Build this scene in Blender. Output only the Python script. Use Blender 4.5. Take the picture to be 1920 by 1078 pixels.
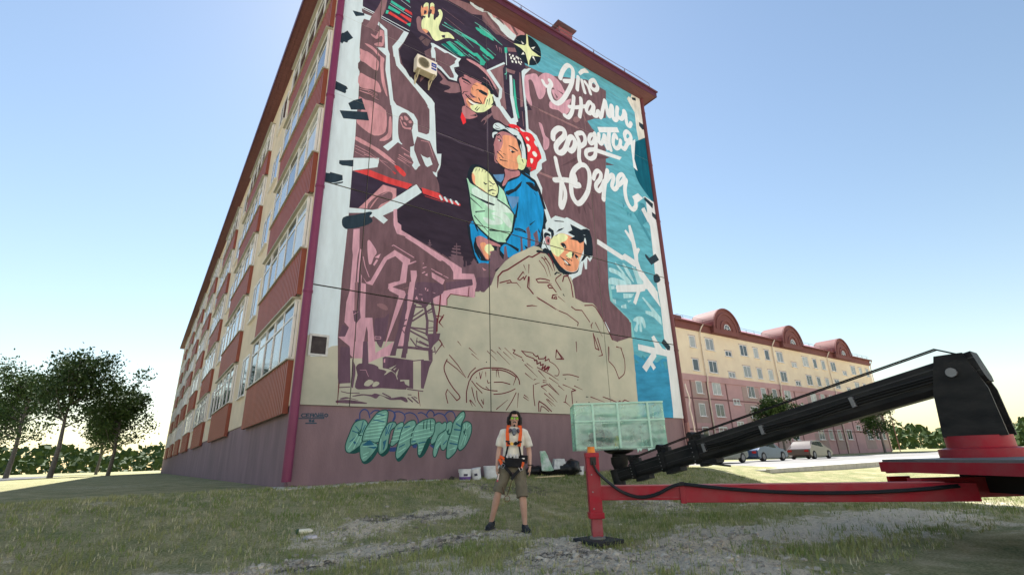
import bpy, bmesh, math, random
import numpy as np
from mathutils import Vector, Matrix, Euler, noise as mnoise
from mathutils.geometry import delaunay_2d_cdt

random.seed(7)
rng = np.random.default_rng(7)
scene = bpy.context.scene
COL = scene.collection
for o in list(bpy.data.objects):
    bpy.data.objects.remove(o)

# ------------------------------------------------------------------ camera
HC = 1.07
cam_d = bpy.data.cameras.new('camera')
cam = bpy.data.objects.new('camera', cam_d)
COL.objects.link(cam)
right = Vector((0.81269, -0.58205, -0.02749))
up = Vector((-0.17052, -0.28267, 0.94394))
back = Vector((-0.55719, -0.76244, -0.32897))
cam.matrix_world = Matrix(((right.x, up.x, back.x, 0.0), (right.y, up.y, back.y, 0.0), (right.z, up.z, back.z, HC), (0, 0, 0, 1)))
cam_d.sensor_width = 36
cam_d.lens = 17.277
cam_d.clip_start = 0.05
cam_d.clip_end = 3000
scene.camera = cam

# ------------------------------------------------------------------ sky and sun (the sun stands behind the block)
SUN_AZ, SUN_EL = 20.5, 50.0          # degrees, azimuth from +Y towards +X
world = bpy.data.worlds.new('World')
scene.world = world
world.use_nodes = True
wn = world.node_tree
wn.nodes.clear()
w_out = wn.nodes.new('ShaderNodeOutputWorld')
w_bg = wn.nodes.new('ShaderNodeBackground')
w_sky = wn.nodes.new('ShaderNodeTexSky')
w_sky.sky_type = 'NISHITA'
w_sky.sun_disc = False
w_sky.sun_elevation = math.radians(SUN_EL)
w_sky.sun_rotation = math.radians(SUN_AZ)
w_sky.altitude = 0
w_sky.air_density = 1.4
w_sky.dust_density = 0.18
w_sky.ozone_density = 0.0
w_bg.inputs['Strength'].default_value = 0.064
wn.links.new(w_sky.outputs[0], w_bg.inputs[0])
wn.links.new(w_bg.outputs[0], w_out.inputs[0])

sun_d = bpy.data.lights.new('sun', 'SUN')
sun = bpy.data.objects.new('sun', sun_d)
COL.objects.link(sun)
sun_d.energy = 5.0
sun_d.angle = math.radians(0.53)
sun_d.color = (1.0, 0.97, 0.92)
az, el = math.radians(SUN_AZ), math.radians(SUN_EL)
to_sun = Vector((math.sin(az) * math.cos(el), math.cos(az) * math.cos(el), math.sin(el)))
sun.rotation_euler = to_sun.to_track_quat('Z', 'Y').to_euler()
sun.location = (0, -20, 40)

vs = scene.view_settings
vs.view_transform = 'Standard'
vs.look = 'None'
vs.exposure = 1.3
vs.gamma = 1.0
vs.use_curve_mapping = False
scene.render.engine = 'CYCLES'
scene.cycles.max_bounces = 8
scene.cycles.transparent_max_bounces = 12

# ------------------------------------------------------------------ materials
def lin(c):
    return tuple(((v / 255.0) / 12.92 if v / 255.0 <= 0.04045 else ((v / 255.0 + 0.055) / 1.055) ** 2.4) for v in c)

ILL = (0.80, 0.90, 0.95)      # colour of open shade: divides it out of a seen colour to get the paint itself
def alb(c, k=1.0):
    return tuple(min(0.86, max(0.006, v / i * k)) for v, i in zip(lin(c), ILL))

MATS = {}
def M(name, rgb, rough=0.8, var=0.12, scale=3.0, metal=0.0, bump=0.0, bscale=40.0, stretch=(1, 1, 1), spec=0.35, coat=0.0, detail=4.0, var2=None, col2=None):
    if name in MATS:
        return MATS[name]
    m = bpy.data.materials.new(name)
    m.use_nodes = True
    nt = m.node_tree
    b = nt.nodes['Principled BSDF']
    b.inputs['Roughness'].default_value = rough
    b.inputs['Metallic'].default_value = metal
    b.inputs['Specular IOR Level'].default_value = spec
    b.inputs['Coat Weight'].default_value = coat
    tc = nt.nodes.new('ShaderNodeTexCoord')
    mp = nt.nodes.new('ShaderNodeMapping')
    mp.inputs['Scale'].default_value = stretch
    nt.links.new(tc.outputs['Object'], mp.inputs[0])
    n = nt.nodes.new('ShaderNodeTexNoise')
    n.inputs['Scale'].default_value = scale
    n.inputs['Detail'].default_value = detail
    n.inputs['Roughness'].default_value = 0.6
    nt.links.new(mp.outputs[0], n.inputs['Vector'])
    mr = nt.nodes.new('ShaderNodeMapRange')
    mr.inputs['From Min'].default_value = 0.3
    mr.inputs['From Max'].default_value = 0.7
    mr.inputs['To Min'].default_value = 0.0
    mr.inputs['To Max'].default_value = 1.0
    nt.links.new(n.outputs['Fac'], mr.inputs['Value'])
    mx = nt.nodes.new('ShaderNodeMix')
    mx.data_type = 'RGBA'
    c2 = col2 if col2 else tuple(min(0.9, v * (1 + var)) for v in rgb)
    c1 = rgb if col2 else tuple(v * (1 - var) for v in rgb)
    mx.inputs['A'].default_value = (*c1, 1)
    mx.inputs['B'].default_value = (*c2, 1)
    nt.links.new(mr.outputs[0], mx.inputs['Factor'])
    nt.links.new(mx.outputs['Result'], b.inputs['Base Color'])
    if bump > 0:
        n2 = nt.nodes.new('ShaderNodeTexNoise')
        n2.inputs['Scale'].default_value = bscale
        n2.inputs['Detail'].default_value = 5
        nt.links.new(mp.outputs[0], n2.inputs['Vector'])
        bp = nt.nodes.new('ShaderNodeBump')
        bp.inputs['Strength'].default_value = bump
        bp.inputs['Distance'].default_value = 0.02
        nt.links.new(n2.outputs['Fac'], bp.inputs['Height'])
        nt.links.new(bp.outputs[0], b.inputs['Normal'])
    MATS[name] = m
    return m

def glass(name, tint=(0.05, 0.06, 0.07), rough=0.04):
    if name in MATS:
        return MATS[name]
    m = M(name, tint, rough=rough, var=0.25, scale=0.8, spec=0.9)
    return m

# ------------------------------------------------------------------ mesh helpers
class MB:
    def __init__(s):
        s.v = []; s.f = []; s.m = []
    def add(s, vs_, fs_, mi=0):
        k = len(s.v)
        s.v += [tuple(p) for p in vs_]
        s.f += [tuple(i + k for i in f) for f in fs_]
        s.m += [mi] * len(fs_)
    def box(s, a, b, mi=0, mat=None):
        x0, y0, z0 = a; x1, y1, z1 = b
        vs_ = [(x0, y0, z0), (x1, y0, z0), (x1, y1, z0), (x0, y1, z0), (x0, y0, z1), (x1, y0, z1), (x1, y1, z1), (x0, y1, z1)]
        if mat is not None:
            vs_ = [tuple(mat @ Vector(p)) for p in vs_]
        s.add(vs_, [(3, 2, 1, 0), (4, 5, 6, 7), (0, 1, 5, 4), (1, 2, 6, 5), (2, 3, 7, 6), (3, 0, 4, 7)], mi)
    def bbox(s, a, b, bev=0.01, mi=0, mat=None):
        # box with chamfered edges
        bm = bmesh.new()
        bmesh.ops.create_cube(bm, size=1.0)
        for v in bm.verts:
            v.co = Vector([(a[i] + b[i]) / 2 + v.co[i] * (b[i] - a[i]) for i in range(3)])
        bmesh.ops.bevel(bm, geom=bm.edges[:], offset=bev, segments=2, affect='EDGES', profile=0.6)
        s.frombm(bm, mi, mat)
    def frombm(s, bm, mi=0, mat=None):
        bm.verts.ensure_lookup_table()
        for i, v in enumerate(bm.verts):
            v.index = i
        vs_ = [tuple((mat @ v.co) if mat is not None else v.co) for v in bm.verts]
        s.add(vs_, [tuple(v.index for v in f.verts) for f in bm.faces], mi)
        bm.free()
    def tube(s, pts, r, n=8, mi=0, cap=True, ell=None, upv=None):
        pts = [Vector(p) for p in pts]
        rs = r if isinstance(r, (list, tuple)) else [r] * len(pts)
        rings = []
        prev = None
        for i, p in enumerate(pts):
            if i == 0: t = pts[1] - pts[0]
            elif i == len(pts) - 1: t = pts[-1] - pts[-2]
            else: t = (pts[i + 1] - pts[i]).normalized() + (pts[i] - pts[i - 1]).normalized()
            if t.length < 1e-9: t = Vector((0, 0, 1))
            t.normalize()
            if prev is None:
                ref = Vector(upv) if upv else (Vector((0, 1, 0)) if abs(t.y) < 0.9 else Vector((1, 0, 0)))
                a = (ref - t * ref.dot(t)).normalized()
            else:
                a = (prev - t * prev.dot(t)).normalized()
            prev = a
            b = t.cross(a)
            rr = rs[i]
            ra, rb = rr if isinstance(rr, tuple) else (rr, rr)
            rings.append([p + a * (ra * math.cos(2 * math.pi * j / n)) + b * (rb * math.sin(2 * math.pi * j / n)) for j in range(n)])
        vs_ = [q for rg in rings for q in rg]
        fs_ = []
        for i in range(len(pts) - 1):
            for j in range(n):
                fs_.append((i * n + j, i * n + (j + 1) % n, (i + 1) * n + (j + 1) % n, (i + 1) * n + j))
        if cap:
            fs_.append(tuple(range(n - 1, -1, -1)))
            fs_.append(tuple((len(pts) - 1) * n + j for j in range(n)))
        s.add(vs_, fs_, mi)
    def lathe(s, prof, c=(0, 0, 0), n=20, mi=0, mat=None):
        vs_ = []; fs_ = []
        for r, z in prof:
            for j in range(n):
                p = Vector((c[0] + r * math.cos(2 * math.pi * j / n), c[1] + r * math.sin(2 * math.pi * j / n), c[2] + z))
                vs_.append(tuple(mat @ p) if mat is not None else tuple(p))
        for i in range(len(prof) - 1):
            for j in range(n):
                fs_.append((i * n + j, i * n + (j + 1) % n, (i + 1) * n + (j + 1) % n, (i + 1) * n + j))
        fs_.append(tuple(range(n - 1, -1, -1)))
        fs_.append(tuple((len(prof) - 1) * n + j for j in range(n)))
        s.add(vs_, fs_, mi)
    def prism(s, poly, d0, d1, axis='y', mi=0, mat=None):
        # poly of 2D points; extruded along an axis
        n = len(poly)
        def P(p, d):
            q = {'y': (p[0], d, p[1]), 'x': (d, p[0], p[1]), 'z': (p[0], p[1], d)}[axis]
            return tuple(mat @ Vector(q)) if mat is not None else q
        vs_ = [P(p, d0) for p in poly] + [P(p, d1) for p in poly]
        fs_ = [tuple(range(n)), tuple(range(2 * n - 1, n - 1, -1))] + [(i, n + i, n + (i + 1) % n, (i + 1) % n) for i in range(n)]
        s.add(vs_, fs_, mi)
    def sphere(s, c, r, mi=0, seg=14, rings=8, mat=None):
        rr = r if isinstance(r, tuple) else (r, r, r)
        prof = []
        vs_ = [(c[0], c[1], c[2] - rr[2])]
        for i in range(1, rings):
            t = -math.pi / 2 + math.pi * i / rings
            for j in range(seg):
                a = 2 * math.pi * j / seg
                vs_.append((c[0] + rr[0] * math.cos(t) * math.cos(a), c[1] + rr[1] * math.cos(t) * math.sin(a), c[2] + rr[2] * math.sin(t)))
        vs_.append((c[0], c[1], c[2] + rr[2]))
        fs_ = [(0, 1 + (j + 1) % seg, 1 + j) for j in range(seg)]
        for i in range(rings - 2):
            for j in range(seg):
                fs_.append((1 + i * seg + j, 1 + i * seg + (j + 1) % seg, 1 + (i + 1) * seg + (j + 1) % seg, 1 + (i + 1) * seg + j))
        L = len(vs_) - 1
        fs_ += [(L, 1 + (rings - 2) * seg + j, 1 + (rings - 2) * seg + (j + 1) % seg) for j in range(seg)]
        if mat is not None:
            vs_ = [tuple(mat @ Vector(p)) for p in vs_]
        s.add(vs_, fs_, mi)
    def mesh(s, name, mats, fix=True):
        me = bpy.data.meshes.new(name)
        me.from_pydata(s.v, [], s.f)
        for m in (mats if isinstance(mats, (list, tuple)) else [mats]):
            me.materials.append(m)
        if len(set(s.m)) > 1:
            me.polygons.foreach_set('material_index', s.m)
        if fix:
            bm = bmesh.new(); bm.from_mesh(me)
            bmesh.ops.recalc_face_normals(bm, faces=bm.faces[:])
            bm.to_mesh(me); bm.free()
        me.update()
        return me
    def build(s, name, mats, parent=None, smooth=False, fix=True):
        o = bpy.data.objects.new(name, s.mesh(name, mats, fix))
        COL.objects.link(o)
        if parent is not None:
            o.parent = parent
        if smooth:
            shade(o.data, 35)
        return o

def shade(me, ang=35):
    me.polygons.foreach_set('use_smooth', [True] * len(me.polygons))
    try:
        me.set_sharp_from_angle(angle=math.radians(ang))
    except Exception:
        pass

def empty(name, loc=(0, 0, 0), rz=0.0, parent=None):
    o = bpy.data.objects.new(name, None)
    o.empty_display_size = 0.3
    COL.objects.link(o)
    o.location = loc
    o.rotation_euler = (0, 0, rz)
    o.parent = parent
    return o
def tag(o, label=None, cat=None, group=None, kind=None):
    if label: o['label'] = label
    if cat: o['category'] = cat
    if group: o['group'] = group
    if kind: o['kind'] = kind
    return o
def copy_tree(o, parent=None):
    c = o.copy()
    COL.objects.link(c)
    c.parent = parent
    for ch in o.children:
        copy_tree(ch, c)
    return c

def remeshed(mb, name, mat, voxel, parent=None, smooth_it=6, disp=None):
    # fuse overlapping closed shapes into one continuous skin
    tmp = mb.build('tmp_remesh', mat)
    md = tmp.modifiers.new('r', 'REMESH')
    md.mode = 'VOXEL'
    md.voxel_size = voxel
    sm = tmp.modifiers.new('s', 'SMOOTH')
    sm.factor = 0.5
    sm.iterations = smooth_it
    dg = bpy.context.evaluated_depsgraph_get()
    me = bpy.data.meshes.new_from_object(tmp.evaluated_get(dg))
    me.name = name
    om = tmp.data
    bpy.data.objects.remove(tmp)
    bpy.data.meshes.remove(om)
    if disp:
        n = len(me.vertices)
        co = np.empty(n * 3, np.float32); me.vertices.foreach_get('co', co)
        no = np.empty(n * 3, np.float32); me.vertex_normals.foreach_get('vector', no)
        co = co.reshape(-1, 3); no = no.reshape(-1, 3)
        d = np.array([disp(Vector(p)) for p in co], np.float32)
        co = co + no * d[:, None]
        me.vertices.foreach_set('co', co.ravel())
    me.materials.clear()
    me.materials.append(mat)
    me.polygons.foreach_set('use_smooth', [True] * len(me.polygons))
    me.update()
    o = bpy.data.objects.new(name, me)
    COL.objects.link(o)
    o.parent = parent
    return o

# ------------------------------------------------------------------ ground
def sst(a, b, x):
    t = min(max((x - a) / (b - a), 0.0), 1.0)
    return t * t * (3 - 2 * t)
TRACKS = [([(2.55, 7.82), (3.16, 8.19), (4.97, 8.49)], 0.30, 0.8), ([(1.2, 6.35), (1.65, 6.46), (3.01, 6.63), (3.9, 6.8), (4.7, 6.62)], 0.34, 1.0),
          ([(4.87, 5.61), (3.97, 4.69)], 0.35, 0.9), ([(4.28, 4.18), (5.23, 3.86), (6.92, 4.44)], 0.55, 1.0), ([(4.9, 3.38), (4.8, 3.14)], 0.5, 0.9),
          ([(9.05, 7.67), (8.57, 6.81)], 0.42, 1.0), ([(2.32, 8.07), (2.06, 7.75)], 0.35, 0.6), ([(3.47, 4.43), (3.9, 4.19)], 0.35, 0.9),
          ([(6.9, 4.4), (8.6, 3.6), (11, 3.5)], 0.8, 0.9), ([(0.5, 6.4), (-2.5, 6.0), (-7, 6.6)], 0.5, 0.8)]
DARK = [([(3.26, 8.46), (4.49, 8.39)], 0.22), ([(2.2, 6.2), (3.3, 6.45), (4.4, 6.75)], 0.18), ([(1.4, 6.2), (2.0, 6.15)], 0.2), ([(6.4, 10.2), (7.4, 9.4)], 0.5), ([(3.9, 4.9), (4.5, 4.6)], 0.2)]
def segd(p, pts):
    best = 1e9
    for (ax, ay), (bx, by) in zip(pts[:-1], pts[1:]):
        dx, dy = bx - ax, by - ay
        t = ((p[0] - ax) * dx + (p[1] - ay) * dy) / (dx * dx + dy * dy)
        t = min(max(t, 0), 1)
        best = min(best, math.hypot(p[0] - ax - t * dx, p[1] - ay - t * dy))
    return best
def dirt(x, y):
    v = 0.0
    n = mnoise.noise((x * 1.3, y * 1.3, 3.1)) * 0.5 + mnoise.noise((x * 4.1, y * 4.1, 8.1)) * 0.35
    for pts, w, a in TRACKS:
        d = segd((x, y), pts)
        if d < w * 3.5:
            v = max(v, a * (1 - sst(0.15, 2.0, d / w + n * 1.7)))
    g = mnoise.noise((x * 0.55, y * 0.55, 11.0)) + 0.5 * mnoise.noise((x * 1.9, y * 1.9, 5.0))
    v = max(v, 0.55 * sst(0.35, 0.85, g + (0.22 if y < 6.5 else 0.0)))
    return min(v, 1.0)
def darkm(x, y):
    v = 0.0
    n = mnoise.noise((x * 2.7, y * 2.7, 1.7)) * 0.6
    for pts, w in DARK:
        d = segd((x, y), pts)
        if d < w * 3:
            v = max(v, 0.55 * (1 - sst(0.1, 1.8, d / w + n * 1.6 + 0.6 * mnoise.noise((x * 7, y * 7, 4.2)))))
    return v
def gbase(x, y):
    s = 0.62 * sst(6.6, 11.6, y)
    f = sst(18, 24, x)
    s = s * (1 - f) + f * (0.28 + 0.1 * sst(8, 14, y))
    return s
def gz(x, y):
    z = gbase(x, y)
    if -9 < x < 16 and 0 < y < 12.5:
        d = dirt(x, y)
        z += 0.025 * mnoise.noise((x * 0.9, y * 0.9, 0)) + 0.012 * mnoise.noise((x * 3, y * 3, 2))
        z += d * (0.045 * mnoise.noise((x * 4.5, y * 4.5, 4)) + 0.040 * mnoise.noise((x * 10, y * 10, 6)) + 0.015)
        if 7.6 < x < 10.5 and 5.5 < y < 9:
            z += 0.10 * (1 - sst(0.2, 1.1, segd((x, y), [(9.05, 7.67), (8.57, 6.81)])))
    return z
def graded(a, b, fine, lo, hi, grow=1.22):
    xs = list(np.arange(a, b + 1e-6, fine))
    st = fine; x = b
    while x < hi:
        st *= grow; x += st; xs.append(min(x, hi))
    st = fine; x = a
    while x > lo:
        st *= grow; x -= st; xs.insert(0, max(x, lo))
    return xs
gx = graded(0.5, 10.0, 0.055, -900, 900)
gy = graded(2.4, 11.7, 0.055, -900, 900)
NX, NY = len(gx), len(gy)
verts = np.empty((NX * NY, 3), np.float32); dv = np.zeros(NX * NY, np.float32); dk = np.zeros(NX * NY, np.float32)
k = 0
for yy in gy:
    for xx in gx:
        near = -9 < xx < 16 and 0 < yy < 12.5
        verts[k] = (xx, yy, gz(xx, yy) if near else gbase(xx, yy))
        if near:
            dv[k] = dirt(xx, yy); dk[k] = darkm(xx, yy)
        else:
            dv[k] = max(0.45 * sst(0.1, 0.7, mnoise.noise((xx * 0.13, yy * 0.13, 1.0))), 0.9 * sst(1.0, -3.0, yy) if yy < 1 else 0.0)
            if yy < 1: dv[k] = max(dv[k], 0.9 * (1 - sst(-3.0, 1.0, yy)))  # pale sand added on unseen ground behind the viewer, bounces sun at the wall
        k += 1
ii = np.arange(NX * NY).reshape(NY, NX)
faces = np.stack([ii[:-1, :-1], ii[:-1, 1:], ii[1:, 1:], ii[1:, :-1]], -1).reshape(-1, 4)
gm = bpy.data.meshes.new('ground')
gm.from_pydata(verts.tolist(), [], faces.tolist())
for nm, arr in (('dirt', dv), ('dark', dk)):
    at = gm.attributes.new(nm, 'FLOAT', 'POINT')
    at.data.foreach_set('value', arr)
gm.polygons.foreach_set('use_smooth', [True] * len(gm.polygons))
def ground_mat():
    m = bpy.data.materials.new('turf_and_sand')
    m.use_nodes = True
    nt = m.node_tree; L = nt.links.new
    b = nt.nodes['Principled BSDF']
    b.inputs['Roughness'].default_value = 0.95
    b.inputs['Specular IOR Level'].default_value = 0.1
    tc = nt.nodes.new('ShaderNodeTexCoord')
    def nz(sc, det=5, ro=0.6):
        n = nt.nodes.new('ShaderNodeTexNoise')
        n.inputs['Scale'].default_value = sc; n.inputs['Detail'].default_value = det; n.inputs['Roughness'].default_value = ro
        L(tc.outputs['Object'], n.inputs['Vector'])
        return n.outputs['Fac']
    def ramp(fac, stops):
        r = nt.nodes.new('ShaderNodeValToRGB')
        e = r.color_ramp.elements
        e[0].position, e[0].color = stops[0][0], (*stops[0][1], 1)
        e[1].position, e[1].color = stops[1][0], (*stops[1][1], 1)
        for p, c in stops[2:]:
            q = e.new(p); q.color = (*c, 1)
        L(fac, r.inputs[0])
        return r.outputs[0]
    def mix(f, a, c):
        x = nt.nodes.new('ShaderNodeMix'); x.data_type = 'RGBA'
        L(f, x.inputs['Factor']); L(a, x.inputs['A']); L(c, x.inputs['B'])
        return x.outputs['Result']
    grass_c = ramp(nz(2.2), [(0.32, (0.17, 0.22, 0.065)), (0.68, (0.56, 0.48, 0.28)), (0.5, (0.33, 0.32, 0.135))])
    fine_c = ramp(nz(38, 6, 0.7), [(0.38, (0.06, 0.065, 0.03)), (0.68, (0.66, 0.61, 0.42))])
    mxg = nt.nodes.new('ShaderNodeMix'); mxg.data_type = 'RGBA'; mxg.inputs['Factor'].default_value = 0.42
    L(grass_c, mxg.inputs['A']); L(fine_c, mxg.inputs['B'])
    sand = ramp(nz(24, 9, 0.8), [(0.32, (0.20, 0.165, 0.12)), (0.66, (0.80, 0.71, 0.55)), (0.45, (0.60, 0.525, 0.40))])
    soil = ramp(nz(16, 6, 0.7), [(0.3, (0.045, 0.042, 0.036)), (0.7, (0.24, 0.22, 0.19))])
    ad = nt.nodes.new('ShaderNodeAttribute'); ad.attribute_name = 'dirt'
    ak = nt.nodes.new('ShaderNodeAttribute'); ak.attribute_name = 'dark'
    # break the mask edge up with coarse and fine noise
    def madd(fac, amt, base):
        s1 = nt.nodes.new('ShaderNodeMath'); s1.operation = 'SUBTRACT'; s1.inputs[1].default_value = 0.5
        L(fac, s1.inputs[0])
        s2 = nt.nodes.new('ShaderNodeMath'); s2.operation = 'MULTIPLY_ADD'; s2.inputs[1].default_value = amt
        L(s1.outputs[0], s2.inputs[0]); L(base, s2.inputs[2])
        return s2.outputs[0]
    def rough_mask(fac, amt):
        v = madd(nz(7, 6, 0.75), amt, fac)
        v = madd(nz(46, 4, 0.7), amt * 0.9, v)
        mr = nt.nodes.new('ShaderNodeMapRange'); mr.inputs['From Min'].default_value = 0.30; mr.inputs['From Max'].default_value = 0.58
        L(v, mr.inputs['Value'])
        return mr.outputs[0]
    c = mix(rough_mask(ad.outputs['Fac'], 1.7), mxg.outputs['Result'], sand)
    c = mix(rough_mask(ak.outputs['Fac'], 1.6), c, soil)
    L(c, b.inputs['Base Color'])
    bp = nt.nodes.new('ShaderNodeBump'); bp.inputs['Strength'].default_value = 0.9; bp.inputs['Distance'].default_value = 0.045
    L(nz(26, 8, 0.8), bp.inputs['Height']); L(bp.outputs[0], b.inputs['Normal'])
    return m
gm.materials.append(ground_mat())
ground = bpy.data.objects.new('ground', gm)
COL.objects.link(ground)
tag(ground, kind='structure')

def blades(name, n, area, hh, ww, mat, dens, seed):
    r = np.random.default_rng(seed)
    V = []; F = []
    cnt = 0
    (x0, x1), (y0, y1) = area
    while cnt < n:
        x = r.uniform(x0, x1); y = r.uniform(y0, y1)
        if r.random() > dens(x, y):
            cnt += 1
            continue
        k = r.integers(2, 6)
        for _ in range(k):
            bx = x + r.normal(0, 0.025); by = y + r.normal(0, 0.025)
            h = r.uniform(*hh); w = r.uniform(*ww)
            a = r.uniform(0, 6.283); l = r.uniform(0.2, 1.0) * h
            ca, sa = math.cos(a), math.sin(a)
            z = gz(bx, by) - 0.005
            i = len(V)
            V += [(bx - sa * w, by + ca * w, z), (bx + sa * w, by - ca * w, z),
                  (bx + ca * l * 0.4 - sa * w * 0.7, by + sa * l * 0.4 + ca * w * 0.7, z + h * 0.62), (bx + ca * l * 0.4 + sa * w * 0.7, by + sa * l * 0.4 - ca * w * 0.7, z + h * 0.62),
                  (bx + ca * l, by + sa * l, z + h)]
            F += [(i, i + 1, i + 3, i + 2), (i + 2, i + 3, i + 4)]
        cnt += 1
    me = bpy.data.meshes.new(name)
    me.from_pydata(V, [], F)
    me.materials.append(mat)
    o = bpy.data.objects.new(name, me)
    COL.objects.link(o)
    return o
def gdens(x, y):
    d = dirt(x, y)
    p = 0.5 + 0.9 * mnoise.noise((x * 0.8, y * 0.8, 21)) + 0.5 * mnoise.noise((x * 2.6, y * 2.6, 9))
    p += 0.35 * sst(7.5, 11, y) 
    return max(0.02, min(1.0, p)) * (1 - 0.88 * min(1, d * 1.15)) * (1 - 0.7 * darkm(x, y))
M_GRASS = M('grass_blades', (0.15, 0.22, 0.055), rough=0.9, scale=0.9, spec=0.15, col2=(0.36, 0.36, 0.16))
M_DRY = M('dry_grass_blades', (0.40, 0.37, 0.22), rough=0.9, scale=2.0, spec=0.1, col2=(0.62, 0.57, 0.38))
g1 = blades('grass', 34000, ((-4.0, 15.5), (2.2, 11.6)), (0.03, 0.09), (0.003, 0.006), M_GRASS, gdens, 3)
tag(g1, 'short green grass growing over the slope in front of the painted wall', 'grass', kind='stuff')
g2 = blades('dry_grass', 17000, ((-4.0, 15.5), (2.2, 11.6)), (0.025, 0.075), (0.002, 0.005), M_DRY, lambda x, y: 0.75 * (gdens(x, y) + 0.12), 4)
tag(g2, 'dry straw coloured grass mixed into the lawn and sandy patches', 'grass', kind='stuff')

g3 = blades('tall_grass', 15000, ((1.0, 9.5), (2.6, 7.2)), (0.05, 0.13), (0.002, 0.005), M_GRASS, lambda x, y: 0.8 * gdens(x, y) * (0.3 + 0.9 * max(0, mnoise.noise((x * 1.7, y * 1.7, 31)) + 0.25)), 8)
tag(g3, 'taller green grass tufts in the near foreground', 'grass', kind='stuff')
# scattered clods of dug earth on the sandy tracks
mb = MB()
for _ in range(4200):
    pts, w, a = TRACKS[random.choice([0, 1, 1, 1, 2, 3, 3, 4, 5, 5, 7])]
    i = random.randrange(len(pts) - 1); t = random.random()
    x = pts[i][0] + t * (pts[i + 1][0] - pts[i][0]) + random.gauss(0, w * 0.85)
    y = pts[i][1] + t * (pts[i + 1][1] - pts[i][1]) + random.gauss(0, w * 0.85)
    r = random.choice([0.008, 0.01, 0.013, 0.016, 0.02, 0.028, 0.04]) * random.uniform(0.7, 1.2)
    z = gz(x, y)
    bm = bmesh.new(); bmesh.ops.create_icosphere(bm, subdivisions=1, radius=r)
    for v in bm.verts:
        v.co = v.co * random.uniform(0.65, 1.25); v.co.z *= 0.7
    mb.frombm(bm, mat=Matrix.Translation((x, y, z)))
o = mb.build('earth_clods', M('clod', (0.13, 0.115, 0.095), var=0.0, scale=3.5, bump=0.4, bscale=90, col2=(0.62, 0.57, 0.47), detail=8), fix=False)
tag(o, 'loose clods of dug sand and earth scattered along the churned tracks', 'earth', kind='stuff')

# ------------------------------------------------------------------ the painted gable
D = 11.6716
UL, UR = 2.56, 16.33
Z0, FL = 2.33, 2.8
ZTOP = 16.92
COLS = [UL, 3.76, 7.69, 12.46, UR]
ROWS = [Z0 + FL * i for i in range(6)] + [ZTOP]
JG = 0.011

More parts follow.
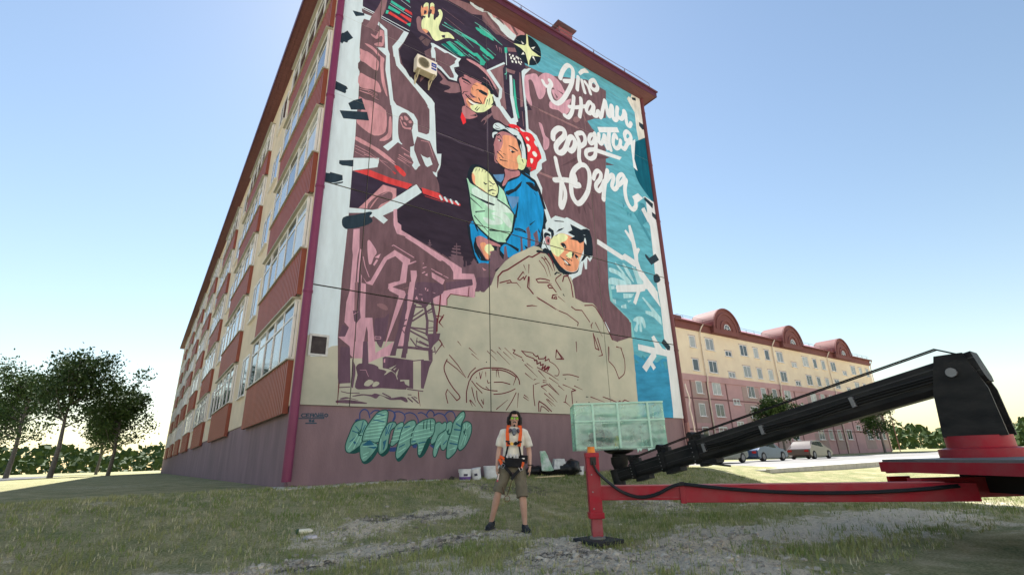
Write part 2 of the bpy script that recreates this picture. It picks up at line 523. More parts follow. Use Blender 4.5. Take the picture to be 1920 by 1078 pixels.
MURAL = """
@background
W 576,7689 1939,9041 1289,5806 1290,5694 1283,5343 1287,5043 1306,4871 1326,4361 1325,4054 1332,3816 1329,3555 1330,3395 1337,2953 1337,2689 1333,2414 1327,2178 1344,1737 1360,1492 1292,1475 1242,1439 1248,1374 1111,1361 1095,1559 1035,1552 1023,1446 911,1434 858,2748
BR 1157,7616 4302,10471 4099,6970 4050,6131 4361,6206 5123,6516 5587,6504 5392,4978 5280,4195 5162,2750 5170,2555 5543,2318 5549,2060 5254,1963 5115,1978 4996,2211 4862,2410 4588,2437 4105,2411 2941,2218 2450,2074 2254,2104 2147,1616 1583,1553 1382,1127 1339,1567 1327,2178 1333,2414 1337,2689 1337,2953 1330,3395 1329,3555 1332,3816 1325,4054 1326,4361 1306,4871 1287,5043 1283,5343 1290,5694
TE 3941,7099 5417,8009 8476,7916 6695,656 5540,903 5541,1105 5558,1342 5562,1998 5549,2060 5543,2318 5170,2555 5162,2750 5280,4195 5392,4978 5587,6504 5123,6516 4361,6206 4050,6131 3737,6121
TB~ 5530,1798 5744,1763 5871,1806 6038,1725 6203,1805 6326,1783 6245,805 5511,796 5555,1531
BR 5064,5625 5054,5641 5587,6504 5454,5459 5263,5540
TE 5042,5636 5566,5928 5583,5089 5174,5513
WB 5210,2789 5298,2810 5290,2755 5203,2735
WB 5471,2719 5718,2756 5650,2681 5466,2640
WB 5223,2595 5294,2592 5290,2521 5223,2548
WB 5395,2518 5508,2560 5511,2488 5390,2484
WB 5545,2624 5644,2645 5567,2589
WB~ 5620,2322 5743,2402 5869,2396 5900,2254 5855,2239 5813,2320 5802,2175 5747,2177 5753,2293 5689,2156 5625,2181 5699,2305
TL 5170,2835 5217,2844 5228,2539 5591,2309 5617,2049 5551,2060 5539,2321 5173,2558
WB~ 5221,3084 5392,3072 5605,3005 5684,2903 5556,2927 5382,3002 5213,3022
WB~ 5355,3201 5457,3140 5571,3025 5483,3063
WB~ 5535,3226 5645,3137 5749,2949 5662,3002 5566,3121
WB 5735,3219 5845,3178 5986,2959 5825,2936
WB~ 5199,2912 5373,2939 5627,2899 5186,2817
TD 5386,4262 5712,4222 6195,4395 6220,4055 6140,4080 5952,4199 5744,4170
TM 5687,4322 5740,4277 5692,4224
TM 5765,4176 5837,4181 5774,4102
TM 5833,4157 5887,4180 5863,4089
TM 5942,4204 5998,4227 6305,3813 6274,3760
TM 6119,4453 6249,4459 6370,4285 6255,4127 6132,4031 6206,3973 6291,3856 6126,3999 6036,4207
TM 5549,1758 5664,1692 5556,1674
TM 5749,1815 5819,1763 5783,1722 5720,1774
TM 6139,1772 6158,1676 6127,1673
TM 6205,1759 6299,1767 6298,1648 6245,1653
@right_branches
WG 6321,6835 6750,6953 6608,3977 6325,5786 6306,6019 6321,6376 6201,6536
DT~ 6168,5611 6305,5755 6886,6010 6803,4232 6517,4535 6323,4706 6192,4831 6111,5004 6101,5279
W2 6163,4339 6240,4392 6302,4278 6304,4523 6463,4550 6547,4544 7223,4779 6848,734 6241,730 6293,1026 6309,1521 6313,1848 6310,2149 6329,2637 6312,2957 6294,3211 6314,3602 6332,4065 6260,4195
WG 6143,6601 6208,6682 6357,6613 6492,6557 6377,6302 6318,6377 6229,6481
W2 6227,4582 6287,4617 6556,4567 6563,4487 6434,4514 6310,4559
W2 6151,4326 6201,4373 6283,4285 6319,4367 6433,4271 6399,4087 6277,4133
W2 5015,3495 5033,3500 5544,3354 5608,3397 5813,3342 5862,3281 5812,3214 5573,3290 5523,3272 5006,3417
W2 5767,3926 5820,3948 5866,3794 5907,3552 5952,3578 5989,3557 5921,3453 5911,3335 5950,3214 6089,3084 6266,2932 6139,2909 5990,2980 5889,3088 5819,3258 5823,3402 5800,3630 5659,3801 5693,3832 5772,3771
W2 5330,2824 6028,2966 6118,2905 5312,2761
W2 5333,2826 5997,2964 5992,2855 5869,2813 5731,2581 5673,2611 5781,2797 5330,2714
W2 5978,3027 6128,3035 6297,2888 6292,2783 6324,2633 6285,2668 6131,2807 6030,2903 5949,2857
WB 5890,2726 5928,2737 6129,2593 6291,2465 6296,2335 6122,2441 5933,2478 5941,2524 6094,2527 6058,2572
WB 6117,2769 6175,2722 6254,2663
W2 6003,2113 6068,2149 6138,2061 6261,1939 6082,1921
W2 5675,1971 6060,1953 6032,2040 6140,2052 6187,1976 6365,1934 6382,1865 6316,1848 6058,1859 6066,1825 5958,1727 6019,1655 5958,1607 5905,1679 5792,1570 5711,1635 5953,1858 5668,1884
@locomotive
KP 1256,6042 1501,6212 1503,5948 1459,5789 1423,5685 1278,5689
BK 1271,5655 1411,5657 1398,5606 1305,5598 1275,5600
W/15 1277,5682 1423,5683
W/9 1279,5655 1409,5655
BM 1511,6041 1587,6056 1532,5699 1515,5646 1512,5593 1465,5497 1447,5371 1411,5416 1329,5398 1373,5499 1398,5615 1437,5715 1488,5868
W 1305,5591 1395,5606 1375,5523 1305,5507 1293,5442 1268,5443 1266,5556
PK~ 1514,5460 1557,5461 1567,5237 1456,5190 1513,5263 1538,5278 1539,5376 1478,5292 1401,5328 1463,5332 1474,5355
BR 1466,5277 1524,5302 1519,5267 1476,5234
BR 1531,5372 1545,5380 1547,5274 1534,5267
PK~ 1343,5151 1436,5155 1503,5113 1558,5071 1520,5050 1452,5100 1374,5127
W 1487,5573 1601,5513 1630,5199 1594,5176 1589,5258 1566,5475 1477,5521
W 1486,5171 1582,5213 1629,5215 1656,5157 1655,5116 1608,5107
W 1821,5627 1885,5631 1829,5453 1760,5297 1776,5182 1707,5144 1682,5294 1753,5443
PK 1289,5044 1444,5032 1458,5009 1313,4929
PK~ 1314,5002 1379,5046 1484,5009 1528,4970 1526,4852 1503,4824 1311,4876
BK~ 1308,4867 1477,4826 1573,4830 1566,4733 1530,4692 1317,4705
PK~ 1319,4695 1405,4690 1518,4679 1552,4650 1581,4543 1471,4535 1330,4503
BK 1330,4499 1561,4518 1571,4411 1463,4383 1333,4373
PK/9 1337,4477 1442,4506 1543,4495
PK/12 1336,4451 1470,4460 1527,4457
PK/8 1432,4479 1544,4481
PK/8 1478,4442 1567,4424
BR/42 1533,5107 1583,4665 1678,4484
PK~ 1504,5092 1551,5070 1592,5052 1587,4978 1604,4791 1663,4522 1628,4566 1581,4695 1548,4918 1540,5048
W 1583,5143 1652,5157 1679,4869 1709,4689 1738,4504 1805,4429 1872,4422 1718,4352 1669,4631 1614,4898 1611,5119
W 1703,5210 1763,5243 1798,5091 2000,4921 2103,4826 2106,4763 1990,4827 1868,4934 1747,5031
PK~ 1331,4365 1404,4356 1489,4373 1635,4345 1680,4335 1414,4216 1363,4264
PK~ 1411,4267 1615,4360 1659,4313 1667,4027 1540,3925 1347,3998 1331,4054
BR 1583,4360 1720,4423 1739,4268 1756,3949 1647,3835 1607,3883 1680,4011 1676,4240 1655,4319
PK~ 1701,4248 1723,4261 1738,3985 1607,3879 1676,3980 1698,4032
W 1714,4420 1790,4455 1938,4439 1994,4410 2051,4351 2071,4193 2119,4191 2121,4132 2053,4119 2028,3984 2031,3913 2134,3778 2048,3747 2030,3876 1989,3904 1980,3944 2025,3976 2003,4195 1995,4229 2005,4309 1913,4397 1854,4378 1818,4310 1820,4068 1833,4001 1885,3953 1872,3934 1823,3947 1712,3787 1651,3820 1756,3949 1742,4269
BR~ 1821,4311 1854,4374 1913,4397 2005,4309 2006,4279 1989,4197 2028,3991 1961,3936 1862,3955 1825,4041 1813,4211
PK~ 1837,4311 1860,4321 1872,4288 1856,4274
PK~ 1882,4342 1909,4350 1944,4320 1918,4294 1891,4304
PK~ 1941,4293 1971,4316 1985,4289 1953,4267
PK~ 1877,4246 1900,4256 1921,4235 1912,4213
PK 1829,4274 1839,4274 1876,4201 1916,4189 1985,4221 1976,4184 1897,4166 1870,4177
PK~ 1340,3830 1468,3806 1652,3754 1800,3671 1847,3612 1785,3597 1720,3655 1532,3742 1340,3783
PK/6 1337,3718 1500,3686 1599,3638
PK/6 1337,3681 1508,3652 1576,3623
PK/5 1343,3637 1458,3613
PK/10 1874,3896 2031,3848
PK/11 1907,3826 2039,3801
PK/12 1848,3786 2002,3737
PK/11 1835,3732 1945,3709
W 1324,3550 1616,3655 1614,3583 1330,3481
W 2180,4618 2277,4662 2310,4346 2336,4188 2331,4117 2364,4062 2390,3878 2358,3859 2231,4116 2059,4121 2030,3992 2027,3911 2153,3785 2034,3742 1984,3823 1979,3943 2031,3978 1988,4182 2012,4274 1995,4342 1960,4365 1957,4432 2005,4423 2056,4353 2069,4193 2180,4201 2214,4230 2222,4309 2210,4584
BR 2065,4124 2231,4123 2246,4092 2351,3856 2261,3824 2238,3892 2204,3872 2129,3877 2106,3941 2117,3836 2159,3787 2099,3765 2033,3913
PK/9 2114,4088 2218,4103 2301,3882
@train_carriage
KP 1588,6272 1921,6503 2043,6304 2063,5737 1926,5669 1526,5687 1566,5815
KP 1523,5686 1934,5673 1885,5631 1814,5623 1509,5634
GR 1627,6019 1821,5996 1798,5947 1619,5976
RD 1825,6000 1927,5990 1926,5946 1812,5959
GR 1602,5914 1765,5897 1742,5855 1591,5857
RD 1765,5887 1910,5882 1905,5818 1753,5855
GR 1573,5819 1607,5828 1596,5769 1566,5756
RD 1621,5828 1863,5783 1843,5753 1596,5778
GR 1843,5755 1906,5809 1898,5743
GR 1796,6150 1838,6178 1920,6159 1899,6127
RD 1921,6155 1973,6139 1937,6115
W/5 1754,6105 1947,6054
W/6 1614,5952 1916,5913
W/11 1520,5684 1930,5666
W/8 1515,5652 1821,5623
W 1821,5627 1885,5631 1829,5453 1821,5474
KP 1506,7399 2787,8477 3018,6529 3252,6414 3442,6267 3439,6163 3375,5928 3256,5670 2965,5662 2621,5590 2233,5603 2070,5405 1837,5345 1883,5624 1939,5864 1796,6521
KP 3252,6414 3863,6612 3689,6198 3770,5734 3745,4955 3295,4249 3131,4785 3374,5538 3339,6008
BM 2424,6556 2490,6619 2590,6666 2789,6716 3032,6690 3031,6649 2833,6545 2634,6556
BM 3013,6668 3059,6728 3096,6680 3261,6527 3260,6486 3176,6497
BM/5 2355,6352 2704,6269
BM/7 2406,6214 2680,6130
LT/18 2392,6116 2555,6094 2894,6075 3113,5932
LT/14 2361,6060 2539,6056 2680,6027
GD/16 2432,6113 2555,6094
LT/12 2539,6075 2680,6046 2859,5942
GR/31 2680,6065 2937,6043 3167,5962
LT/10 2590,5928 2893,5830
GR 2541,5872 2598,5905 2681,5879 2927,5821 2876,5793
GR 2422,5785 2469,5831 2732,5714 2650,5669
LT/9 2477,5835 2566,5822 2765,5741
GD 2353,5719 2399,5754 2649,5696 2641,5664
LT/13 2360,5714 2601,5642
LT/13 2886,6420 3101,6392 3247,6319
GR~ 2895,6336 2948,6349 3101,6342 3209,6267 3073,6286 2921,6294
GD/19 2984,6380 3155,6344 3256,6304
LT/8 3097,6057 3241,6012
W 2798,6864 2870,6912 2865,6756 2977,6757 3001,6875 3052,6877 3027,6703 2905,6690 2803,6725
W 3108,6882 3155,6902 3162,6793 3264,6693 3263,6630 3179,6671 3106,6747
W/10 3032,6721 3106,6758
GR 2584,5690 2649,5726 2699,5708 2666,5672
LT/12 2699,5753 2791,5735
GR 2841,5832 2919,5875 3067,5787 3040,5749 2996,5759
LT/12 2782,5772 2996,5717
GR 3042,5943 3132,5993 3212,5951 3184,5907
LT/12 3024,5886 3130,5868
GD 3006,5924 3059,5896 3112,5830 3041,5848
W 3108,6882 3155,6882 3167,6776 3279,6722 3394,6721 3559,6675 3636,6607 3582,6482 3493,6472 3342,6545 3305,6605 3110,6730
PK~ 3177,6844 3301,6861 3368,6819 3565,6857 3745,6818 3802,6725 3636,6617 3423,6707 3309,6772 3213,6722
BR 3251,6746 3309,6772 3422,6697 3393,6689
BR 3522,6768 3563,6803 3678,6663 3636,6617
BM 2973,6683 3027,6687 3081,6610 3340,6473 3571,6466 3339,6453 3135,6532
GR~ 2970,6353 3087,6354 3214,6270 3150,6272 2970,6274
LT/29 2970,6382 3123,6345 3363,6266
GR 2968,6023 3181,5960 3099,5915 2967,5965
LT/8 3101,6060 3246,6005
BM/10 3349,6438 3589,6426
BM/8 3417,6488 3581,6472
GR 3400,6248 3449,6275 3439,6101 3405,6083
GD 3448,6255 3468,6266 3453,6109 3439,6101
BM 3449,6275 3607,6354 3644,6294 3466,6205
PK/9 3250,6202 3276,6118
PK/9 3305,6194 3317,6112
PK/9 3333,6200 3350,6111
GR 2966,5817 3053,5771 3035,5714 2965,5687
GR 3055,5951 3118,5986 3208,5949 3180,5900
LT/11 3011,5888 3125,5856
KP 3407,6146 3744,6332 3793,6066 3708,5943 3765,5460 3875,5323 3415,5116 3361,5830
W/13 3426,6156 3429,5933
LT/13 3423,5872 3417,5659
LT/17 3396,5743 3435,5792
BM 3418,5869 3590,5901 3568,5832 3426,5806
WK~ 3479,6166 3503,6179 3502,6149 3483,6143
WK~ 3542,6185 3571,6192 3560,6151 3536,6152
WK~ 3501,6119 3526,6142 3535,6107 3510,6084
WK~ 3570,6146 3599,6152 3588,6106 3559,6110
WK~ 3524,6067 3553,6077 3557,6045 3532,6032
WK~ 3597,6106 3617,6112 3625,6067 3596,6061
WK~ 3611,6198 3626,6206 3624,6165 3609,6162
WK~ 3635,6202 3660,6200 3663,6157 3639,6163
WK~ 3680,6216 3709,6202 3718,6187 3693,6183
WK~ 3652,6131 3672,6131 3675,6093 3655,6088
WK~ 3680,6106 3705,6099 3704,6079 3684,6078
WK~ 3702,6153 3722,6148 3724,6124 3706,6120
W 3476,5775 3519,5787 3526,5724 3531,5443 3573,5187 3516,5161 3477,5372
GR 3546,5743 3569,5726 3590,5397 3601,5199 3563,5182 3543,5403
BM 3663,5919 3683,5920 3715,5437 3710,5313 3661,5282 3655,5597
W 3709,5963 3761,6035 3812,6056 3854,6098 3901,6113 3777,5939 3759,5861 3776,5278 3741,5262 3722,5582 3710,5865
W 3254,5108 3335,5145 3484,5001 3530,5035 3509,5224 3557,5246 3608,5006 3574,4973 3577,4926 3467,4896 3375,4976
GR 3557,5246 3599,5265 3634,5080 3614,5054 3580,5120
BM/11 3687,5213 3704,4966
W 3739,5329 3784,5350 3794,4959 3940,4901 4082,4651 4104,4534 4001,4444 3962,4439 4008,4570 3967,4696 3889,4844 3747,4876 3745,5239
@emblem
INK~ 3591,6392 3610,6519 3687,6649 3794,6718 3912,6749 4029,6707 4106,6619 4120,6497 4084,6349 3992,6231 3862,6162 3759,6164 3650,6239
YG 3836,6777 3861,6771 3871,6555 3935,6487 4080,6457 4112,6459 3930,6380 3902,6334 3823,6291 3796,6368 3708,6411 3570,6424 3793,6511 3826,6560
YG 3797,6371 3944,6453 4122,6452 3994,6424 3919,6367 3872,6249 3855,6119 3840,6212 3805,6346
WK 3928,6357 3966,6388 3998,6302
W/4 3998,6302 4051,6233
WK 3719,6562 3784,6537 3752,6508
WK 3922,6542 4009,6607 3958,6520
WK 3717,6284 3756,6361 3784,6326
@waving_man
KM 1770,5273 1910,5684 2064,5578 2148,5343 2265,5283 2421,5312 2564,5495 2638,5599 2965,5662 3231,5374 3380,5073 3493,4850 3629,4726 3710,4401 3698,4138 3924,3956 4056,3742 4039,3488 3867,2969 3255,2617 2981,2597 2794,2660 2735,2744 1962,3009 1871,3037 1855,3233 1861,3371 2074,3441 2408,3389 2642,3380 2627,3405 2393,3421 2206,3556 2330,3671 2371,3759 2320,4044 2282,4664 2258,4719 2115,4783 1943,4929 1821,5099
KM 1851,3075 1991,3224 2151,3383 2418,3353 2425,3037 1913,2900 1874,2930
KM 1871,2971 2423,3123 2433,2662 2299,2719 1924,2842 1917,2903 1870,2923
KM 1968,2866 2805,3084 2832,2849 2914,2698 3072,2630 2895,2510 2691,2551 2290,2746 1970,2834
BK 2022,5625 2063,5693 2199,5684 2157,5563 2113,5556
KP/11 2060,5594 2116,5680
YG~ 2058,5947 2082,6016 2057,6083 2061,6177 2103,6288 2142,6304 2151,6254 2142,6063 2172,6082 2169,6303 2203,6353 2231,6334 2226,6079 2250,6084 2301,6228 2288,6267 2323,6308 2356,6272 2358,6198 2329,6077 2307,5991 2324,5928 2387,5938 2451,5976 2508,5963 2549,5918 2484,5894 2397,5839 2328,5767 2267,5719 2220,5740 2180,5806 2141,5828 2074,5805 2054,5855
OR 2042,6188 2061,6223 2076,6187 2072,6046 2052,6016 2037,6098
OR~ 2061,6177 2106,6215 2136,6244 2136,6105 2095,6070 2073,6047 2053,6089
OR~ 2171,6248 2228,6294 2235,6186 2217,6147 2193,6150 2170,6154
OR~ 2067,5809 2149,5823 2121,5762 2083,5775
BM~ 1980,5926 2015,5993 2054,5954 2051,5818 2128,5766 2221,5714 2129,5740 2017,5744 1991,5835
KP 2089,6149 2123,6152 2117,6111 2095,6070 2080,6088
KP 2168,6218 2199,6219 2193,6159 2171,6118
KP 2141,6090 2172,6091 2161,6048 2146,6056
KP 2225,6115 2301,6256 2310,6205 2287,6145 2257,6116 2250,6066 2227,6070
KP 2349,5861 2404,5902 2405,5848 2366,5834
KP 2074,6038 2111,6053 2097,6008 2082,6016
KP 2048,6224 2075,6223 2066,6161 2050,6179
KP/8 2150,6290 2153,6052
W 2196,5645 2234,5660 2585,5629 2214,5426 2203,5511 2215,5592
BR 2244,5590 2270,5616 2489,5577 2274,5459 2268,5538
W 2272,5517 2457,5619 2658,5631 2618,5547 2627,5480 2551,5423 2564,5359 2616,5316 2597,5216 2480,5195 2347,5281 2278,5304 2267,5427 2215,5408 2220,5488
BR 2272,5517 2457,5619 2593,5596 2562,5534 2562,5499 2484,5405 2549,5291 2549,5248 2495,5224 2361,5331 2277,5347
BM~ 2272,5250 2340,5243 2410,5194 2465,5153 2606,5190 2654,5162 2654,5068 2407,4953 2505,5072 2344,5064 2388,5149
BM 2079,5050 2144,5067 2069,4939
W 1938,4957 1985,4921 2160,4805 2234,4760 2279,4709 2278,4612 2217,4585 2146,4687 2018,4809 1942,4867
KM~ 2626,5551 2683,5653 2749,5680 2935,5643 3090,5577 3194,5427 3192,5336 3139,5292 3044,5372 2950,5397 2849,5391 2725,5390 2685,5325 2629,5270 2605,5207 2605,5284 2620,5353 2555,5398 2563,5429 2627,5462
PK~ 2741,5667 2833,5698 3039,5661 3230,5445 3229,5390 3107,5540 2935,5634
SK~ 2629,5270 2685,5334 2833,5391 2959,5383 3070,5367 3122,5320 3085,5142 3015,4987 2931,4898 2768,4825 2703,4980 2662,5063 2654,5162
OR~ 2832,5250 2933,5371 3070,5367 3130,5297 3050,5073 2998,4962 2898,4892 2800,4873 2735,4978 2791,5039 2890,5086 2816,5137
SK~ 2701,5377 2750,5393 2849,5373 2967,5388 3036,5368 2976,5356 2833,5356 2725,5346
YG~ 3104,5329 3138,5265 3182,5277 3198,5195 3170,5085 3082,4975 2889,4879 2881,4910 3015,5005 3059,5148 3103,5248
W 3182,5286 3235,5248 3233,5158 3198,5177
INK 2933,5241 2983,5262 3086,5249 3077,5200 3000,5199 2941,5215
INK/20 2685,5307 2766,5305 2824,5281
INK/10 2701,5263 2799,5251
INK/13 2735,5064 2791,5022 2882,5004 2973,5025
INK~ 2759,4973 2808,4953 2890,4965 2849,4937 2783,4950
WK~ 2775,4997 2865,4988 2940,5001 2923,4971 2832,4955
INK/12 2940,5100 2990,5028
INK/10 2808,5107 2849,5083 2907,5098
INK/7 2687,5049 2702,5091 2775,5135
INK/8 2629,5219 2654,5110 2687,4973 2711,4875 2776,4837
INK 2967,5352 3019,5413 3088,5412 3192,5336 3156,5273 3104,5329 3044,5354
INK/12 3173,5228 3188,5137 3117,5025
PK/9 3020,5495 3107,5475 3184,5350
SK~ 2688,4849 2759,4882 2816,4849 2889,4831 2914,4783 2736,4676 2680,4763
YG~ 2808,4921 3153,5079 3065,4952 3014,4904 2889,4844 2832,4856
INK/7 2743,4875 2832,4848 2906,4847
INK 2792,4746 2897,4818 2905,4787 2848,4771
INK/8 2881,4887 2923,4957
INK/8 2906,4881 2956,4955
RS 2677,4761 2736,4672 2740,4616 2697,4565 2658,4662
BM~ 3152,5062 3223,5094 3221,5014 3098,4838 3012,4690 3046,4790 2971,4723 3064,4866 3151,4956
BM 3140,5677 3401,5928 3361,5830 3363,5548 3406,5120 3333,5088 3292,5230 3342,5454
W 3069,5649 3383,5962 3406,5940 3136,5679 3342,5454 3325,5291 3292,5230 3333,5083 3252,5047 3169,5280 3213,5247 3270,5265 3287,5418 3078,5635
BM~ 3148,5042 3254,5099 3375,4976 3471,4894 3389,4842 3284,4875 3188,4868 3155,4949
W 3254,5112 3335,5149 3484,5001 3530,5035 3510,5229 3557,5251 3608,5006 3574,4973 3577,4926 3467,4896 3375,4976
GR 3559,5251 3599,5270 3634,5080 3614,5054 3580,5120
KL/20 2334,4279 2510,4288 2653,4267 2847,4280 3008,4278
KL/28 3080,4813 3073,4286
@locomotive
W 2036,3870 2117,3738 2093,3712 2062,3648 2011,3700 2040,3773
W 2115,3900 2137,3881 2205,3874 2239,3900 2276,3809 2209,3749 2183,3762
W 2307,3972 2391,4003 2385,3844 2373,3789 2340,3727 2341,3656 2307,3662 2279,3711 2327,3714 2363,3836
W 1330,3551 1616,3652 1605,3534 1336,3394
BR 1548,3497 1605,3530 1645,3603 1686,3678 1997,3634 2119,3686 2245,3721 2280,3697 2333,3653 2370,3558 2381,3455 2029,3463
PK/15 1631,3709 1797,3641 1878,3593
PK/9 1449,3641 1720,3631
PK/7 1628,3631 1771,3555
RD~ 1845,3632 1944,3564 1914,3519 1798,3616
RD 1771,3547 1826,3532 1812,3510
PK/8 1846,3755 1968,3729 2026,3732
PK/8 1840,3730 1987,3675
PK/8 1908,3813 2023,3793
RD 1343,3397 1506,3469 1777,3447 2029,3455 1969,3371 1720,3370 1511,3390
KP 1333,3389 1511,3390 1720,3370 1969,3371 1866,3219 1824,3140 1638,3014 1337,2953
PK 1681,3336 1837,3338 1843,3212 1808,3152 1638,3022 1432,2973 1570,3168
BR~ 1524,3004 1600,3153 1712,3252 1787,3268 1791,3187 1670,3086 1624,3010
PK~ 1553,2997 1630,3146 1684,3219 1742,3262 1643,3174 1583,3084
W 1337,2949 1582,2993 1645,3024 1792,3179 2077,3471 2150,3387 1991,3224 1851,3075 1700,2957 1761,2923 1717,2864 1601,2925 1581,2904 1559,2909 1570,2955 1339,2889
RD 2144,3449 2381,3447 2417,3422 2418,3370 2375,3366 2163,3378
RD/6 2189,3352 2436,3345
RD/36 2366,3383 2649,3375
W/29 2386,3411 2409,3375
W/29 2451,3410 2480,3375
W/29 2531,3405 2553,3368
W/29 2604,3405 2635,3378
@waving_man
INK/7 2654,5162 2674,5069
INK/8 2775,5066 2832,5024
INK/7 2849,5293 2933,5299
INK/7 2832,5232 2849,5188
INK/7 2957,5082 3015,5014
INK/7 3051,5161 3015,5040
INK/7 3085,5142 3049,5003
INK/7 3120,5176 3101,5062
INK/8 2933,5246 2891,5208
INK/8 2685,5316 2791,5291
@lettering
BR 3942,6095 4361,6206 5121,6492 5587,6504 5519,5974 5091,5647 5160,5497 4534,5287 4017,5555
LP~ 3765,5893 3859,5981 3995,6061 4043,6005 4170,5868 4116,5674 4020,5599 3941,5815 3894,5890 3843,5864 3849,5595 3879,5400 3785,5469 3754,5645
LP~ 4033,6010 4190,6182 4385,6199 4550,6053 4428,5892 4248,6088 4119,6054
BR 3833,5859 3895,5895 4010,5604 3920,5438 3849,5595
LP~ 4043,6008 4208,6143 4359,6181 4592,6000 4543,5912 4370,5969 4274,5934 4163,5855 4100,5664 4020,5602
LP~ 4299,5909 4546,5952 4495,5826 4381,5747 4319,5818
BR 4349,5870 4426,5819 4396,5779
BR 4396,5956 4546,5952 4530,5919
LP~ 4255,5664 4416,5689 4636,5867 4711,5914 4656,5774 4661,5675 4539,5533 4407,5561 4233,5531
LQ~ 4766,5596 4881,5608 4784,5491 4715,5499
LQ 4008,5405 4805,5413 4788,5383 4007,5381
TE 5043,5634 5220,5756 5444,5840 5947,5975 5927,5844 5148,5519
LQ/14 4851,5889 5025,5607
LP~ 3994,5155 4055,5146 4107,4971 4179,4932 4156,4774 4065,4705 4065,4897
LQ/16 4527,5384 4831,5389
BD 4365,4525 4751,4849 4714,4754 4460,4581
BD 4897,4928 5412,5096 5504,5105 5405,5043 4977,4886
BD 5396,4972 5596,4988 5388,4914
LQ 3944,4293 4222,4292 4183,4256 3942,4260
BD~ 4676,3946 4717,3958 4690,3821 4659,3898
BD 4774,3997 4801,4005 4838,3841 4792,3915
BD 4862,4067 4904,4080 4960,3975 4919,3974
LW/85~ 4500,6233 4570,6415 4700,6604 4800,6582 4799,6439 4756,6256 4634,6000 4521,5813 4403,5689 4303,5692 4245,5808 4253,5924 4300,6023 4270,6065
LW/65~ 4120,5990 4168,5926 4234,5927
LW/81 4589,6219 4760,6302
LW/79 4922,6468 4870,6186
LW 4932,6575 5002,6674 5101,6751 5183,6726 5190,6691 5074,6635 4973,6532
LW/73~ 5001,6439 5024,6302 5048,6212
LW/71~ 5076,6443 5145,6375 5185,6251
LW/83~ 5214,6519 5309,6601 5350,6545 5383,6491 5333,6398 5253,6379 5203,6417 5205,6500
LW/79~ 4775,5996 4756,5871 4710,5672 4613,5516 4538,5521
LW/69 4653,5741 4799,5791 5029,5919
LW/81~ 4938,6034 4929,5873 4871,5648
LW/79~ 5218,6005 5156,6063 5069,5943 5049,5830 5114,5813 5194,5928 5229,6037
LW/81~ 5234,6012 5206,5828 5275,5839 5343,5962 5368,5846 5444,6027 5530,6271
LW/92~ 5537,6260 5562,6080 5596,5973 5655,6122 5703,6233 5691,6029 5722,5953 5794,6005 5815,6152 5847,6264
LW/87~ 5813,6082 5907,6048 5991,6161 6033,6271 6046,6129 6059,5996 6117,5985 6174,6072
LW/95~ 4259,4975 4273,5080 4379,5207 4494,5230 4506,5134 4403,5003 4312,4869 4327,4771 4405,4778 4483,4860 4539,4975 4598,5111 4664,5168 4721,5112 4696,4995 4612,4891 4547,4913
LW/81~ 4755,5253 4808,5159 4801,5011 4779,4836 4795,4748
LW/83~ 4793,5287 4904,5339 4954,5273 4935,5160 4833,5060
LW/76~ 5166,5415 5088,5377 5039,5263 5069,5207 5151,5283 5195,5414
LW/79~ 5192,5451 5199,5289 5177,5132 5140,4994 5036,4908 4946,4922 4955,5016 5056,5087 5178,5134
LW 5181,5164 5803,5222 5744,5143 5171,5080
LW/79~ 5293,5479 5267,5329 5316,5298 5392,5417 5434,5511 5436,5345 5464,5267
LW 5271,5612 5776,5817 5820,5728 5305,5516
LW/90~ 5550,5624 5516,5428 5542,5271
LW/82~ 5734,5580 5701,5633 5644,5537 5626,5407 5678,5349 5777,5426 5829,5565
LW/86~ 5953,5682 5955,5750 6026,5834 6099,5816 6120,5736 6048,5653 5962,5632
LW/84~ 5819,5443 5897,5421 6013,5585 6134,5660
LW 6089,5642 6234,5754 6137,5313 6183,5084 6085,5124
LW/73~ 4283,4641 4320,4435 4372,4287 4430,4142 4426,4022 4377,3890 4329,3828 4324,3927 4346,4083 4365,4230
LW/87 4238,4253 4438,4321 4651,4369
LW/106~ 4634,4477 4654,4404 4618,4303 4727,4327
LW/88~ 4792,4710 4672,4593 4592,4451 4562,4262 4573,4089 4668,3993 4798,4104 4912,4285 4969,4487 4973,4651 4905,4733 4792,4710
LW/80~ 5060,4552 5109,4669 5182,4736 5244,4704 5208,4590 5107,4463 5104,4381 5159,4363 5244,4473 5302,4586
LW/88~ 5406,4821 5345,4637 5284,4438 5244,4240
LW/81~ 5356,4604 5446,4719 5536,4774 5513,4656 5475,4548 5523,4509 5610,4592 5627,4707 5680,4811 5768,4872 5809,4830 5727,4703 5638,4625
LW/86~ 5851,4794 5790,4601 5794,4420 5854,4299 5935,4263 6021,4349 6030,4455
LW 5951,4511 6115,4624 6237,4562 6066,4429 6009,4424
@woman_and_baby
INK~ 2763,3145 2794,3117 2987,3242 2793,3751 2761,3818 2824,3997 2954,4043 3203,3969 3376,3986 3615,4366 3778,4252 3912,4081 3939,3876 4021,3648 4024,3403 3946,3064 3644,2957 3424,2811 3259,2797 3020,2639 2906,2650 2794,2939
RS~ 3425,4866 3499,4915 3591,4927 3729,4887 3852,4884 3905,4797 3921,4723 4008,4570 3972,4443 3714,4349 3735,4607 3642,4815 3569,4838 3478,4844
W 3627,4907 3748,4886 3690,4862 3644,4869
WG~ 3552,4875 3607,4863 3570,4856
WK~ 3733,4777 3763,4807 3799,4773 3779,4742
WK~ 3738,4669 3785,4683 3816,4638 3769,4550 3759,4616
WK~ 3841,4577 3886,4607 3931,4568 3900,4516 3853,4538
WK~ 3787,4436 3831,4469 3855,4401 3789,4376
W~ 3884,4762 3905,4797 3949,4707 3911,4719
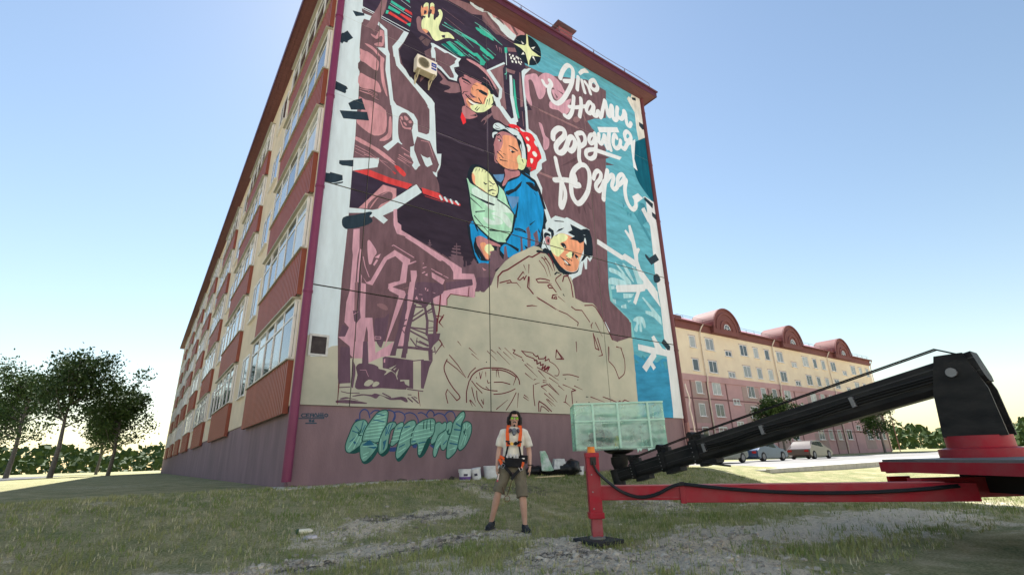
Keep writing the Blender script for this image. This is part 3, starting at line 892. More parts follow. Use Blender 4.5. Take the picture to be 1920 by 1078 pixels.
INK~ 3158,4634 3177,4726 3247,4816 3370,4790 3533,4859 3642,4815 3729,4692 3751,4561 3732,4356 3621,4316 3610,4490 3564,4696 3475,4729 3333,4723 3226,4636 3174,4556
W~ 3168,4723 3195,4794 3274,4836 3388,4815 3515,4842 3623,4817 3556,4736 3475,4747 3369,4781 3280,4718 3211,4706
W~ 3569,4724 3632,4794 3699,4645 3715,4582 3714,4349 3658,4329 3647,4504 3624,4598 3645,4676
W~ 3158,4625 3210,4664 3244,4661 3183,4602 3165,4544
INK/7 3204,4780 3290,4756
INK 3511,4744 3584,4748 3564,4714
SK~ 3244,4652 3333,4723 3475,4729 3564,4696 3580,4633 3610,4473 3585,4303 3208,4166 3177,4293 3171,4430 3208,4570
OR~ 3331,4653 3474,4703 3563,4678 3596,4587 3637,4466 3621,4316 3268,4188 3228,4304 3290,4418 3328,4533
YG~ 3561,4378 3608,4447 3634,4396 3630,4319 3548,4289
INK 3446,4529 3486,4527 3584,4505 3574,4485 3503,4509
INK 3431,4472 3501,4466 3546,4466 3482,4424
WK 3449,4479 3475,4464 3456,4440
INK/10 3235,4614 3270,4646 3321,4598
INK 3242,4575 3294,4571 3311,4544 3276,4530
WK 3250,4553 3285,4559 3267,4535
INK/10 3229,4354 3288,4318 3338,4279 3407,4271
INK/8 3272,4387 3306,4375
INK/8 3261,4267 3320,4248
INK/7 3332,4359 3375,4359
OR~ 3202,4225 3573,4362 3593,4296 3555,4178 3444,4139 3337,4142 3253,4173
YG~ 3562,4358 3723,4417 3720,4341 3669,4229 3589,4201 3581,4270
INK/11 3276,4242 3405,4264
INK/13 3653,4381 3674,4335
INK 3556,4199 3623,4213 3599,4163
RS 3747,4426 3987,4514 3922,4414 3917,4337 3795,4241 3811,4321 3729,4292
WK~ 3806,4447 3853,4465 3826,4380 3803,4393
W 3987,4514 4099,4555 4007,4445 4008,4358 3899,4224 3994,4035 3975,3914 4119,3598 4139,3543 4031,3504 3908,3976 3780,4173 3783,4226 3892,4307 3935,4441
SK~ 3347,4126 3589,4180 3597,4110 3418,3989 3308,3843 3332,3960 3355,4038
BS 3155,3969 3334,4040 3321,3956 3278,3892 3216,3901
BL~ 3395,3951 3596,4089 3644,4168 3735,4178 3858,4105 3897,3983 3989,3764 4012,3568 3976,3370 3446,3233 3495,3444 3455,3510 3367,3715 3328,3820
BL 2826,3195 2901,3091 2789,3063 2799,3144
INK 3348,3778 3467,3855 3509,3829 3389,3732
INK 3638,4037 3613,3952 3520,3832 3477,3838 3556,3903
INK~ 3705,4034 3798,4064 3933,4005 3884,3947 3793,3970 3738,4003
BL/11 3728,4026 3854,4031
BS 3367,3715 3572,3769 3558,3695 3501,3600 3457,3548
INK~ 3547,3682 3520,3548 3485,3441 3505,3428 3555,3616
INK 3826,3950 3891,3867 3847,3905
INK 3985,3702 4043,3517 3999,3376 3953,3364 4012,3568
MN~ 2746,3763 2765,3783 2807,3727 2923,3699 3099,3651 3220,3622 3204,3858 3245,3832 3327,3771 3385,3604 3496,3454 3470,3324 3446,3233 2910,3094 2826,3284 2789,3573
ML~ 2874,3693 3099,3651 3220,3631 3384,3566 3485,3461 3449,3318 3395,3266 3256,3434 3096,3444 2999,3526 2826,3603
ML~ 3016,3265 3173,3281 3135,3362 3304,3316 3172,3225 3054,3212
INK 2798,3580 2941,3555 3178,3533 3157,3513 3038,3510 2826,3561
INK/10 2812,3516 2988,3417
INK/8 3017,3393 2883,3345 2921,3302
INK/10 2864,3286 3034,3153
INK~ 2827,3894 2866,3985 2954,4016 3094,3987 3185,3910 3245,3813 3232,3692 3200,3644 3060,3658 2874,3712 2807,3802
YG~ 2831,3896 2875,3988 2954,4011 3084,3984 3164,3903 3214,3822 3238,3762 3222,3699 3180,3648 3050,3664 2903,3712 2855,3800
OR~ 2836,3888 2875,3844 2884,3724 2952,3708 3050,3674 2903,3712 2841,3766
INK/11 3012,3804 3032,3787 3062,3806
INK/9 3092,3850 3153,3822 3184,3842
INK/10 3080,3702 3141,3741 3197,3739
INK/9 3140,3683 3181,3696
INK/7 3102,3786 3152,3792
INK/6 2895,3966 2885,3924
INK/6 2944,3984 2934,3941
INK/6 2994,3991 2979,3947
INK/6 3044,3989 3028,3955
BL~ 2799,3115 2836,3204 2919,3120 3033,3070 3051,3012 2947,3030 2891,2990 2854,2894 2863,2828 2945,2711 3038,2714 3105,2728 3075,2679 2917,2662 2862,2760 2808,2969
BL~ 3530,3509 3993,3641 3969,3434 3896,3163 3746,3052 3567,2864 3472,2817 3244,2908 3348,3049 3445,3211 3481,3352
MN~ 2826,3309 3465,3490 3495,3441 3445,3221 3338,3065 3327,3017 3207,3006 3090,3031 2948,3128 2845,3242
ML~ 2997,3303 3173,3296 3135,3359 3304,3314 3172,3241 3054,3228
ML~ 3115,3391 3318,3449 3439,3331 3405,3257 3255,3365
INK/15 2864,3185 2957,3112 3090,3031 3207,3001 3347,3026
INK/16 3485,3458 3445,3221 3328,3062
INK/13 3092,3147 3414,3203
INK/9 2864,3283 3091,3093
SK~ 2886,2989 2947,3030 3051,3012 3246,2979 3245,2953 3126,2889 3076,2739 3010,2750 2909,2890
OR~ 2946,2917 3013,2959 3078,2878 3077,2756 3029,2755
YG~ 3031,2928 3108,2955 3151,2886 3087,2854 3096,2804 3012,2854
INK 3108,2947 3245,2953 3165,2898
INK 2858,2904 2909,2890 3029,2737 2945,2728 2872,2796
BL/8 2909,2813 2954,2730
INK 3327,3035 3428,3023 3541,2995 3529,2946 3448,2982 3367,3008
INK~ 3478,3271 3564,3298 3681,3262 3584,3256 3488,3250
BL/5 3499,3267 3627,3272
INK 3629,3071 3692,3049 3678,2981
INK 3886,3383 3926,3296 3883,3334
INK 3993,3641 4046,3555 4006,3474 3870,3100 3928,3326 3970,3465
INK/11 2794,3114 2808,2969 2862,2760 2917,2666
INK/11 2883,2984 2872,2899 2945,2736
INK/12~ 2749,3764 2789,3573 2826,3284 2910,3094
INK/13~ 3220,3617 3383,3561 3493,3453 3470,3324 3446,3238
INK/9~ 2831,3896 2875,3988 2954,4014 3084,3984 3164,3903 3229,3818 3238,3762 3222,3694 3180,3648 3050,3659 2903,3710
INK/29 3644,4168 3858,4105 3932,3984 4021,3712 4025,3512
INK/18 3716,4027 3864,4014 3914,3973
INK/19 3368,3755 3510,3859 3626,4018
INK/20 3506,3447 3552,3674
INK/13 3395,3951 3584,4075
INK/12 3328,3820 3395,3951
INK/10 3742,3396 3835,3480
INK/9~ 3207,4217 3253,4173 3337,4142 3444,4134 3555,4178
INK/7 3173,4423 3182,4311 3213,4168
INK/10 3432,4524 3504,4526 3584,4501
INK/9 3234,4572 3294,4566
INK/9 3370,4808 3441,4794
INK/9 3676,4741 3708,4631
INK/9 3645,4658 3657,4525
INK/8 3211,4724 3315,4741
@spruce_trees
MT 3305,2967 3336,2992 3361,2819 3378,2734 3279,2713 3302,2859
MT 3672,3317 3718,3368 3745,3250 3736,3068 3681,3037 3690,3236
MT 3790,3271 3861,3347 3883,3141 3803,3094 3819,3183
MT 3569,3159 3597,3184 3605,3000 3632,2915 3547,2878 3574,3030
MT 3196,2941 3226,2966 3240,2740 3162,2723 3184,2832
MT~ 3097,2830 3165,2890 3242,2837 3300,2788 3444,2873 3504,2832 3430,2781 3318,2722 3160,2620 3119,2434 2879,2390 2862,2509 2694,2492 2650,2564 2737,2574 2844,2638 2944,2643 3047,2673 3086,2724
MT 2746,2650 2754,2652 2759,2563 2741,2559
MT 2826,2660 2862,2709 2908,2652 2880,2579 2817,2591
MT/6 3699,3191 3873,3167
MT/6 3670,3260 3747,3279
MT/11 2268,2805 2274,2734
MT/7 2246,2743 2298,2757
MT/7 2249,2764 2285,2777
MT/12 2618,2849 2625,2570
MT/14 2588,2804 2671,2824
MT/19 2567,2770 2663,2784
MT/22 2559,2731 2672,2736
MT/25 2555,2685 2698,2692
MT 2509,2659 2698,2692 2716,2638 2708,2522 2612,2567
MT/8 2399,2682 2404,2659
MT/11 2850,2701 2855,2585
MT/10 2814,2651 2896,2660
MT/17 2770,2592 2923,2616
MT/8 2747,2653 2750,2547
MT~ 2699,2561 2805,2575 2905,2654 3073,2681 3089,2549 3088,2423 2994,2307 2894,2306 2859,2511 2691,2486
PK 2974,2618 3034,2597 2996,2581
@pumpjack
LP 1817,3066 1858,3086 1870,2929 1902,2897 1831,2879
LP 1823,2957 1868,2970 1874,2924 1917,2903 1920,2845 2433,2637 2435,2581 2393,2581 1965,2781 1873,2786 1831,2880
LP 1400,2717 1463,2741 1476,2519 1464,2415 1464,2071 1416,2063 1416,2433 1404,2495
LP/15 1491,2508 1485,2277 1490,2076
LP~ 1564,2636 1608,2602 1663,2518 1633,2452 1613,2375 1590,2370 1569,2467 1558,2568
LP 1639,2454 1706,2513 1688,2457
LP 1662,2437 1683,2434 1646,2360 1631,2372
LP/8 1523,2435 1551,2333 1600,2229
LP/10 1826,2631 1844,2643 2083,2552
LP 1858,2589 2042,2520 2040,2481 2018,2446 2005,2241 1932,2227 1957,2463 1869,2520 1778,2455 1640,2145 1578,2154 1525,2229 1526,2082 1514,2240 1577,2168 1616,2190 1744,2477
LP/15 2011,2452 2108,2511
LP 2051,2392 2120,2406 2130,2347 2090,2183 2046,2175 2065,2260
LP 1931,2249 1991,2238 1855,2170 1807,2132 1812,2183
LP 2304,2420 2439,2377 2441,2299 2310,2359
LP/8 2348,2437 2438,2416
LP 2194,2514 2209,2509 2194,2498
LP/9 2196,2452 2235,2472
LP/9 2190,2390 2221,2411
LP 2222,2373 2253,2402 2254,2368
LP/9 2137,2258 2172,2257
LP 1970,2826 2691,2551 2691,2486 2859,2511 2904,2364 2868,2317 2858,2228 2659,2218 2550,2210 2501,2152 2436,2119 2419,2184 2467,2231 2788,2351 2841,2377 2832,2441 2581,2392 2579,2480 2536,2543 2426,2592 1973,2764
BR~ 2418,2590 2460,2583 2511,2546 2494,2526
LP 2304,2424 2472,2364 2449,2305 2310,2364
LP/8 2299,2462 2438,2420
LP/7 2455,2411 2513,2395
MV 2481,2334 2832,2441 2845,2370 2788,2347 2491,2243
LP/8 2783,2343 2779,2214
LP 1417,2133 1459,2141 1476,1845 1499,1716 1508,1427 1468,1424 1459,1492 1348,1568 1344,1574 1408,1582 1438,1675 1390,1721 1392,1925 1415,2043
LP 1521,2152 1571,2148 1590,1795 1663,1805 1688,1634 1720,1448 1648,1441 1627,1653 1609,1711 1598,1597 1590,1435 1521,1429 1505,1717 1533,1860
MV 1459,2141 1518,2152 1519,1745 1498,1729 1479,1805
BM/26 1478,2144 1490,1820
MV 1462,1849 1533,1860 1545,1788 1510,1731 1483,1747
LP/5 1472,1811 1514,1844
MV 1374,1699 1435,1675 1408,1582 1347,1574
MV 1374,1477 1460,1479 1468,1424 1374,1414
MV~ 1690,1795 1784,1822 1837,1871 1776,1512 1718,1572
BM~ 1700,1954 1789,1961 1820,1910 1751,1914
LP/6 1702,1616 1762,1620 1764,1600 1704,1593 1702,1616
LP 1808,2191 1874,2226 1953,2241 1856,2164 1995,2146 2008,2111 1809,1516 1879,1490 1874,1463 1713,1447 1803,1515 1932,2084 1822,2122
BM/9 1979,2165 2067,2210
LP 2049,2259 2110,2270 2089,2038 2015,1715 2009,1550 1938,1549 1973,1710 2033,1957 2027,2100
BE 2112,2034 2211,2013 2429,2115 2457,1902 2465,1520 2055,1480 2069,1639 2095,1895
BE 2340,2035 2508,2061 2499,2144 2547,2206 2777,2213 2873,2214 2874,2294 3000,2308 3084,2405 3141,2441 3672,2539 3631,1699 2210,1552 2371,1776
LP 2330,2116 2400,2180 2497,2205 2794,2320 2777,2213 2547,2206 2499,2136 2500,2068 2348,2036
LP 2794,2320 2874,2326 2864,2212 2794,2216
LP 2874,2473 2901,2363 2865,2324 2838,2368
MV 2901,2478 3133,2523 3084,2405 2991,2306 2883,2320
RL/11 2421,2176 2412,2002 2388,1851 2387,1756
RL/7 2504,2068 2503,2144 2547,2207 2777,2215 2790,2335
RL/11 2873,2210 2981,2212 3072,2202
RL/8 2860,2192 2936,2184
RL/9 2869,2149 2949,2150
RL/8 2363,1928 2466,1924
RL/8 2466,1950 2408,1861 2465,1806
RL/7 2571,1727 2695,1628
RL/7 2413,1666 2477,1594
RL/7 2376,1856 2383,1923
BE 1475,1377 1524,1388 1655,1349 1794,1432 1882,1434 1940,1519 2003,1526 1986,1437 2050,1436 2061,1511 2296,1521 2349,1512 2462,1659 2477,965 1381,926 1380,1132 1488,1138
LP 1468,1540 1595,1555 1600,1388 1506,1380 1469,1414
LP 1640,1560 1705,1567 1720,1438 1901,1589 1875,1440 1782,1418 1655,1349
MV 1380,1480 1463,1483 1497,1145 1389,1132 1373,1185 1362,1336 1379,1356
MV 1588,1554 1633,1559 1655,1343 1592,1331
MV~ 1535,1295 1566,1335 1694,1340 1755,1319 1762,1300 1844,1281 1819,1241 1891,1285 1940,1250 1964,1200 2056,1147 2058,1115 1801,1114 1578,1089 1540,1111 1556,1222
MV 1494,1379 1530,1307 1536,1233 1522,1098 1503,1109
MV 1795,1413 1821,1427 2123,1416 2135,1126 1967,1136 1962,1225 1925,1274 1876,1303 1802,1310
MV 2210,1424 2344,1429 2309,1357 2282,1247 2250,1132 2220,1137
MV/10 2116,1408 2239,1430
MV/11 2072,1119 2243,1107
BE 1865,1312 1945,1354 1890,1304
BE 1910,1306 1947,1328 1924,1297
BE 1939,1269 1971,1317 1952,1225
BE 1991,1208 2088,1214 2091,1149 2048,1166 2033,1198 1992,1189
LP 1810,1401 1823,1402 1822,1363 1808,1368
BE~ 1625,1135 1666,1186 1719,1171 1689,1138 1670,1125
BE~ 1709,1127 1732,1172 1778,1162 1747,1129
LP/4 1577,1273 1634,1278 1664,1217
MV 1868,1439 1908,1590 1943,1594 1930,1445
MV 1987,1430 2014,1601 2056,1606 2043,1429
MV/25 1939,1532 2059,1545 2288,1541
MV 2288,1548 2341,1553 2344,1429 2299,1431
MV/12 2334,1525 2372,1529 2363,1577
MV/10 2373,1508 2455,1629
MV/10 1395,1097 1491,1108
MV/8 1416,1062 1477,1051 1587,1056
MV~ 1522,1026 1613,1048 1708,1047 1739,1061 1805,1046 1905,1025 2006,1042 2062,1032 2078,989 2008,1011 1893,1006 1792,1045 1755,1012 1703,1028 1632,1037 1528,1020
MV/12 1817,1065 1898,1031
MV~ 1410,991 1462,1014 1524,1002 1586,987 1493,1001
MV~ 1376,978 1494,989 1669,969 1663,960 1378,958
MV/13 2082,1033 2133,997
MV/13 2124,1042 2197,987
MV/9 2081,1065 2116,1064
MV/9 2145,1049 2181,1034
RL/8 1389,1132 1391,944
RL/7 2193,1097 2203,1019 2220,956
MV 2011,2112 2033,2116 2011,1812 1929,1468 1881,1464 1943,1734
MV 2090,2016 2135,2023 2067,1694 2055,1480 1998,1475 2023,1716
MV/30 2225,2060 2270,1847 2267,1704
MV/36 2309,2110 2362,1889 2359,1715
MV~ 2133,2267 2327,2303 2449,2295 2451,2203 2332,2122 2280,2046 2227,1987 2180,2030 2104,2040 2105,2187
MV 2267,1711 2429,1738 2415,1664 2347,1593 2304,1505 2293,1608
MV/18 2091,1987 2219,2000
MV/19 2098,1831 2320,2001
MV/15 2096,1873 2213,1970
MV/17 2079,1758 2266,1761
MV/16 2086,1752 2267,1711
MV/19 2073,1722 2285,1642
MV/14 2084,1640 2145,1571 2220,1559
MV/13 2151,1620 2287,1579
MV/13 2188,1624 2294,1587
MV/9 2157,1656 2146,1558
MV/24 1946,1530 2052,1541 2303,1553
MV/12 2275,1943 2337,1974
MV/12 2278,1863 2340,1857
MV/10 2265,1775 2342,1792
MV/10 2289,1749 2343,1756
MV/14 1982,1808 2031,1836
MV/17 1978,1752 2020,1771
MV/11 1971,1737 2017,1688
LP 2117,2079 2135,2118 2152,2077
LP 2186,2083 2200,2107 2209,2068
LP 2227,2224 2247,2227 2236,2192
LP 2248,2190 2266,2223 2271,2194
LP/5 2323,2188 2355,2182
LP/5 2161,2138 2199,2140
LP/5 2113,2200 2124,2194
RL/7 2423,1665 2455,1619 2380,1526
RL/7 2369,1927 2449,1931
RL/7 2457,1925 2411,1852 2459,1814
RL/8 2386,1892 2379,1717
@boy
W 4007,3707 4061,3722 4116,3586 4210,3663 4381,3670 4432,3700 4872,3614 4826,3549 4845,3486 4776,3453 4896,3234 4874,3158 4821,3091 4776,3146 4750,2961 4711,2953 4698,3069 4627,2858 4459,2758 4444,2731 4336,2711 4405,2823 4197,2857 3940,3084 3919,3098 3967,3252 3965,3387 4017,3401 4016,3479 4049,3538
BE 3068,2239 3085,2377 3175,2601 3316,2773 3452,2891 3646,3010 3784,3097 3875,3103 3965,3069 4187,2883 4325,2793 4431,2775 4467,2625 4481,2458 4619,2442 4793,2446 4906,2338 5117,1994 5265,1964 5562,1998 5522,796 2477,812 2496,1775 2941,2317
BE 4625,2445 4811,2459 4868,2416 4998,2205 5139,1974 5238,1955 5566,2044 5544,1717 3539,1539 3566,2158 4430,2490
BR 5005,2206 5125,1973 5252,1951 5233,2027 5553,2059 5573,2282 5122,2498
W/25 5020,2208 5090,2092
INK~ 4076,3096 4163,3174 4204,2953 4337,2857 4455,2853 4557,2902 4618,3022 4709,3172 4775,3319 4775,3443 4727,3472 4561,3461 4685,3565 4871,3603 4892,3203 4786,3179 4686,3077 4620,3043 4568,2885 4429,2823 4285,2804 4205,2821 4090,2966 3950,3067 3987,3114
OR~ 4094,3274 4175,3343 4299,3414 4457,3414 4628,3375 4744,3394 4718,3265 4624,3083 4558,2912 4456,2858 4349,2860 4236,2912 4119,3049 4080,3155
YG~ 4094,3264 4175,3343 4299,3409 4418,3395 4375,3314 4261,3237 4340,3177 4248,3068 4210,3031 4098,3082 4082,3174
YG~ 4356,3093 4484,3171 4450,3065 4378,3068
YG 4600,3088 4643,3147 4595,3037
INK 4452,3363 4558,3429 4424,3456 4516,3521 4486,3606 4749,3561 4727,3472 4766,3482 4731,3390 4650,3340 4602,3369
INK 4163,3579 4352,3616 4375,3607 4203,3570
INK 4203,3400 4255,3463 4362,3516 4315,3469
INK 4168,3332 4249,3392 4211,3352
INK 4045,3389 4077,3446 4157,3418 4164,3360 4111,3269 4107,3375
INK~ 3977,3313 4013,3351 4093,3342 4091,3312 4034,3308 3990,3258
SK~ 3996,3260 4044,3301 4089,3283 4071,3191 4024,3170 3999,3212
INK~ 4042,3261 4064,3257 4055,3206 4033,3220
INK/9 3976,3206 4021,3122 4075,3077
INK~ 4280,3251 4347,3267 4379,3215 4359,3191 4306,3208
WK 4338,3225 4360,3211 4347,3198
INK 4483,3161 4526,3160 4504,3116 4487,3063 4473,3119
INK~ 4531,3142 4591,3125 4587,3085 4545,3095
WK 4564,3099 4591,3101 4580,3078
INK~ 4246,3049 4281,3037 4350,3013 4418,2970 4446,2952 4379,2943 4313,2996
WK~ 4314,3006 4372,2989 4392,2955 4335,2981
INK/10 4321,2954 4366,2930
INK 4356,3093 4391,3081 4378,3068
INK/12 4376,3038 4422,3019
INK/10 4413,3052 4448,3035
INK/13 4460,3032 4472,3040
INK 4731,3390 4802,3325 4834,3149 4760,3173 4709,3172
INK 4740,3229 4779,3238 4836,3170 4808,3143
INK 4252,2821 4455,2853 4440,2821 4284,2790
INK~ 3939,3065 3975,3101 4074,3058 4200,2895 4217,2824 4111,2933 3983,3046
W/7 4742,3497 4768,3498
RL/13 3200,2541 3270,2624 3350,2666 3527,2800 3701,2929 3755,2927 3903,3031 3982,3039
INK~ 3826,3032 3871,3056 3972,3056 4016,3037 3914,3033 3847,3013
RL/16 3205,2542 3193,2396
RL/10 3228,2470 3386,2534 3405,2508 3335,2486
RL/8 3405,2503 3486,2518 3554,2457
RL/10 3503,2569 3595,2689 3614,2657
RL/10 3503,2569 3538,2563 3602,2620 3606,2580 3645,2646
RL/11 3695,2809 3684,2680
RL/9 3609,2782 3638,2720
RL/14 3681,2635 3659,2489 3689,2468 3744,2417
RL/9 3692,2637 3690,2486
RL/11 3833,2588 3803,2623 3869,2649 3958,2657 4035,2649
RL/11 3833,2588 3999,2619 4066,2608
RL/12 4137,2507 4085,2557 4017,2545 3996,2573 4031,2593 4075,2574
RL/14 4057,2408 4077,2456 4158,2479
RL/10 4057,2408 4142,2413 4133,2447 4097,2423
RL/8 4167,2453 4288,2391
INK/11 4262,2497 4284,2473
RL/11 3821,2368 4001,2309 4119,2258
RL/10 4227,2555 4138,2668 4152,2708 4251,2784
RL/13 4266,2683 4296,2764 4369,2783 4419,2674 4438,2489
RL/9 3873,2902 3957,2818 4005,2707
RL/9 3932,2962 4015,2858 4057,2717
RL/12 3967,2979 4041,2901 4102,2801
RL/17 4038,3033 4101,2942 4137,2808
RL/9 3910,2957 3965,2941 4011,2960
INK/13 4133,2760 4171,2796 4240,2791
RL/10 3636,2235 3720,2256 3804,2257
RL/12 4401,2345 4457,2310
@red_sketch
RL/11 5139,1974 5000,2226 4854,2408 4801,2431 4647,2402
RL/10 4397,2342 4466,2313 4585,2321 4718,2177
RL/9 3804,2380 3966,2324 4168,2253
RL/9 4168,2253 4304,2229 4501,2138 4484,2091
RL/11 4739,2129 4779,2180
RL/12 4739,2129 4748,2085
RL/10 4827,2182 4943,1993
RL/11 4768,2022 4785,1815 4851,1798 4778,1993
RL/11 4843,1961 4911,1734 4834,1712
RL/10 4436,1866 4436,1732
RL/11 5205,1879 5278,1877
RL/11 5299,1874 5342,1711
RL/10 5046,1863 5025,1700
RL/9 4091,1725 4060,1622
RL/10 4085,1720 4167,1618 4059,1603
RL/8~ 2517,1461 2483,1385 2488,1330 2544,1224 2608,1145 2680,1067 2641,1031
RL/7 2517,1440 2637,1369 2752,1279
RL/7 2543,1510 2653,1406 2752,1279
RL/8 2641,1031 2526,1141
RL/7~ 2526,1141 2508,1093 2533,1000
RL/9~ 2801,1254 2834,1313 2902,1368 2988,1401 3102,1415 3237,1420 3356,1396 3438,1348 3474,1298 3482,1253
RL/7~ 2776,1281 2809,1340 2876,1399
RL/9~ 3093,1394 3200,1399 3309,1384 3433,1333
RL/9 3433,1333 3388,1236
RL/7~ 2826,1249 2884,1188 2959,1125
RL/7~ 2884,1231 2968,1179 3071,1160 3163,1159
RL/7~ 3114,1119 3229,1132 3339,1163 3414,1196
RL/7~ 3121,1253 3233,1261 3342,1244
RL/8~ 2793,1246 2760,1126 2761,1016
RL/7 2826,1178 2851,1088 2875,1020
RL/8 2801,1038 2834,977
RL/8 2809,1042 2875,979
RL/7~ 2888,1146 2900,1049 2966,968
RL/7 2927,1349 2940,1281 2966,1366
RL/7 3009,1358 3011,1304
RL/7 2885,1295 2889,1278
RL/7 3155,1395 3153,1314
RL/9 3173,1404 3193,1309
RL/7 3030,1269 3038,1240 3082,1250
RL/7 3011,1196 3054,1166
RL/7 2950,1051 2975,1003 2980,1066
RL/7 3146,956 3304,1066
RL/7~ 3426,1153 3363,1054 3278,950
RL/7 3457,1147 3438,980
RL/6 2792,1614 2890,1546
RL/6 2826,1551 2920,1490
INK/7 3019,1477 3028,1467
RL/6 3034,1602 3162,1501
RL/7 3088,1622 3159,1580
RL/6 3168,1611 3349,1471
RL/6 3260,1613 3379,1535
RL/5 3280,1665 3437,1552
RL/8 3197,1660 3228,1636
RL/8 3397,1657 3431,1653 3401,1615 3529,1572
RL/10 3533,1549 3556,1527
RL/9 3527,1655 3594,1602 3712,1577 3720,1550 3751,1564 3754,1513
RL/7 3527,1652 3695,1647 3743,1604 3775,1623 3793,1580
RL/8 3569,1493 3755,1355
RL/7 3599,1508 3695,1457
RL/8 3569,1388 3678,1323
RL/8 3698,1320 3733,1330
RL/7 3710,1267 3786,1291
RL/8~ 3685,1257 3683,1135 3696,1015
RL/8 3543,1132 3604,1098
RL/8 3533,1106 3607,1068
RL/6 2646,1672 2692,1626
RL/6 2442,1628 2483,1582
RL/9 3706,1628 3750,1604 3776,1619 3784,1579 3872,1591 3905,1623 3886,1564 3951,1594 3959,1563
RL/7~ 3959,1563 4041,1529 4106,1460 4085,1398 4031,1394
RL/10 3712,1565 3762,1553 3755,1513 3813,1542 3810,1502 3857,1522 3828,1455 3893,1508 3858,1441 3934,1500 3889,1452 3955,1497 3914,1438
RL/8 3758,1473 3958,1401 4091,1338
RL/9 3776,1435 3887,1340
RL/9 4064,1621 4082,1723 4199,1613 4074,1606
RL/9 4436,1863 4432,1728
RL/8~ 4166,1412 4282,1423 4437,1402
RL/8 4157,1290 4311,1250
RL/8 4348,1285 4490,1243
RL/9 4311,1246 4370,1229 4297,1213 4299,1061
RL/8 4205,1160 4177,1079 4258,1027
RL/9 4625,1159 4873,1103
RL/9 4851,1170 5018,1135 5121,1105 5169,1132 5197,1108 5268,1150 5393,1115
RL/9~ 5051,1858 5038,1756 5021,1673
RL/10~ 5025,1660 5124,1583 5193,1432
RL/9~ 5290,1878 5343,1739 5342,1601 5308,1507 5193,1432
RL/10 5211,1884 5269,1871
RL/9 3805,1245 3904,1278 4087,1154
RL/8 3805,1245 3893,1192
RL/8 3840,1322 3901,1322
RL/8 3838,1298 3900,1298
RL/7 3930,1288 4028,1207 4088,1162
RL/8 3940,1360 4087,1289
RL/8 3850,1166 3997,1072
RL/8 3922,1170 4049,1067
RL/8 3876,1098 3963,1017
RL/8 3897,1099 4014,1019
RL/10 3753,951 3753,1040 3765,1070 3852,1028 3948,957
RL/8 3777,952 3791,1011 3830,1005 3907,956
RL/8 4080,1273 4177,1215
INK/9 4201,1365 4216,1358
INK/9 4417,1367 4422,1359
INK/8 4544,1156 4584,1157
INK/8 4368,1087 4379,1084
INK/8 4583,1092 4600,1088
RL/8 4155,1075 4186,1068
@paint_fragments
NV 1164,5551 1302,5592 1310,5561 1208,5487
NV 1037,5024 1060,5080 1070,5148 1092,5161 1130,5219 1203,5149 1151,5078 1142,5042 1103,5035 1088,4998
NV 897,4452 940,4470 1011,4432 1066,4452 1183,4438 1203,4412 1181,4387 1187,4361 1177,4335 1076,4339 998,4333 933,4371 935,4408
NV 1221,4224 1277,4289 1364,4359 1417,4224 1259,4153
NV 1232,4228 1370,4327 1420,4221 1252,4163
NV 1137,4090 1439,4201 1468,4096 1185,4004
NV 1189,3468 1335,3528 1338,3451 1322,3439 1207,3423 1205,3442
NV 1188,3470 1335,3524 1339,3448 1220,3419 1188,3430
NV 1033,3273 1104,3282 1109,3299 1236,3304 1244,3248 1178,3199 1108,3168 1028,3187
NV 1134,3169 1249,3234 1247,3214 1180,3176
NV~ 1284,2821 1407,2886 1541,2959 1580,2966 1575,2937 1552,2904 1585,2890 1591,2853 1512,2786 1328,2700 1282,2732
NV 6281,6695 6404,6738 6402,6670 6300,6645
NV 6404,6199 6573,6185 6596,6109 6479,6060 6399,6111
NV 6273,4596 6296,4603 6493,4532 6463,4433 6264,4545
NV 6427,4358 6543,4326 6554,4208 6423,4276
NV 6100,3494 6123,3506 6197,3456 6377,3568 6449,3474 6228,3337 6103,3450
NV~ 6245,3151 6329,3204 6389,3186 6409,3102 6256,3041
NV 6298,2123 6435,2015 6414,1954 6352,1948 6224,2051
"""
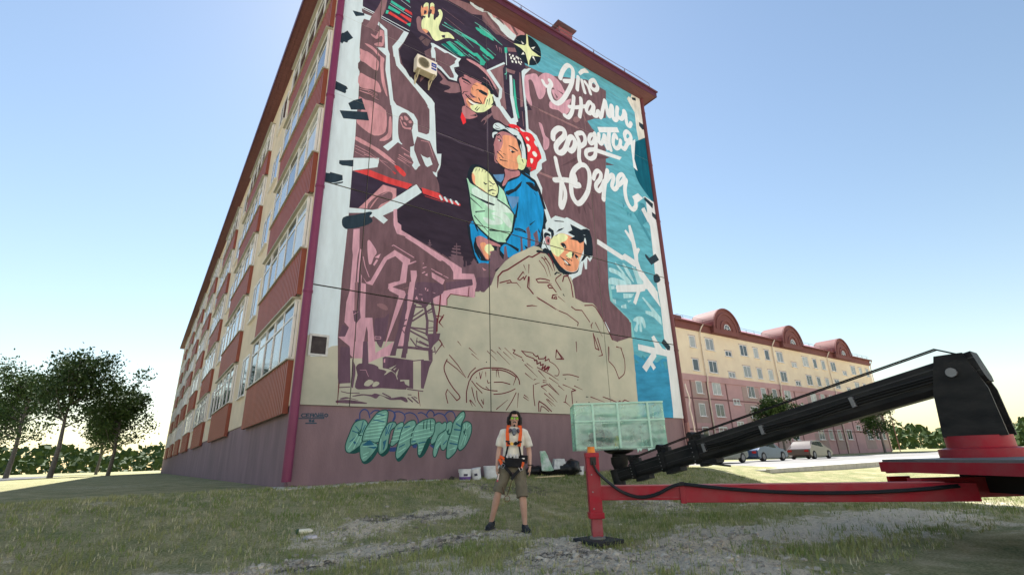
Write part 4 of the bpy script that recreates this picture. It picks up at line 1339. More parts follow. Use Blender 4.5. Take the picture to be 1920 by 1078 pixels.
GRAFFITI = """
@tag
GT/7 1128,855 1101,854 1093,839 1104,827 1131,831
GT/7 1158,857 1135,855 1136,829 1161,830
GT/6 1136,843 1154,844
GT/7 1171,826 1168,856 1194,857 1194,843 1170,841
GT/7 1192,828 1213,862 1235,831 1197,832
GT/7 1240,863 1243,831 1287,832 1287,825
GT/7 1258,866 1261,832
GT/7 1275,866 1278,832
GT/6 1237,847 1282,848
GT/7 1305,860 1319,853 1320,841 1308,833 1294,840 1293,853 1305,860
GT/7 1076,814 1287,819
GT/6 1161,804 1180,804 1163,788 1182,789 1161,804
GT/6 1205,807 1189,797 1190,788 1206,788 1205,796 1190,795
GT/8 1137,774 1227,776
@graffiti
GU/9~ 1616,820 1615,879 1650,910 1689,893 1712,834
GU/9~ 1716,870 1752,901 1797,902
GU/9~ 1901,912 1956,888 1965,839 1941,802
GU~ 1577,813 1607,820 1609,790 1573,790
GU/9~ 1888,911 1938,900 1960,864 1943,814
GU/9~ 1959,895 2006,899 2054,879 2070,842 2058,804
GU/9~ 2068,879 2116,893 2173,876 2210,826 2211,801
GU/9~ 2208,889 2243,897 2287,879 2317,854
GU/10~ 2301,879 2322,912 2351,922 2381,900 2389,875
GU/10~ 2382,868 2434,895 2494,884 2533,839 2541,813
GU/10~ 2509,878 2547,912 2593,920 2624,894 2637,854
GU 1763,593 1801,587 1791,547 1728,547
GU 2150,590 2212,590 2200,554 2165,560
GU 2340,583 2397,589 2384,552
GU 1911,563 2009,568 1978,526 1926,527
GO~ 1521,539 1642,600 1658,548 1600,515 1534,519
GO~ 1659,452 1692,420 1751,444 1808,523 1824,581 1791,593 1749,484
GO~ 1828,511 1862,482 1917,522 1933,580 1972,592 1889,557
GO~ 1825,511 1865,482 1919,533 1930,580 1902,604 1862,522
GO~ 1995,467 2023,432 2074,472 2149,603 2115,615 2053,496
GO~ 2216,493 2245,462 2300,504 2360,639 2316,639 2251,498
GO~ 2361,601 2383,576 2425,626 2403,639
GO/8~o 1651,812 1683,792 1692,762 1659,617 1546,527 1515,539 1505,589 1533,685 1573,784
GM~ 1651,812 1683,792 1692,762 1659,617 1546,527 1515,539 1505,589 1533,685 1573,784
GO/9~o 1698,762 1785,878 1862,907 1886,887 1876,771 1850,675 1821,622 1665,617 1671,704
GM~ 1698,762 1785,878 1862,907 1886,887 1876,771 1850,675 1821,622 1665,617 1671,704
GO/7~o 1653,611 1798,593 1776,535 1707,457 1678,446 1650,486
GM~ 1653,611 1798,593 1776,535 1707,457 1678,446 1650,486
GO/9~o 1961,796 1976,766 1925,723 1905,622 1896,557 1835,508 1816,558 1826,640 1860,723 1902,783
GM~ 1961,796 1976,766 1925,723 1905,622 1896,557 1835,508 1816,558 1826,640 1860,723 1902,783
GO/8~o 2045,795 2053,767 2028,718 2019,639 1949,580 1932,592 1946,633 1967,736 1992,772
GM~ 2045,795 2053,767 2028,718 2019,639 1949,580 1932,592 1946,633 1967,736 1992,772
GO/9~o 2168,813 2184,775 2156,615 2027,473 2001,467 1995,526 2019,627 2054,749 2106,799
GM~ 2168,813 2184,775 2156,615 2027,473 2001,467 1995,526 2019,627 2054,749 2106,799
GO/9~o 2376,836 2399,804 2387,696 2316,639 2244,492 2223,499 2212,602 2150,590 2141,627 2178,750 2260,814
GM~ 2376,836 2399,804 2387,696 2316,639 2244,492 2223,499 2212,602 2150,590 2141,627 2178,750 2260,814
GO/8~o 2451,805 2481,786 2518,806 2534,754 2461,696 2411,626 2368,595 2360,626 2401,715 2407,785
GM~ 2451,805 2481,786 2518,806 2534,754 2461,696 2411,626 2368,595 2360,626 2401,715 2407,785
GO/8~o 2579,814 2603,788 2589,697 2552,600 2509,538 2479,544 2463,588 2415,477 2393,477 2391,539 2446,677 2527,728 2541,793
GM~ 2579,814 2603,788 2589,697 2552,600 2509,538 2479,544 2463,588 2415,477 2393,477 2391,539 2446,677 2527,728 2541,793
GO/10~o 2735,917 2747,870 2704,789 2697,678 2644,523 2562,455 2540,468 2552,600 2596,716 2618,801 2672,875
GM~ 2735,917 2747,870 2704,789 2697,678 2644,523 2562,455 2540,468 2552,600 2596,716 2618,801 2672,875
GO/10~o 2783,814 2828,785 2824,698 2760,580 2698,532 2675,555 2689,639 2720,743 2735,797
GM~ 2783,814 2828,785 2824,698 2760,580 2698,532 2675,555 2689,639 2720,743 2735,797
GP/6 1781,853 1870,880
GP/6 1757,823 1872,849
GP/6 1734,793 1867,819
GP/6 1723,763 1863,783
GP/6 1694,733 1852,752
GP/6 1690,704 1840,728
GP/5 1679,674 1829,693
GP/5 1675,645 1819,657
GB 1696,617 1726,634 1799,564 1769,553 1655,588
GP/5 1668,577 1786,581
GP/5 1674,503 1721,524
GP/5 1670,474 1705,491
GB 1555,634 1611,606 1595,583
GB/5 1581,755 1635,697
GB/5 1651,803 1633,715
GB/5 1673,768 1646,703
GB/5 1554,714 1617,692
GB/5 1538,617 1606,674
GP/5 1616,697 1531,561
GP/5 1635,686 1579,560
GP/5 1648,686 1635,617
GO/5 1610,703 1618,674 1642,674
GO/5 1636,727 1623,692
GB 1853,616 1891,639 1871,546
GB/6 1909,771 1888,693
GB/6 1942,784 1901,687
GB/6 1773,871 1851,861
GB/6 1751,817 1855,801
GP/5 1833,640 1833,534
GB/6 1880,753 1879,675
GB/6 1861,546 1876,616
GP/5 1940,627 2012,639
GP/5 1951,663 2017,675
GP/5 1968,712 2028,718
GB/5 1994,736 2040,749
GB/7 2067,749 2122,762
GP/6 2037,688 2170,763
GP/6 2026,639 2165,713
GP/6 2021,603 2154,664
GB/6 2023,567 2075,591
GP/5 2018,520 2090,561
GP/5 2179,713 2385,753
GP/5 2174,676 2372,708
GP/5 2162,639 2351,670
GP/5 2219,782 2384,797
GB/6 2149,615 2190,621
GB/7 2226,602 2296,614
GO/4 2275,808 2270,739
GO/4 2310,822 2306,739
GO/4 2347,822 2350,727
GP/5 2227,565 2276,571
GP/5 2228,529 2263,541
GB/6 2500,588 2537,626
GP/5 2440,626 2498,690
GP/5 2420,551 2470,613
GO/6 2539,722 2551,690 2573,690
GO/5 2561,735 2550,703
GB/9 2649,795 2696,769
GB/9 2626,736 2696,730
GP/6 2589,677 2674,664
GP/6 2582,639 2666,619
GB/8 2575,600 2659,587
GP/6 2649,822 2719,876
GP/6 2576,537 2636,555
GO/6 2740,717 2752,678 2776,684
GO/5 2759,744 2748,704
GP/5 2760,697 2706,574
GP/5 2776,691 2744,586
GP/5 2775,744 2815,784
GP/5 2767,744 2775,797
GP/5 2752,744 2743,790
"""
SEEN = dict(W=(184, 208, 222), W2=(192, 206, 218), WG=(190, 198, 198), WB=(150, 196, 212), WK=(205, 218, 222), BR=(99, 81, 92), BD=(84, 68, 78), BK=(90, 76, 84),
    BM=(122, 98, 108), PK=(174, 134, 146), LP=(180, 146, 166), LQ=(134, 108, 116), MV=(90, 74, 92), MT=(100, 84, 98), TE=(84, 156, 180), TL=(112, 178, 190), TM=(62, 132, 156),
    TB=(52, 134, 178), TD=(74, 148, 168), DT=(14, 84, 108), GR=(56, 168, 152), LT=(94, 176, 168), GD=(14, 104, 104), RD=(186, 66, 70), RS=(200, 50, 60), YG=(198, 222, 174),
    OR=(204, 148, 120), SK=(160, 116, 126), INK=(28, 40, 52), NV=(38, 54, 68), KP=(52, 47, 66), KM=(48, 43, 58), KL=(72, 66, 84), BL=(28, 134, 200), BS=(84, 132, 182),
    MN=(150, 204, 184), ML=(182, 212, 212), LW=(198, 212, 224), RL=(94, 38, 52), BE=(176, 176, 154),
    GT=(52, 74, 92), GU=(52, 72, 124), GO=(34, 78, 78), GM=(104, 156, 148), GP=(136, 196, 184), GB=(42, 96, 126))

def chaikin(p, closed, it=2, sub=3):
    # rounded curve through the given points (Catmull-Rom)
    n = len(p)
    if n < 3: return p
    out = []
    for i in range(n if closed else n - 1):
        if closed: p0, p1, p2, p3 = p[i - 1], p[i], p[(i + 1) % n], p[(i + 2) % n]
        else: p0, p1, p2, p3 = p[max(i - 1, 0)], p[i], p[i + 1], p[min(i + 2, n - 1)]
        l = math.hypot(p2[0] - p1[0], p2[1] - p1[1])
        m1 = [(p2[k] - p0[k]) for k in (0, 1)]; m2 = [(p3[k] - p1[k]) for k in (0, 1)]
        d1 = math.hypot(*m1) or 1; d2 = math.hypot(*m2) or 1
        for j in range(sub):
            t = j / sub
            h = (2 * t**3 - 3 * t**2 + 1, t**3 - 2 * t**2 + t, -2 * t**3 + 3 * t**2, t**3 - t**2)
            out.append(tuple(h[0] * p1[k] + h[1] * m1[k] / d1 * l * 0.85 + h[2] * p2[k] + h[3] * m2[k] / d2 * l * 0.85 for k in (0, 1)))
    if not closed: out.append(p[-1])
    return out
def parse(text):
    part = None; out = []
    for ln in text.strip().split('\n'):
        if ln[0] == '@':
            part = ln[1:]; continue
        t, *pts = ln.split()
        P = [tuple(int(c) / 400.0 for c in p.split(',')) for p in pts]
        closed = t.endswith('o'); t = t.rstrip('o')
        sm = t.endswith('~'); t = t.rstrip('~')
        if '/' in t:
            col, w = t.split('/'); w = int(w) / 400.0
            w *= {'INK': 1.7, 'RL': 1.5, 'GO': 2.4, 'GP': 1.5, 'GB': 1.6, 'GU': 1.3, 'GT': 1.3}.get(col, 1.0)
            if sm: P = chaikin(P, closed, 2)
            if closed: P = P + [P[0]]
            polys = []
            tap = w < 0.17 and col in ('RL', 'LT', 'PK', 'INK') and not closed and len(P) < 4
            for i in range(len(P) - 1):
                a, b = Vector(P[i]), Vector(P[i + 1])
                d = b - a
                if d.length < 1e-5: continue
                nn = Vector((-d.y, d.x)).normalized() * w / 2
                n2 = nn * (0.35 if tap and i == len(P) - 2 else 1.0)
                polys.append([tuple(a - nn), tuple(b - n2), tuple(b + n2), tuple(a + nn)])
            for i, p in enumerate(P):
                if tap and i == len(P) - 1: continue
                ns = 6 if w < 0.06 else 10
                polys.append([(p[0] + w / 2 * math.cos(2 * math.pi * j / ns), p[1] + w / 2 * math.sin(2 * math.pi * j / ns)) for j in range(ns)])
        else:
            col = t
            if sm: P = chaikin(P, True, 2)
            polys = [P]
        out.append((part, col, polys))
    return out
def in_tri_area(a, b, c):
    return (b[0] - a[0]) * (c[1] - a[1]) - (c[0] - a[0]) * (b[1] - a[1])
def lay_paint(text, rects, ypos, parent_of, mat_of):
    shapes = parse(text)
    V = []; F = []; own = []
    def addp(P, w):
        P2 = []
        for p in P:
            if not P2 or (abs(p[0] - P2[-1][0]) + abs(p[1] - P2[-1][1])) > 2e-3:
                P2.append(p)
        if len(P2) > 2 and (abs(P2[0][0] - P2[-1][0]) + abs(P2[0][1] - P2[-1][1])) < 2e-3: P2.pop()
        if len(P2) < 3: return
        ar = sum(P2[i][0] * P2[(i + 1) % len(P2)][1] - P2[(i + 1) % len(P2)][0] * P2[i][1] for i in range(len(P2)))
        if abs(ar) < 1e-6: return
        if ar < 0: P2 = P2[::-1]
        k = len(V)
        V.extend(Vector(p) for p in P2)
        F.append(list(range(k, k + len(P2)))); own.append(w)
    for i, (pt, col, polys) in enumerate(shapes):
        for P in polys:
            # a dab of hand wobble along long edges
            addp(P, i)
    for r in rects:
        addp([(r[0], r[1]), (r[2], r[1]), (r[2], r[3]), (r[0], r[3])], -1)
    E_ = []
    for f in F:
        E_ += [(f[i], f[(i + 1) % len(f)]) for i in range(len(f))]
    res = delaunay_2d_cdt(V, E_, [], 0, 1e-4, False)
    ov, of = res[0], [f for f in res[2] if len(f) == 3]
    ovn = np.array([(p[0], p[1]) for p in ov]); tri = np.array(of)
    cen = ovn[tri].mean(axis=1)
    order = np.argsort(cen[:, 0]); cx_s = cen[order, 0]
    topw = np.full(len(tri), -2); insd = np.zeros(len(tri), bool)
    for f, w in zip(F, own):
        P = np.array([(V[i][0], V[i][1]) for i in f])
        lo, hi = P.min(0), P.max(0)
        i0, i1 = np.searchsorted(cx_s, lo[0]), np.searchsorted(cx_s, hi[0])
        cand = order[i0:i1]
        cand = cand[(cen[cand, 1] >= lo[1]) & (cen[cand, 1] <= hi[1])]
        if not len(cand): continue
        cx, cy = cen[cand, 0], cen[cand, 1]
        c = np.zeros(len(cand), bool)
        x1, y1 = P[-1]
        for x2, y2 in P:
            if y1 != y2:
                c ^= ((y1 > cy) != (y2 > cy)) & (cx < (x2 - x1) * (cy - y1) / (y2 - y1) + x1)
            x1, y1 = x2, y2
        hit = cand[c]
        if w < 0: insd[hit] = True
        else: topw[hit] = np.maximum(topw[hit], w)
    groups = {}
    for i in np.nonzero(insd & (topw >= 0))[0]:
        pt, col, _ = shapes[topw[i]]
        if col == 'BE': continue
        if pt == 'paint_fragments': pt = 'paint_fragments#%d' % topw[i]
        groups.setdefault(pt, []).append((of[i], col))
    objs = {}
    for pt, fl in groups.items():
        idx = {}; vv = []; ff = []; cols = []; mi = []
        for f, col in fl:
            a, b, c = (ov[i] for i in f[:3])
            q = []
            for i in f:
                if i not in idx:
                    idx[i] = len(vv); vv.append((ov[i][0], ypos, ov[i][1]))
                q.append(idx[i])
            if in_tri_area(a, b, c) < 0: q = q[::-1]
            ff.append(q)
            if col not in cols: cols.append(col)
            mi.append(cols.index(col))
        me = bpy.data.meshes.new(pt)
        me.from_pydata(vv, [], ff)
        for c in cols: me.materials.append(mat_of(c))
        me.polygons.foreach_set('material_index', mi)
        o = bpy.data.objects.new(pt, me)
        COL.objects.link(o)
        objs[pt] = o
    return objs
def paint_mat(c):
    st = {'W': 0.07, 'W2': 0.07, 'LW': 0.06, 'WK': 0.04}.get(c, 0.22)
    if c in ('RL', 'GO', 'GP', 'GM'): st = 0.2
    sc = (2.6, 1, 0.6) if c not in ('TB', 'TE', 'KM', 'KP') else (0.6, 1, 2.2)
    return M('paint_' + c.lower(), alb(SEEN[c]), rough=0.78, var=st, scale=2.6, stretch=sc, bump=0.08, bscale=60, spec=0.08, detail=7)

def concrete_mat():
    m = M('bare_panel_concrete', alb((174, 180, 168)), rough=0.9, var=0.13, scale=0.9, bump=0.25, bscale=70, detail=8, spec=0.1, col2=alb((148, 157, 148)))
    return m
building = empty('apartment_building', (9.4, D, 0.55))
INV = Matrix.Translation((-9.4, -D, -0.55))
def under(o, parent=None):
    o.parent = parent if parent is not None else building
    if parent is None:
        o.matrix_parent_inverse = INV
    return o
tag(building, 'five storey panel apartment block with a huge half finished mural on its gable', 'apartment building')
DEPTH = 70.0
mb = MB()
mb.box((UL + 0.02, D + 0.012, Z0 + 0.004), (UR - 0.02, D + DEPTH, ZTOP)); mb.box((UL + 0.04, D + 0.52, 0.1), (UR - 0.02, D + DEPTH, Z0 + 0.003))
under(mb.build('wall', M('joint_mastic', (0.018, 0.017, 0.017), var=0.3, scale=4, spec=0.05)))
rects = []
for r in range(len(ROWS) - 1):
    for c in range(4):
        jv = {0: 0, 1: 0.010, 2: (0.014 if r < 3 else 0.003), 3: (0.010 if r < 3 else 0.003), 4: 0}
        jh = {0: 0, 1: 0.016, 2: 0.015, 3: 0.003, 4: 0.003, 5: 0.003, 6: 0}
        a = (COLS[c] + jv[c], ROWS[r] + jh[r]); b = (COLS[c + 1] - jv[c + 1], ROWS[r + 1] - jh[r + 1])
        # the joints wander a little, as hand-pointed ones do
        rects.append((a[0], a[1], b[0], b[1]))
        mb = MB(); mb.box((a[0], D, a[1]), (b[0], D + 0.011, b[1]))
        under(mb.build('wall_panel', concrete_mat()))
paint = lay_paint(MURAL, rects, D - 0.003, None, paint_mat)
mural = under(paint['background'])
mural.name = 'mural'
mural['label'] = 'painted mauve, teal and white fields of the mural'
PL = dict(locomotive='painted brown and pink steam locomotive with white outlines', train_carriage='painted dark carriage with teal and red streaks', emblem='painted round dark emblem with a pale four pointed star',
          waving_man='painted man in a dark cap waving his hand', lettering='white brush lettering that praises the region', woman_and_baby='painted woman in a red dotted scarf holding a swaddled baby',
          spruce_trees='painted grey spruce silhouettes', pumpjack='painted mauve oil derrick and machinery outlined in pink', boy='painted smiling boy with dark hair and an unpainted coat',
          red_sketch='thin red preparatory sketch lines on bare concrete', paint_fragments='dark slate paint fragments scattered over the white edges', right_branches='white painted branches over teal')
for pt, o in paint.items():
    if pt == 'background': continue
    o.parent = mural
    if pt.startswith('paint_fragments'):
        o.name = 'painted_fragment'; o['label'] = 'dark slate painted fragment'
        continue
    o.name = {'right_branches': 'painted_branches', 'paint_fragments': 'painted_fragments', 'locomotive': 'painted_locomotive', 'train_carriage': 'painted_carriage', 'emblem': 'painted_emblem', 'waving_man': 'painted_man', 'lettering': 'painted_lettering', 'woman_and_baby': 'painted_woman_and_baby', 'spruce_trees': 'painted_spruces', 'pumpjack': 'painted_derrick', 'boy': 'painted_boy', 'red_sketch': 'sketch_lines'}[pt]
    o['label'] = PL[pt]
    if pt == 'red_sketch': o['kind'] = 'stuff'

# plinth
M_PLINTH = M('plinth_plaster', alb((114, 99, 108)), rough=0.85, var=0.20, scale=1.1, stretch=(1.6, 1.6, 0.5), bump=0.25, bscale=35, detail=9)
mb = MB()
mb.box((UL + 0.03, D + 0.05, -0.3), (UR - 0.03, D + 0.5, Z0 - 0.002))
plinth = under(mb.build('plinth', M_PLINTH))
gp = lay_paint(GRAFFITI, [(UL, 0.3, UR, Z0)], D + 0.046, None, paint_mat)
for pt, o in gp.items():
    o.parent = plinth
gp['graffiti']['label'] = 'mint green graffiti letters with dark outlines on the mauve plinth'
gp['graffiti'].name = 'graffiti_letters'
gp['tag'].name = 'graffiti_tag'
gp['tag']['label'] = 'small dark blue tag in the corner of the plinth'
# dirt splash line: ragged dark mortar at the foot
mb = MB()
x = UL + 0.05
while x < UR - 0.1:
    w = random.uniform(0.1, 0.5); h = random.uniform(0.01, 0.07)
    mb.prism([(x, 0.3), (x + w, 0.3), (x + w * 0.8, gz(x, 11.6) + h), (x + w * 0.4, gz(x, 11.6) + h * 1.4), (x + w * 0.1, gz(x, 11.6) + h * 0.7)], D + 0.041, D + 0.049)
    x += w * random.uniform(0.9, 2.2)
o = mb.build('splash_dirt', M('splash_dirt', (0.07, 0.06, 0.055), var=0.3, scale=8)); o.parent = plinth; o['kind'] = 'stuff'
# vent window in the corner of the gable
mb = MB(); fr = 0.05
vx0, vx1, vz0, vz1 = 2.76, 3.10, 3.475, 3.885
mb.box((vx0 - fr, D - 0.02, vz0 - fr), (vx1 + fr, D - 0.004, vz0)); mb.box((vx0 - fr, D - 0.02, vz1), (vx1 + fr, D - 0.004, vz1 + fr))
mb.box((vx0 - fr, D - 0.02, vz0), (vx0, D - 0.004, vz1)); mb.box((vx1, D - 0.02, vz0), (vx1 + fr, D - 0.004, vz1))
vent = under(mb.build('vent', M('vent_surround', alb((176, 186, 190)), var=0.15, scale=9)))
mb = MB(); mb.box((vx0, D - 0.009, vz0), (vx1, D - 0.005, vz1))
o = mb.build('grille', M('vent_dark', alb((62, 60, 62)), var=0.5, scale=7, col2=alb((40, 38, 42)))); o.parent = vent

# ------------------------------------------------------------------ eaves, roof, chimney, railing, downpipes
OV = 0.53
M_FASCIA = M('maroon_sheet_metal', alb((74, 34, 52)), rough=0.5, var=0.1, scale=3)
M_SOFFIT = M('brown_soffit_boards', alb((98, 66, 68)), rough=0.7, var=0.14, scale=2.0, stretch=(1, 8, 1), detail=6)
M_ROOF = M('roof_sheet', alb((110, 52, 56)), rough=0.45, var=0.1)
ex0, ex1, ey0, ey1 = UL - OV, UR + OV, D - OV, D + DEPTH + OV
ZS = 16.93
# soffit boards, run along the gable and along the long side
bw = OV / 3
mb = MB()
ridge_x = (ex0 + ex1) / 2
rz = 17.18
mb.add([(ex0, ey0, rz), (ex1, ey0, rz), (ex1, ey1, rz), (ex0, ey1, rz), (ridge_x, ey0 + 7, rz + 2.1), (ridge_x, ey1 - 7, rz + 2.1)],
       [(0, 1, 4), (1, 2, 5, 4), (2, 3, 5), (3, 0, 4, 5), (3, 2, 1, 0)])
roof = under(mb.build('roof', M_ROOF))
for i in range(3):
    for a, b in (((ex0 + i * bw, ey0 + i * bw + 0.002, ZS), (ex1 - i * bw, ey0 + (i + 1) * bw - 0.004, ZS + 0.03)),):
        mb = MB(); mb.box(a, b); o = mb.build('soffit_board', M_SOFFIT); o.parent = roof
    mb = MB(); mb.box((ex0 + i * bw + 0.002, ey0 + (i + 1) * bw, ZS + 0.001), (ex0 + (i + 1) * bw - 0.004, ey1, ZS + 0.031)); o = mb.build('soffit_board', M_SOFFIT); o.parent = roof
    mb = MB(); mb.box((ex1 - (i + 1) * bw + 0.004, ey0 + (i + 1) * bw, ZS + 0.001), (ex1 - i * bw - 0.002, ey1, ZS + 0.031)); o = mb.build('soffit_board', M_SOFFIT); o.parent = roof
for a, b in (((ex0 - 0.02, ey0 - 0.025, ZS - 0.03), (ex1 + 0.02, ey0, rz + 0.02)), ((ex0 - 0.024, ey0, ZS - 0.03), (ex0, ey1, rz + 0.018)), ((ex1, ey0, ZS - 0.03), (ex1 + 0.024, ey1, rz + 0.018))):
    mb = MB(); mb.bbox(a, b, 0.006); o = mb.build('fascia', M_FASCIA); o.parent = roof
# gutter lip
mb = MB(); mb.tube([(ex0 - 0.05, ey0 - 0.05, rz), (ex1 + 0.05, ey0 - 0.05, rz)], 0.045, 10); o = mb.build('gutter', M_FASCIA, roof, smooth=True)
# brick vent shaft with a tin cap
cx, cy = 11.85, D + 0.45
mb = MB(); mb.box((cx - 0.38, cy - 0.38, 17.2), (cx + 0.38, cy + 0.38, 18.55))
M_BRICK = M('chimney_brick', alb((122, 72, 78)), rough=0.9, var=0.2, scale=9, bump=0.4, bscale=25)
ch = mb.build('chimney', M_BRICK); ch.parent = roof
mb = MB(); mb.box((cx - 0.52, cy - 0.52, 18.62), (cx + 0.52, cy + 0.52, 18.66)); mb.add([(cx - 0.54, cy - 0.54, 18.66), (cx + 0.54, cy - 0.54, 18.66), (cx + 0.54, cy + 0.54, 18.66), (cx - 0.54, cy + 0.54, 18.66), (cx, cy, 18.86)], [(0, 1, 4), (1, 2, 4), (2, 3, 4), (3, 0, 4)])
for sx in (-1, 1):
    for sy in (-1, 1):
        mb.box((cx + sx * 0.3 - 0.03, cy + sy * 0.3 - 0.03, 18.5), (cx + sx * 0.3 + 0.03, cy + sy * 0.3 + 0.03, 18.64))
o = mb.build('chimney_cap', M('tin_cap', alb((96, 84, 92)), rough=0.5)); o.parent = roof
# roof railing
M_RAIL = M('railing_steel', alb((92, 90, 96)), rough=0.6)
ry = D - 0.42
rail = MB()
pts = [(x, ry, 17.66 + 0.02 * math.sin(x * 1.7)) for x in np.arange(2.6, 16.6, 0.7)]
rail.tube(pts + [(16.62, ry, 17.42), (16.9, ry - 0.05, 17.40)], 0.013, 6)
rl = rail.build('railing', M_RAIL, roof)
for x in np.arange(3.2, 16.6, 1.95):
    p = MB(); p.tube([(x - 0.07, ry, 17.2), (x, ry, 17.65), (x + 0.07, ry + 0.02, 17.2)], 0.014, 5)
    p.build('railing_post', M_RAIL, roof)
M_PIPE = M('maroon_downpipe', alb((104, 42, 78)), rough=0.45, var=0.08, scale=2)
def downpipe(x, y, z0, m, r=0.085):
    mb = MB(); mb.tube([(x, y, z0), (x, y, 16.95)], r, 14)
    o = under(mb.build('downpipe', m, None, smooth=True))
    for z in (4.9, 7.7, 10.5, 13.3, 16.1):
        b = MB(); b.lathe([(r + 0.004, -0.03), (r + 0.016, -0.03), (r + 0.016, 0.03), (r + 0.004, 0.03)], (x, y, z), 14); b.box((x - 0.02, y, z - 0.015), (x + 0.02, y + 0.13, z + 0.015))
        c = b.build('bracket', m); c.parent = o
downpipe(UL - 0.02, D - 0.1, 0.75, M_PIPE, 0.1)
M_PIPE2 = M('dark_maroon_downpipe', alb((92, 52, 58)), rough=0.45, var=0.1, scale=2)
downpipe(UR + 0.06, D - 0.02, 0.7, M_PIPE2, 0.09)

# ------------------------------------------------------------------ the long side with its glazed balconies
M_CREAM = M('cream_side_wall', alb((192, 186, 168)), rough=0.9, var=0.1, scale=1.3, bump=0.15, bscale=60)
mb = MB()
mb.box((UL - 0.04, D + 0.04, Z0), (UL + 0.019, D + DEPTH, ZTOP))
mb.box((UL - 0.01, D + 0.06, 0.2), (UL + 0.025, D + DEPTH, Z0 - 0.003), 1)
side = under(mb.build('side_wall', [M_CREAM, M_PLINTH]))
M_CLAD = M('red_brown_profiled_sheet', alb((126, 70, 58)), rough=0.5, var=0.14, scale=1.2, stretch=(1, 1, 0.3))
M_FRAME = M('white_window_frame', alb((206, 214, 220)), rough=0.45, var=0.04)
M_SILLG = M('grey_green_visor', alb((150, 152, 140)), rough=0.6, var=0.1)
M_PANE = glass('window_glass')
M_PANE_B = M('curtained_glass', (0.26, 0.27, 0.27), rough=0.06, var=0.35, scale=3.0, stretch=(6, 6, 0.5), spec=0.8)
M_PANE_C = M('blind_glass', (0.42, 0.42, 0.40), rough=0.08, var=0.15, scale=2.0, spec=0.7)
XF = UL - 0.04
BP = 0.12       # how far the balconies stand out
LB = 5.6
def balcony_mesh():
    mb = MB(); zz = 0.0
    x1, x0 = 0.0, -BP
    # ribbed sheet: trapezoid profile along y
    prof = []; y = 0.0; t = 0
    while y < LB - 0.01:
        prof += [(x0, y), (x0, min(y + 0.09, LB)), (x0 + 0.035, min(y + 0.115, LB)), (x0 + 0.035, min(y + 0.165, LB)), (x0, min(y + 0.19, LB))]
        y += 0.19
    vs_ = []; fs_ = []
    for (x, yy) in prof:
        vs_ += [(x, yy, -0.22), (x, yy, 0.98)]
    for i in range(len(prof) - 1):
        fs_.append((2 * i, 2 * i + 2, 2 * i + 3, 2 * i + 1))
    mb.add(vs_, fs_)
    mb.box((x0, -0.012, -0.22), (x1, 0.0, 0.98))
    mb.box((x0, LB, -0.22), (x1, LB + 0.012, 0.98))
    mb.box((x0 + 0.04, 0.0, -0.2), (x1, LB, -0.14), 1)
    mb.box((x0 - 0.05, -0.03, 0.98), (x1, LB + 0.03, 1.01), 2)
    mb.box((x0 - 0.09, -0.03, 2.46), (x1, LB + 0.03, 2.50), 1)
    return mb.mesh('balcony', [M_CLAD, M_SILLG, M_SILLG], fix=False)
NBAY = 5
def bframe_mesh():
    mb = MB(); w = LB / NBAY; x0 = -BP
    mb.box((x0, 0, 1.01), (x0 + 0.06, LB, 1.07)); mb.box((x0, 0, 2.40), (x0 + 0.06, LB, 2.46)); mb.box((x0 + 0.004, 0, 2.02), (x0 + 0.056, LB, 2.07))
    for i in range(NBAY + 1):
        y = min(max(i * w, 0.03), LB - 0.03)
        mb.box((x0 - 0.002, y - 0.03, 1.01), (x0 + 0.058, y + 0.03, 2.46))
    mb.box((x0 + 0.06, 0.0, 1.01), (0, 0.04, 1.06)); mb.box((x0 + 0.06, 0.0, 2.41), (0, 0.04, 2.46)); mb.box((-0.05, 0.0, 1.06), (0, 0.04, 2.41))
    return mb.mesh('window_frame', [M_FRAME])
def bpane_mesh(pm=None):
    mb = MB(); w = LB / NBAY
    mb.box((-BP + 0.022, 0.03, 1.07), (-BP + 0.034, w - 0.03, 2.40))
    return mb.mesh('window_pane', [pm or M_PANE])
def bend_mesh():
    mb = MB(); mb.box((-BP + 0.06, 0.012, 1.06), (-0.05, 0.024, 2.41)); return mb.mesh('end_pane', [M_PANE])
def swin_mesh():
    mb = MB(); W2 = 1.4
    mb.box((-0.03, 0, 0.95), (0.0, W2, 1.01)); mb.box((-0.03, 0, 2.32), (0.0, W2, 2.38)); mb.box((-0.03, 0, 1.01), (0.0, 0.06, 2.32)); mb.box((-0.03, W2 - 0.06, 1.01), (0, W2, 2.32)); mb.box((-0.03, W2 * 0.62, 1.01), (0, W2 * 0.62 + 0.06, 2.32))
    mb.box((-0.09, -0.04, 0.925), (0, W2 + 0.04, 0.95))
    return mb.mesh('window', [M_FRAME])
def swin_pane():
    mb = MB(); mb.box((-0.012, 0.06, 1.01), (-0.004, 1.34, 2.32)); return mb.mesh('pane', [M_PANE])
me_b, me_f, me_p, me_e, me_w, me_wp = balcony_mesh(), bframe_mesh(), bpane_mesh(), bend_mesh(), swin_mesh(), swin_pane()
me_ps = [me_p, me_p, me_p, bpane_mesh(M_PANE_B), bpane_mesh(M_PANE_C)]
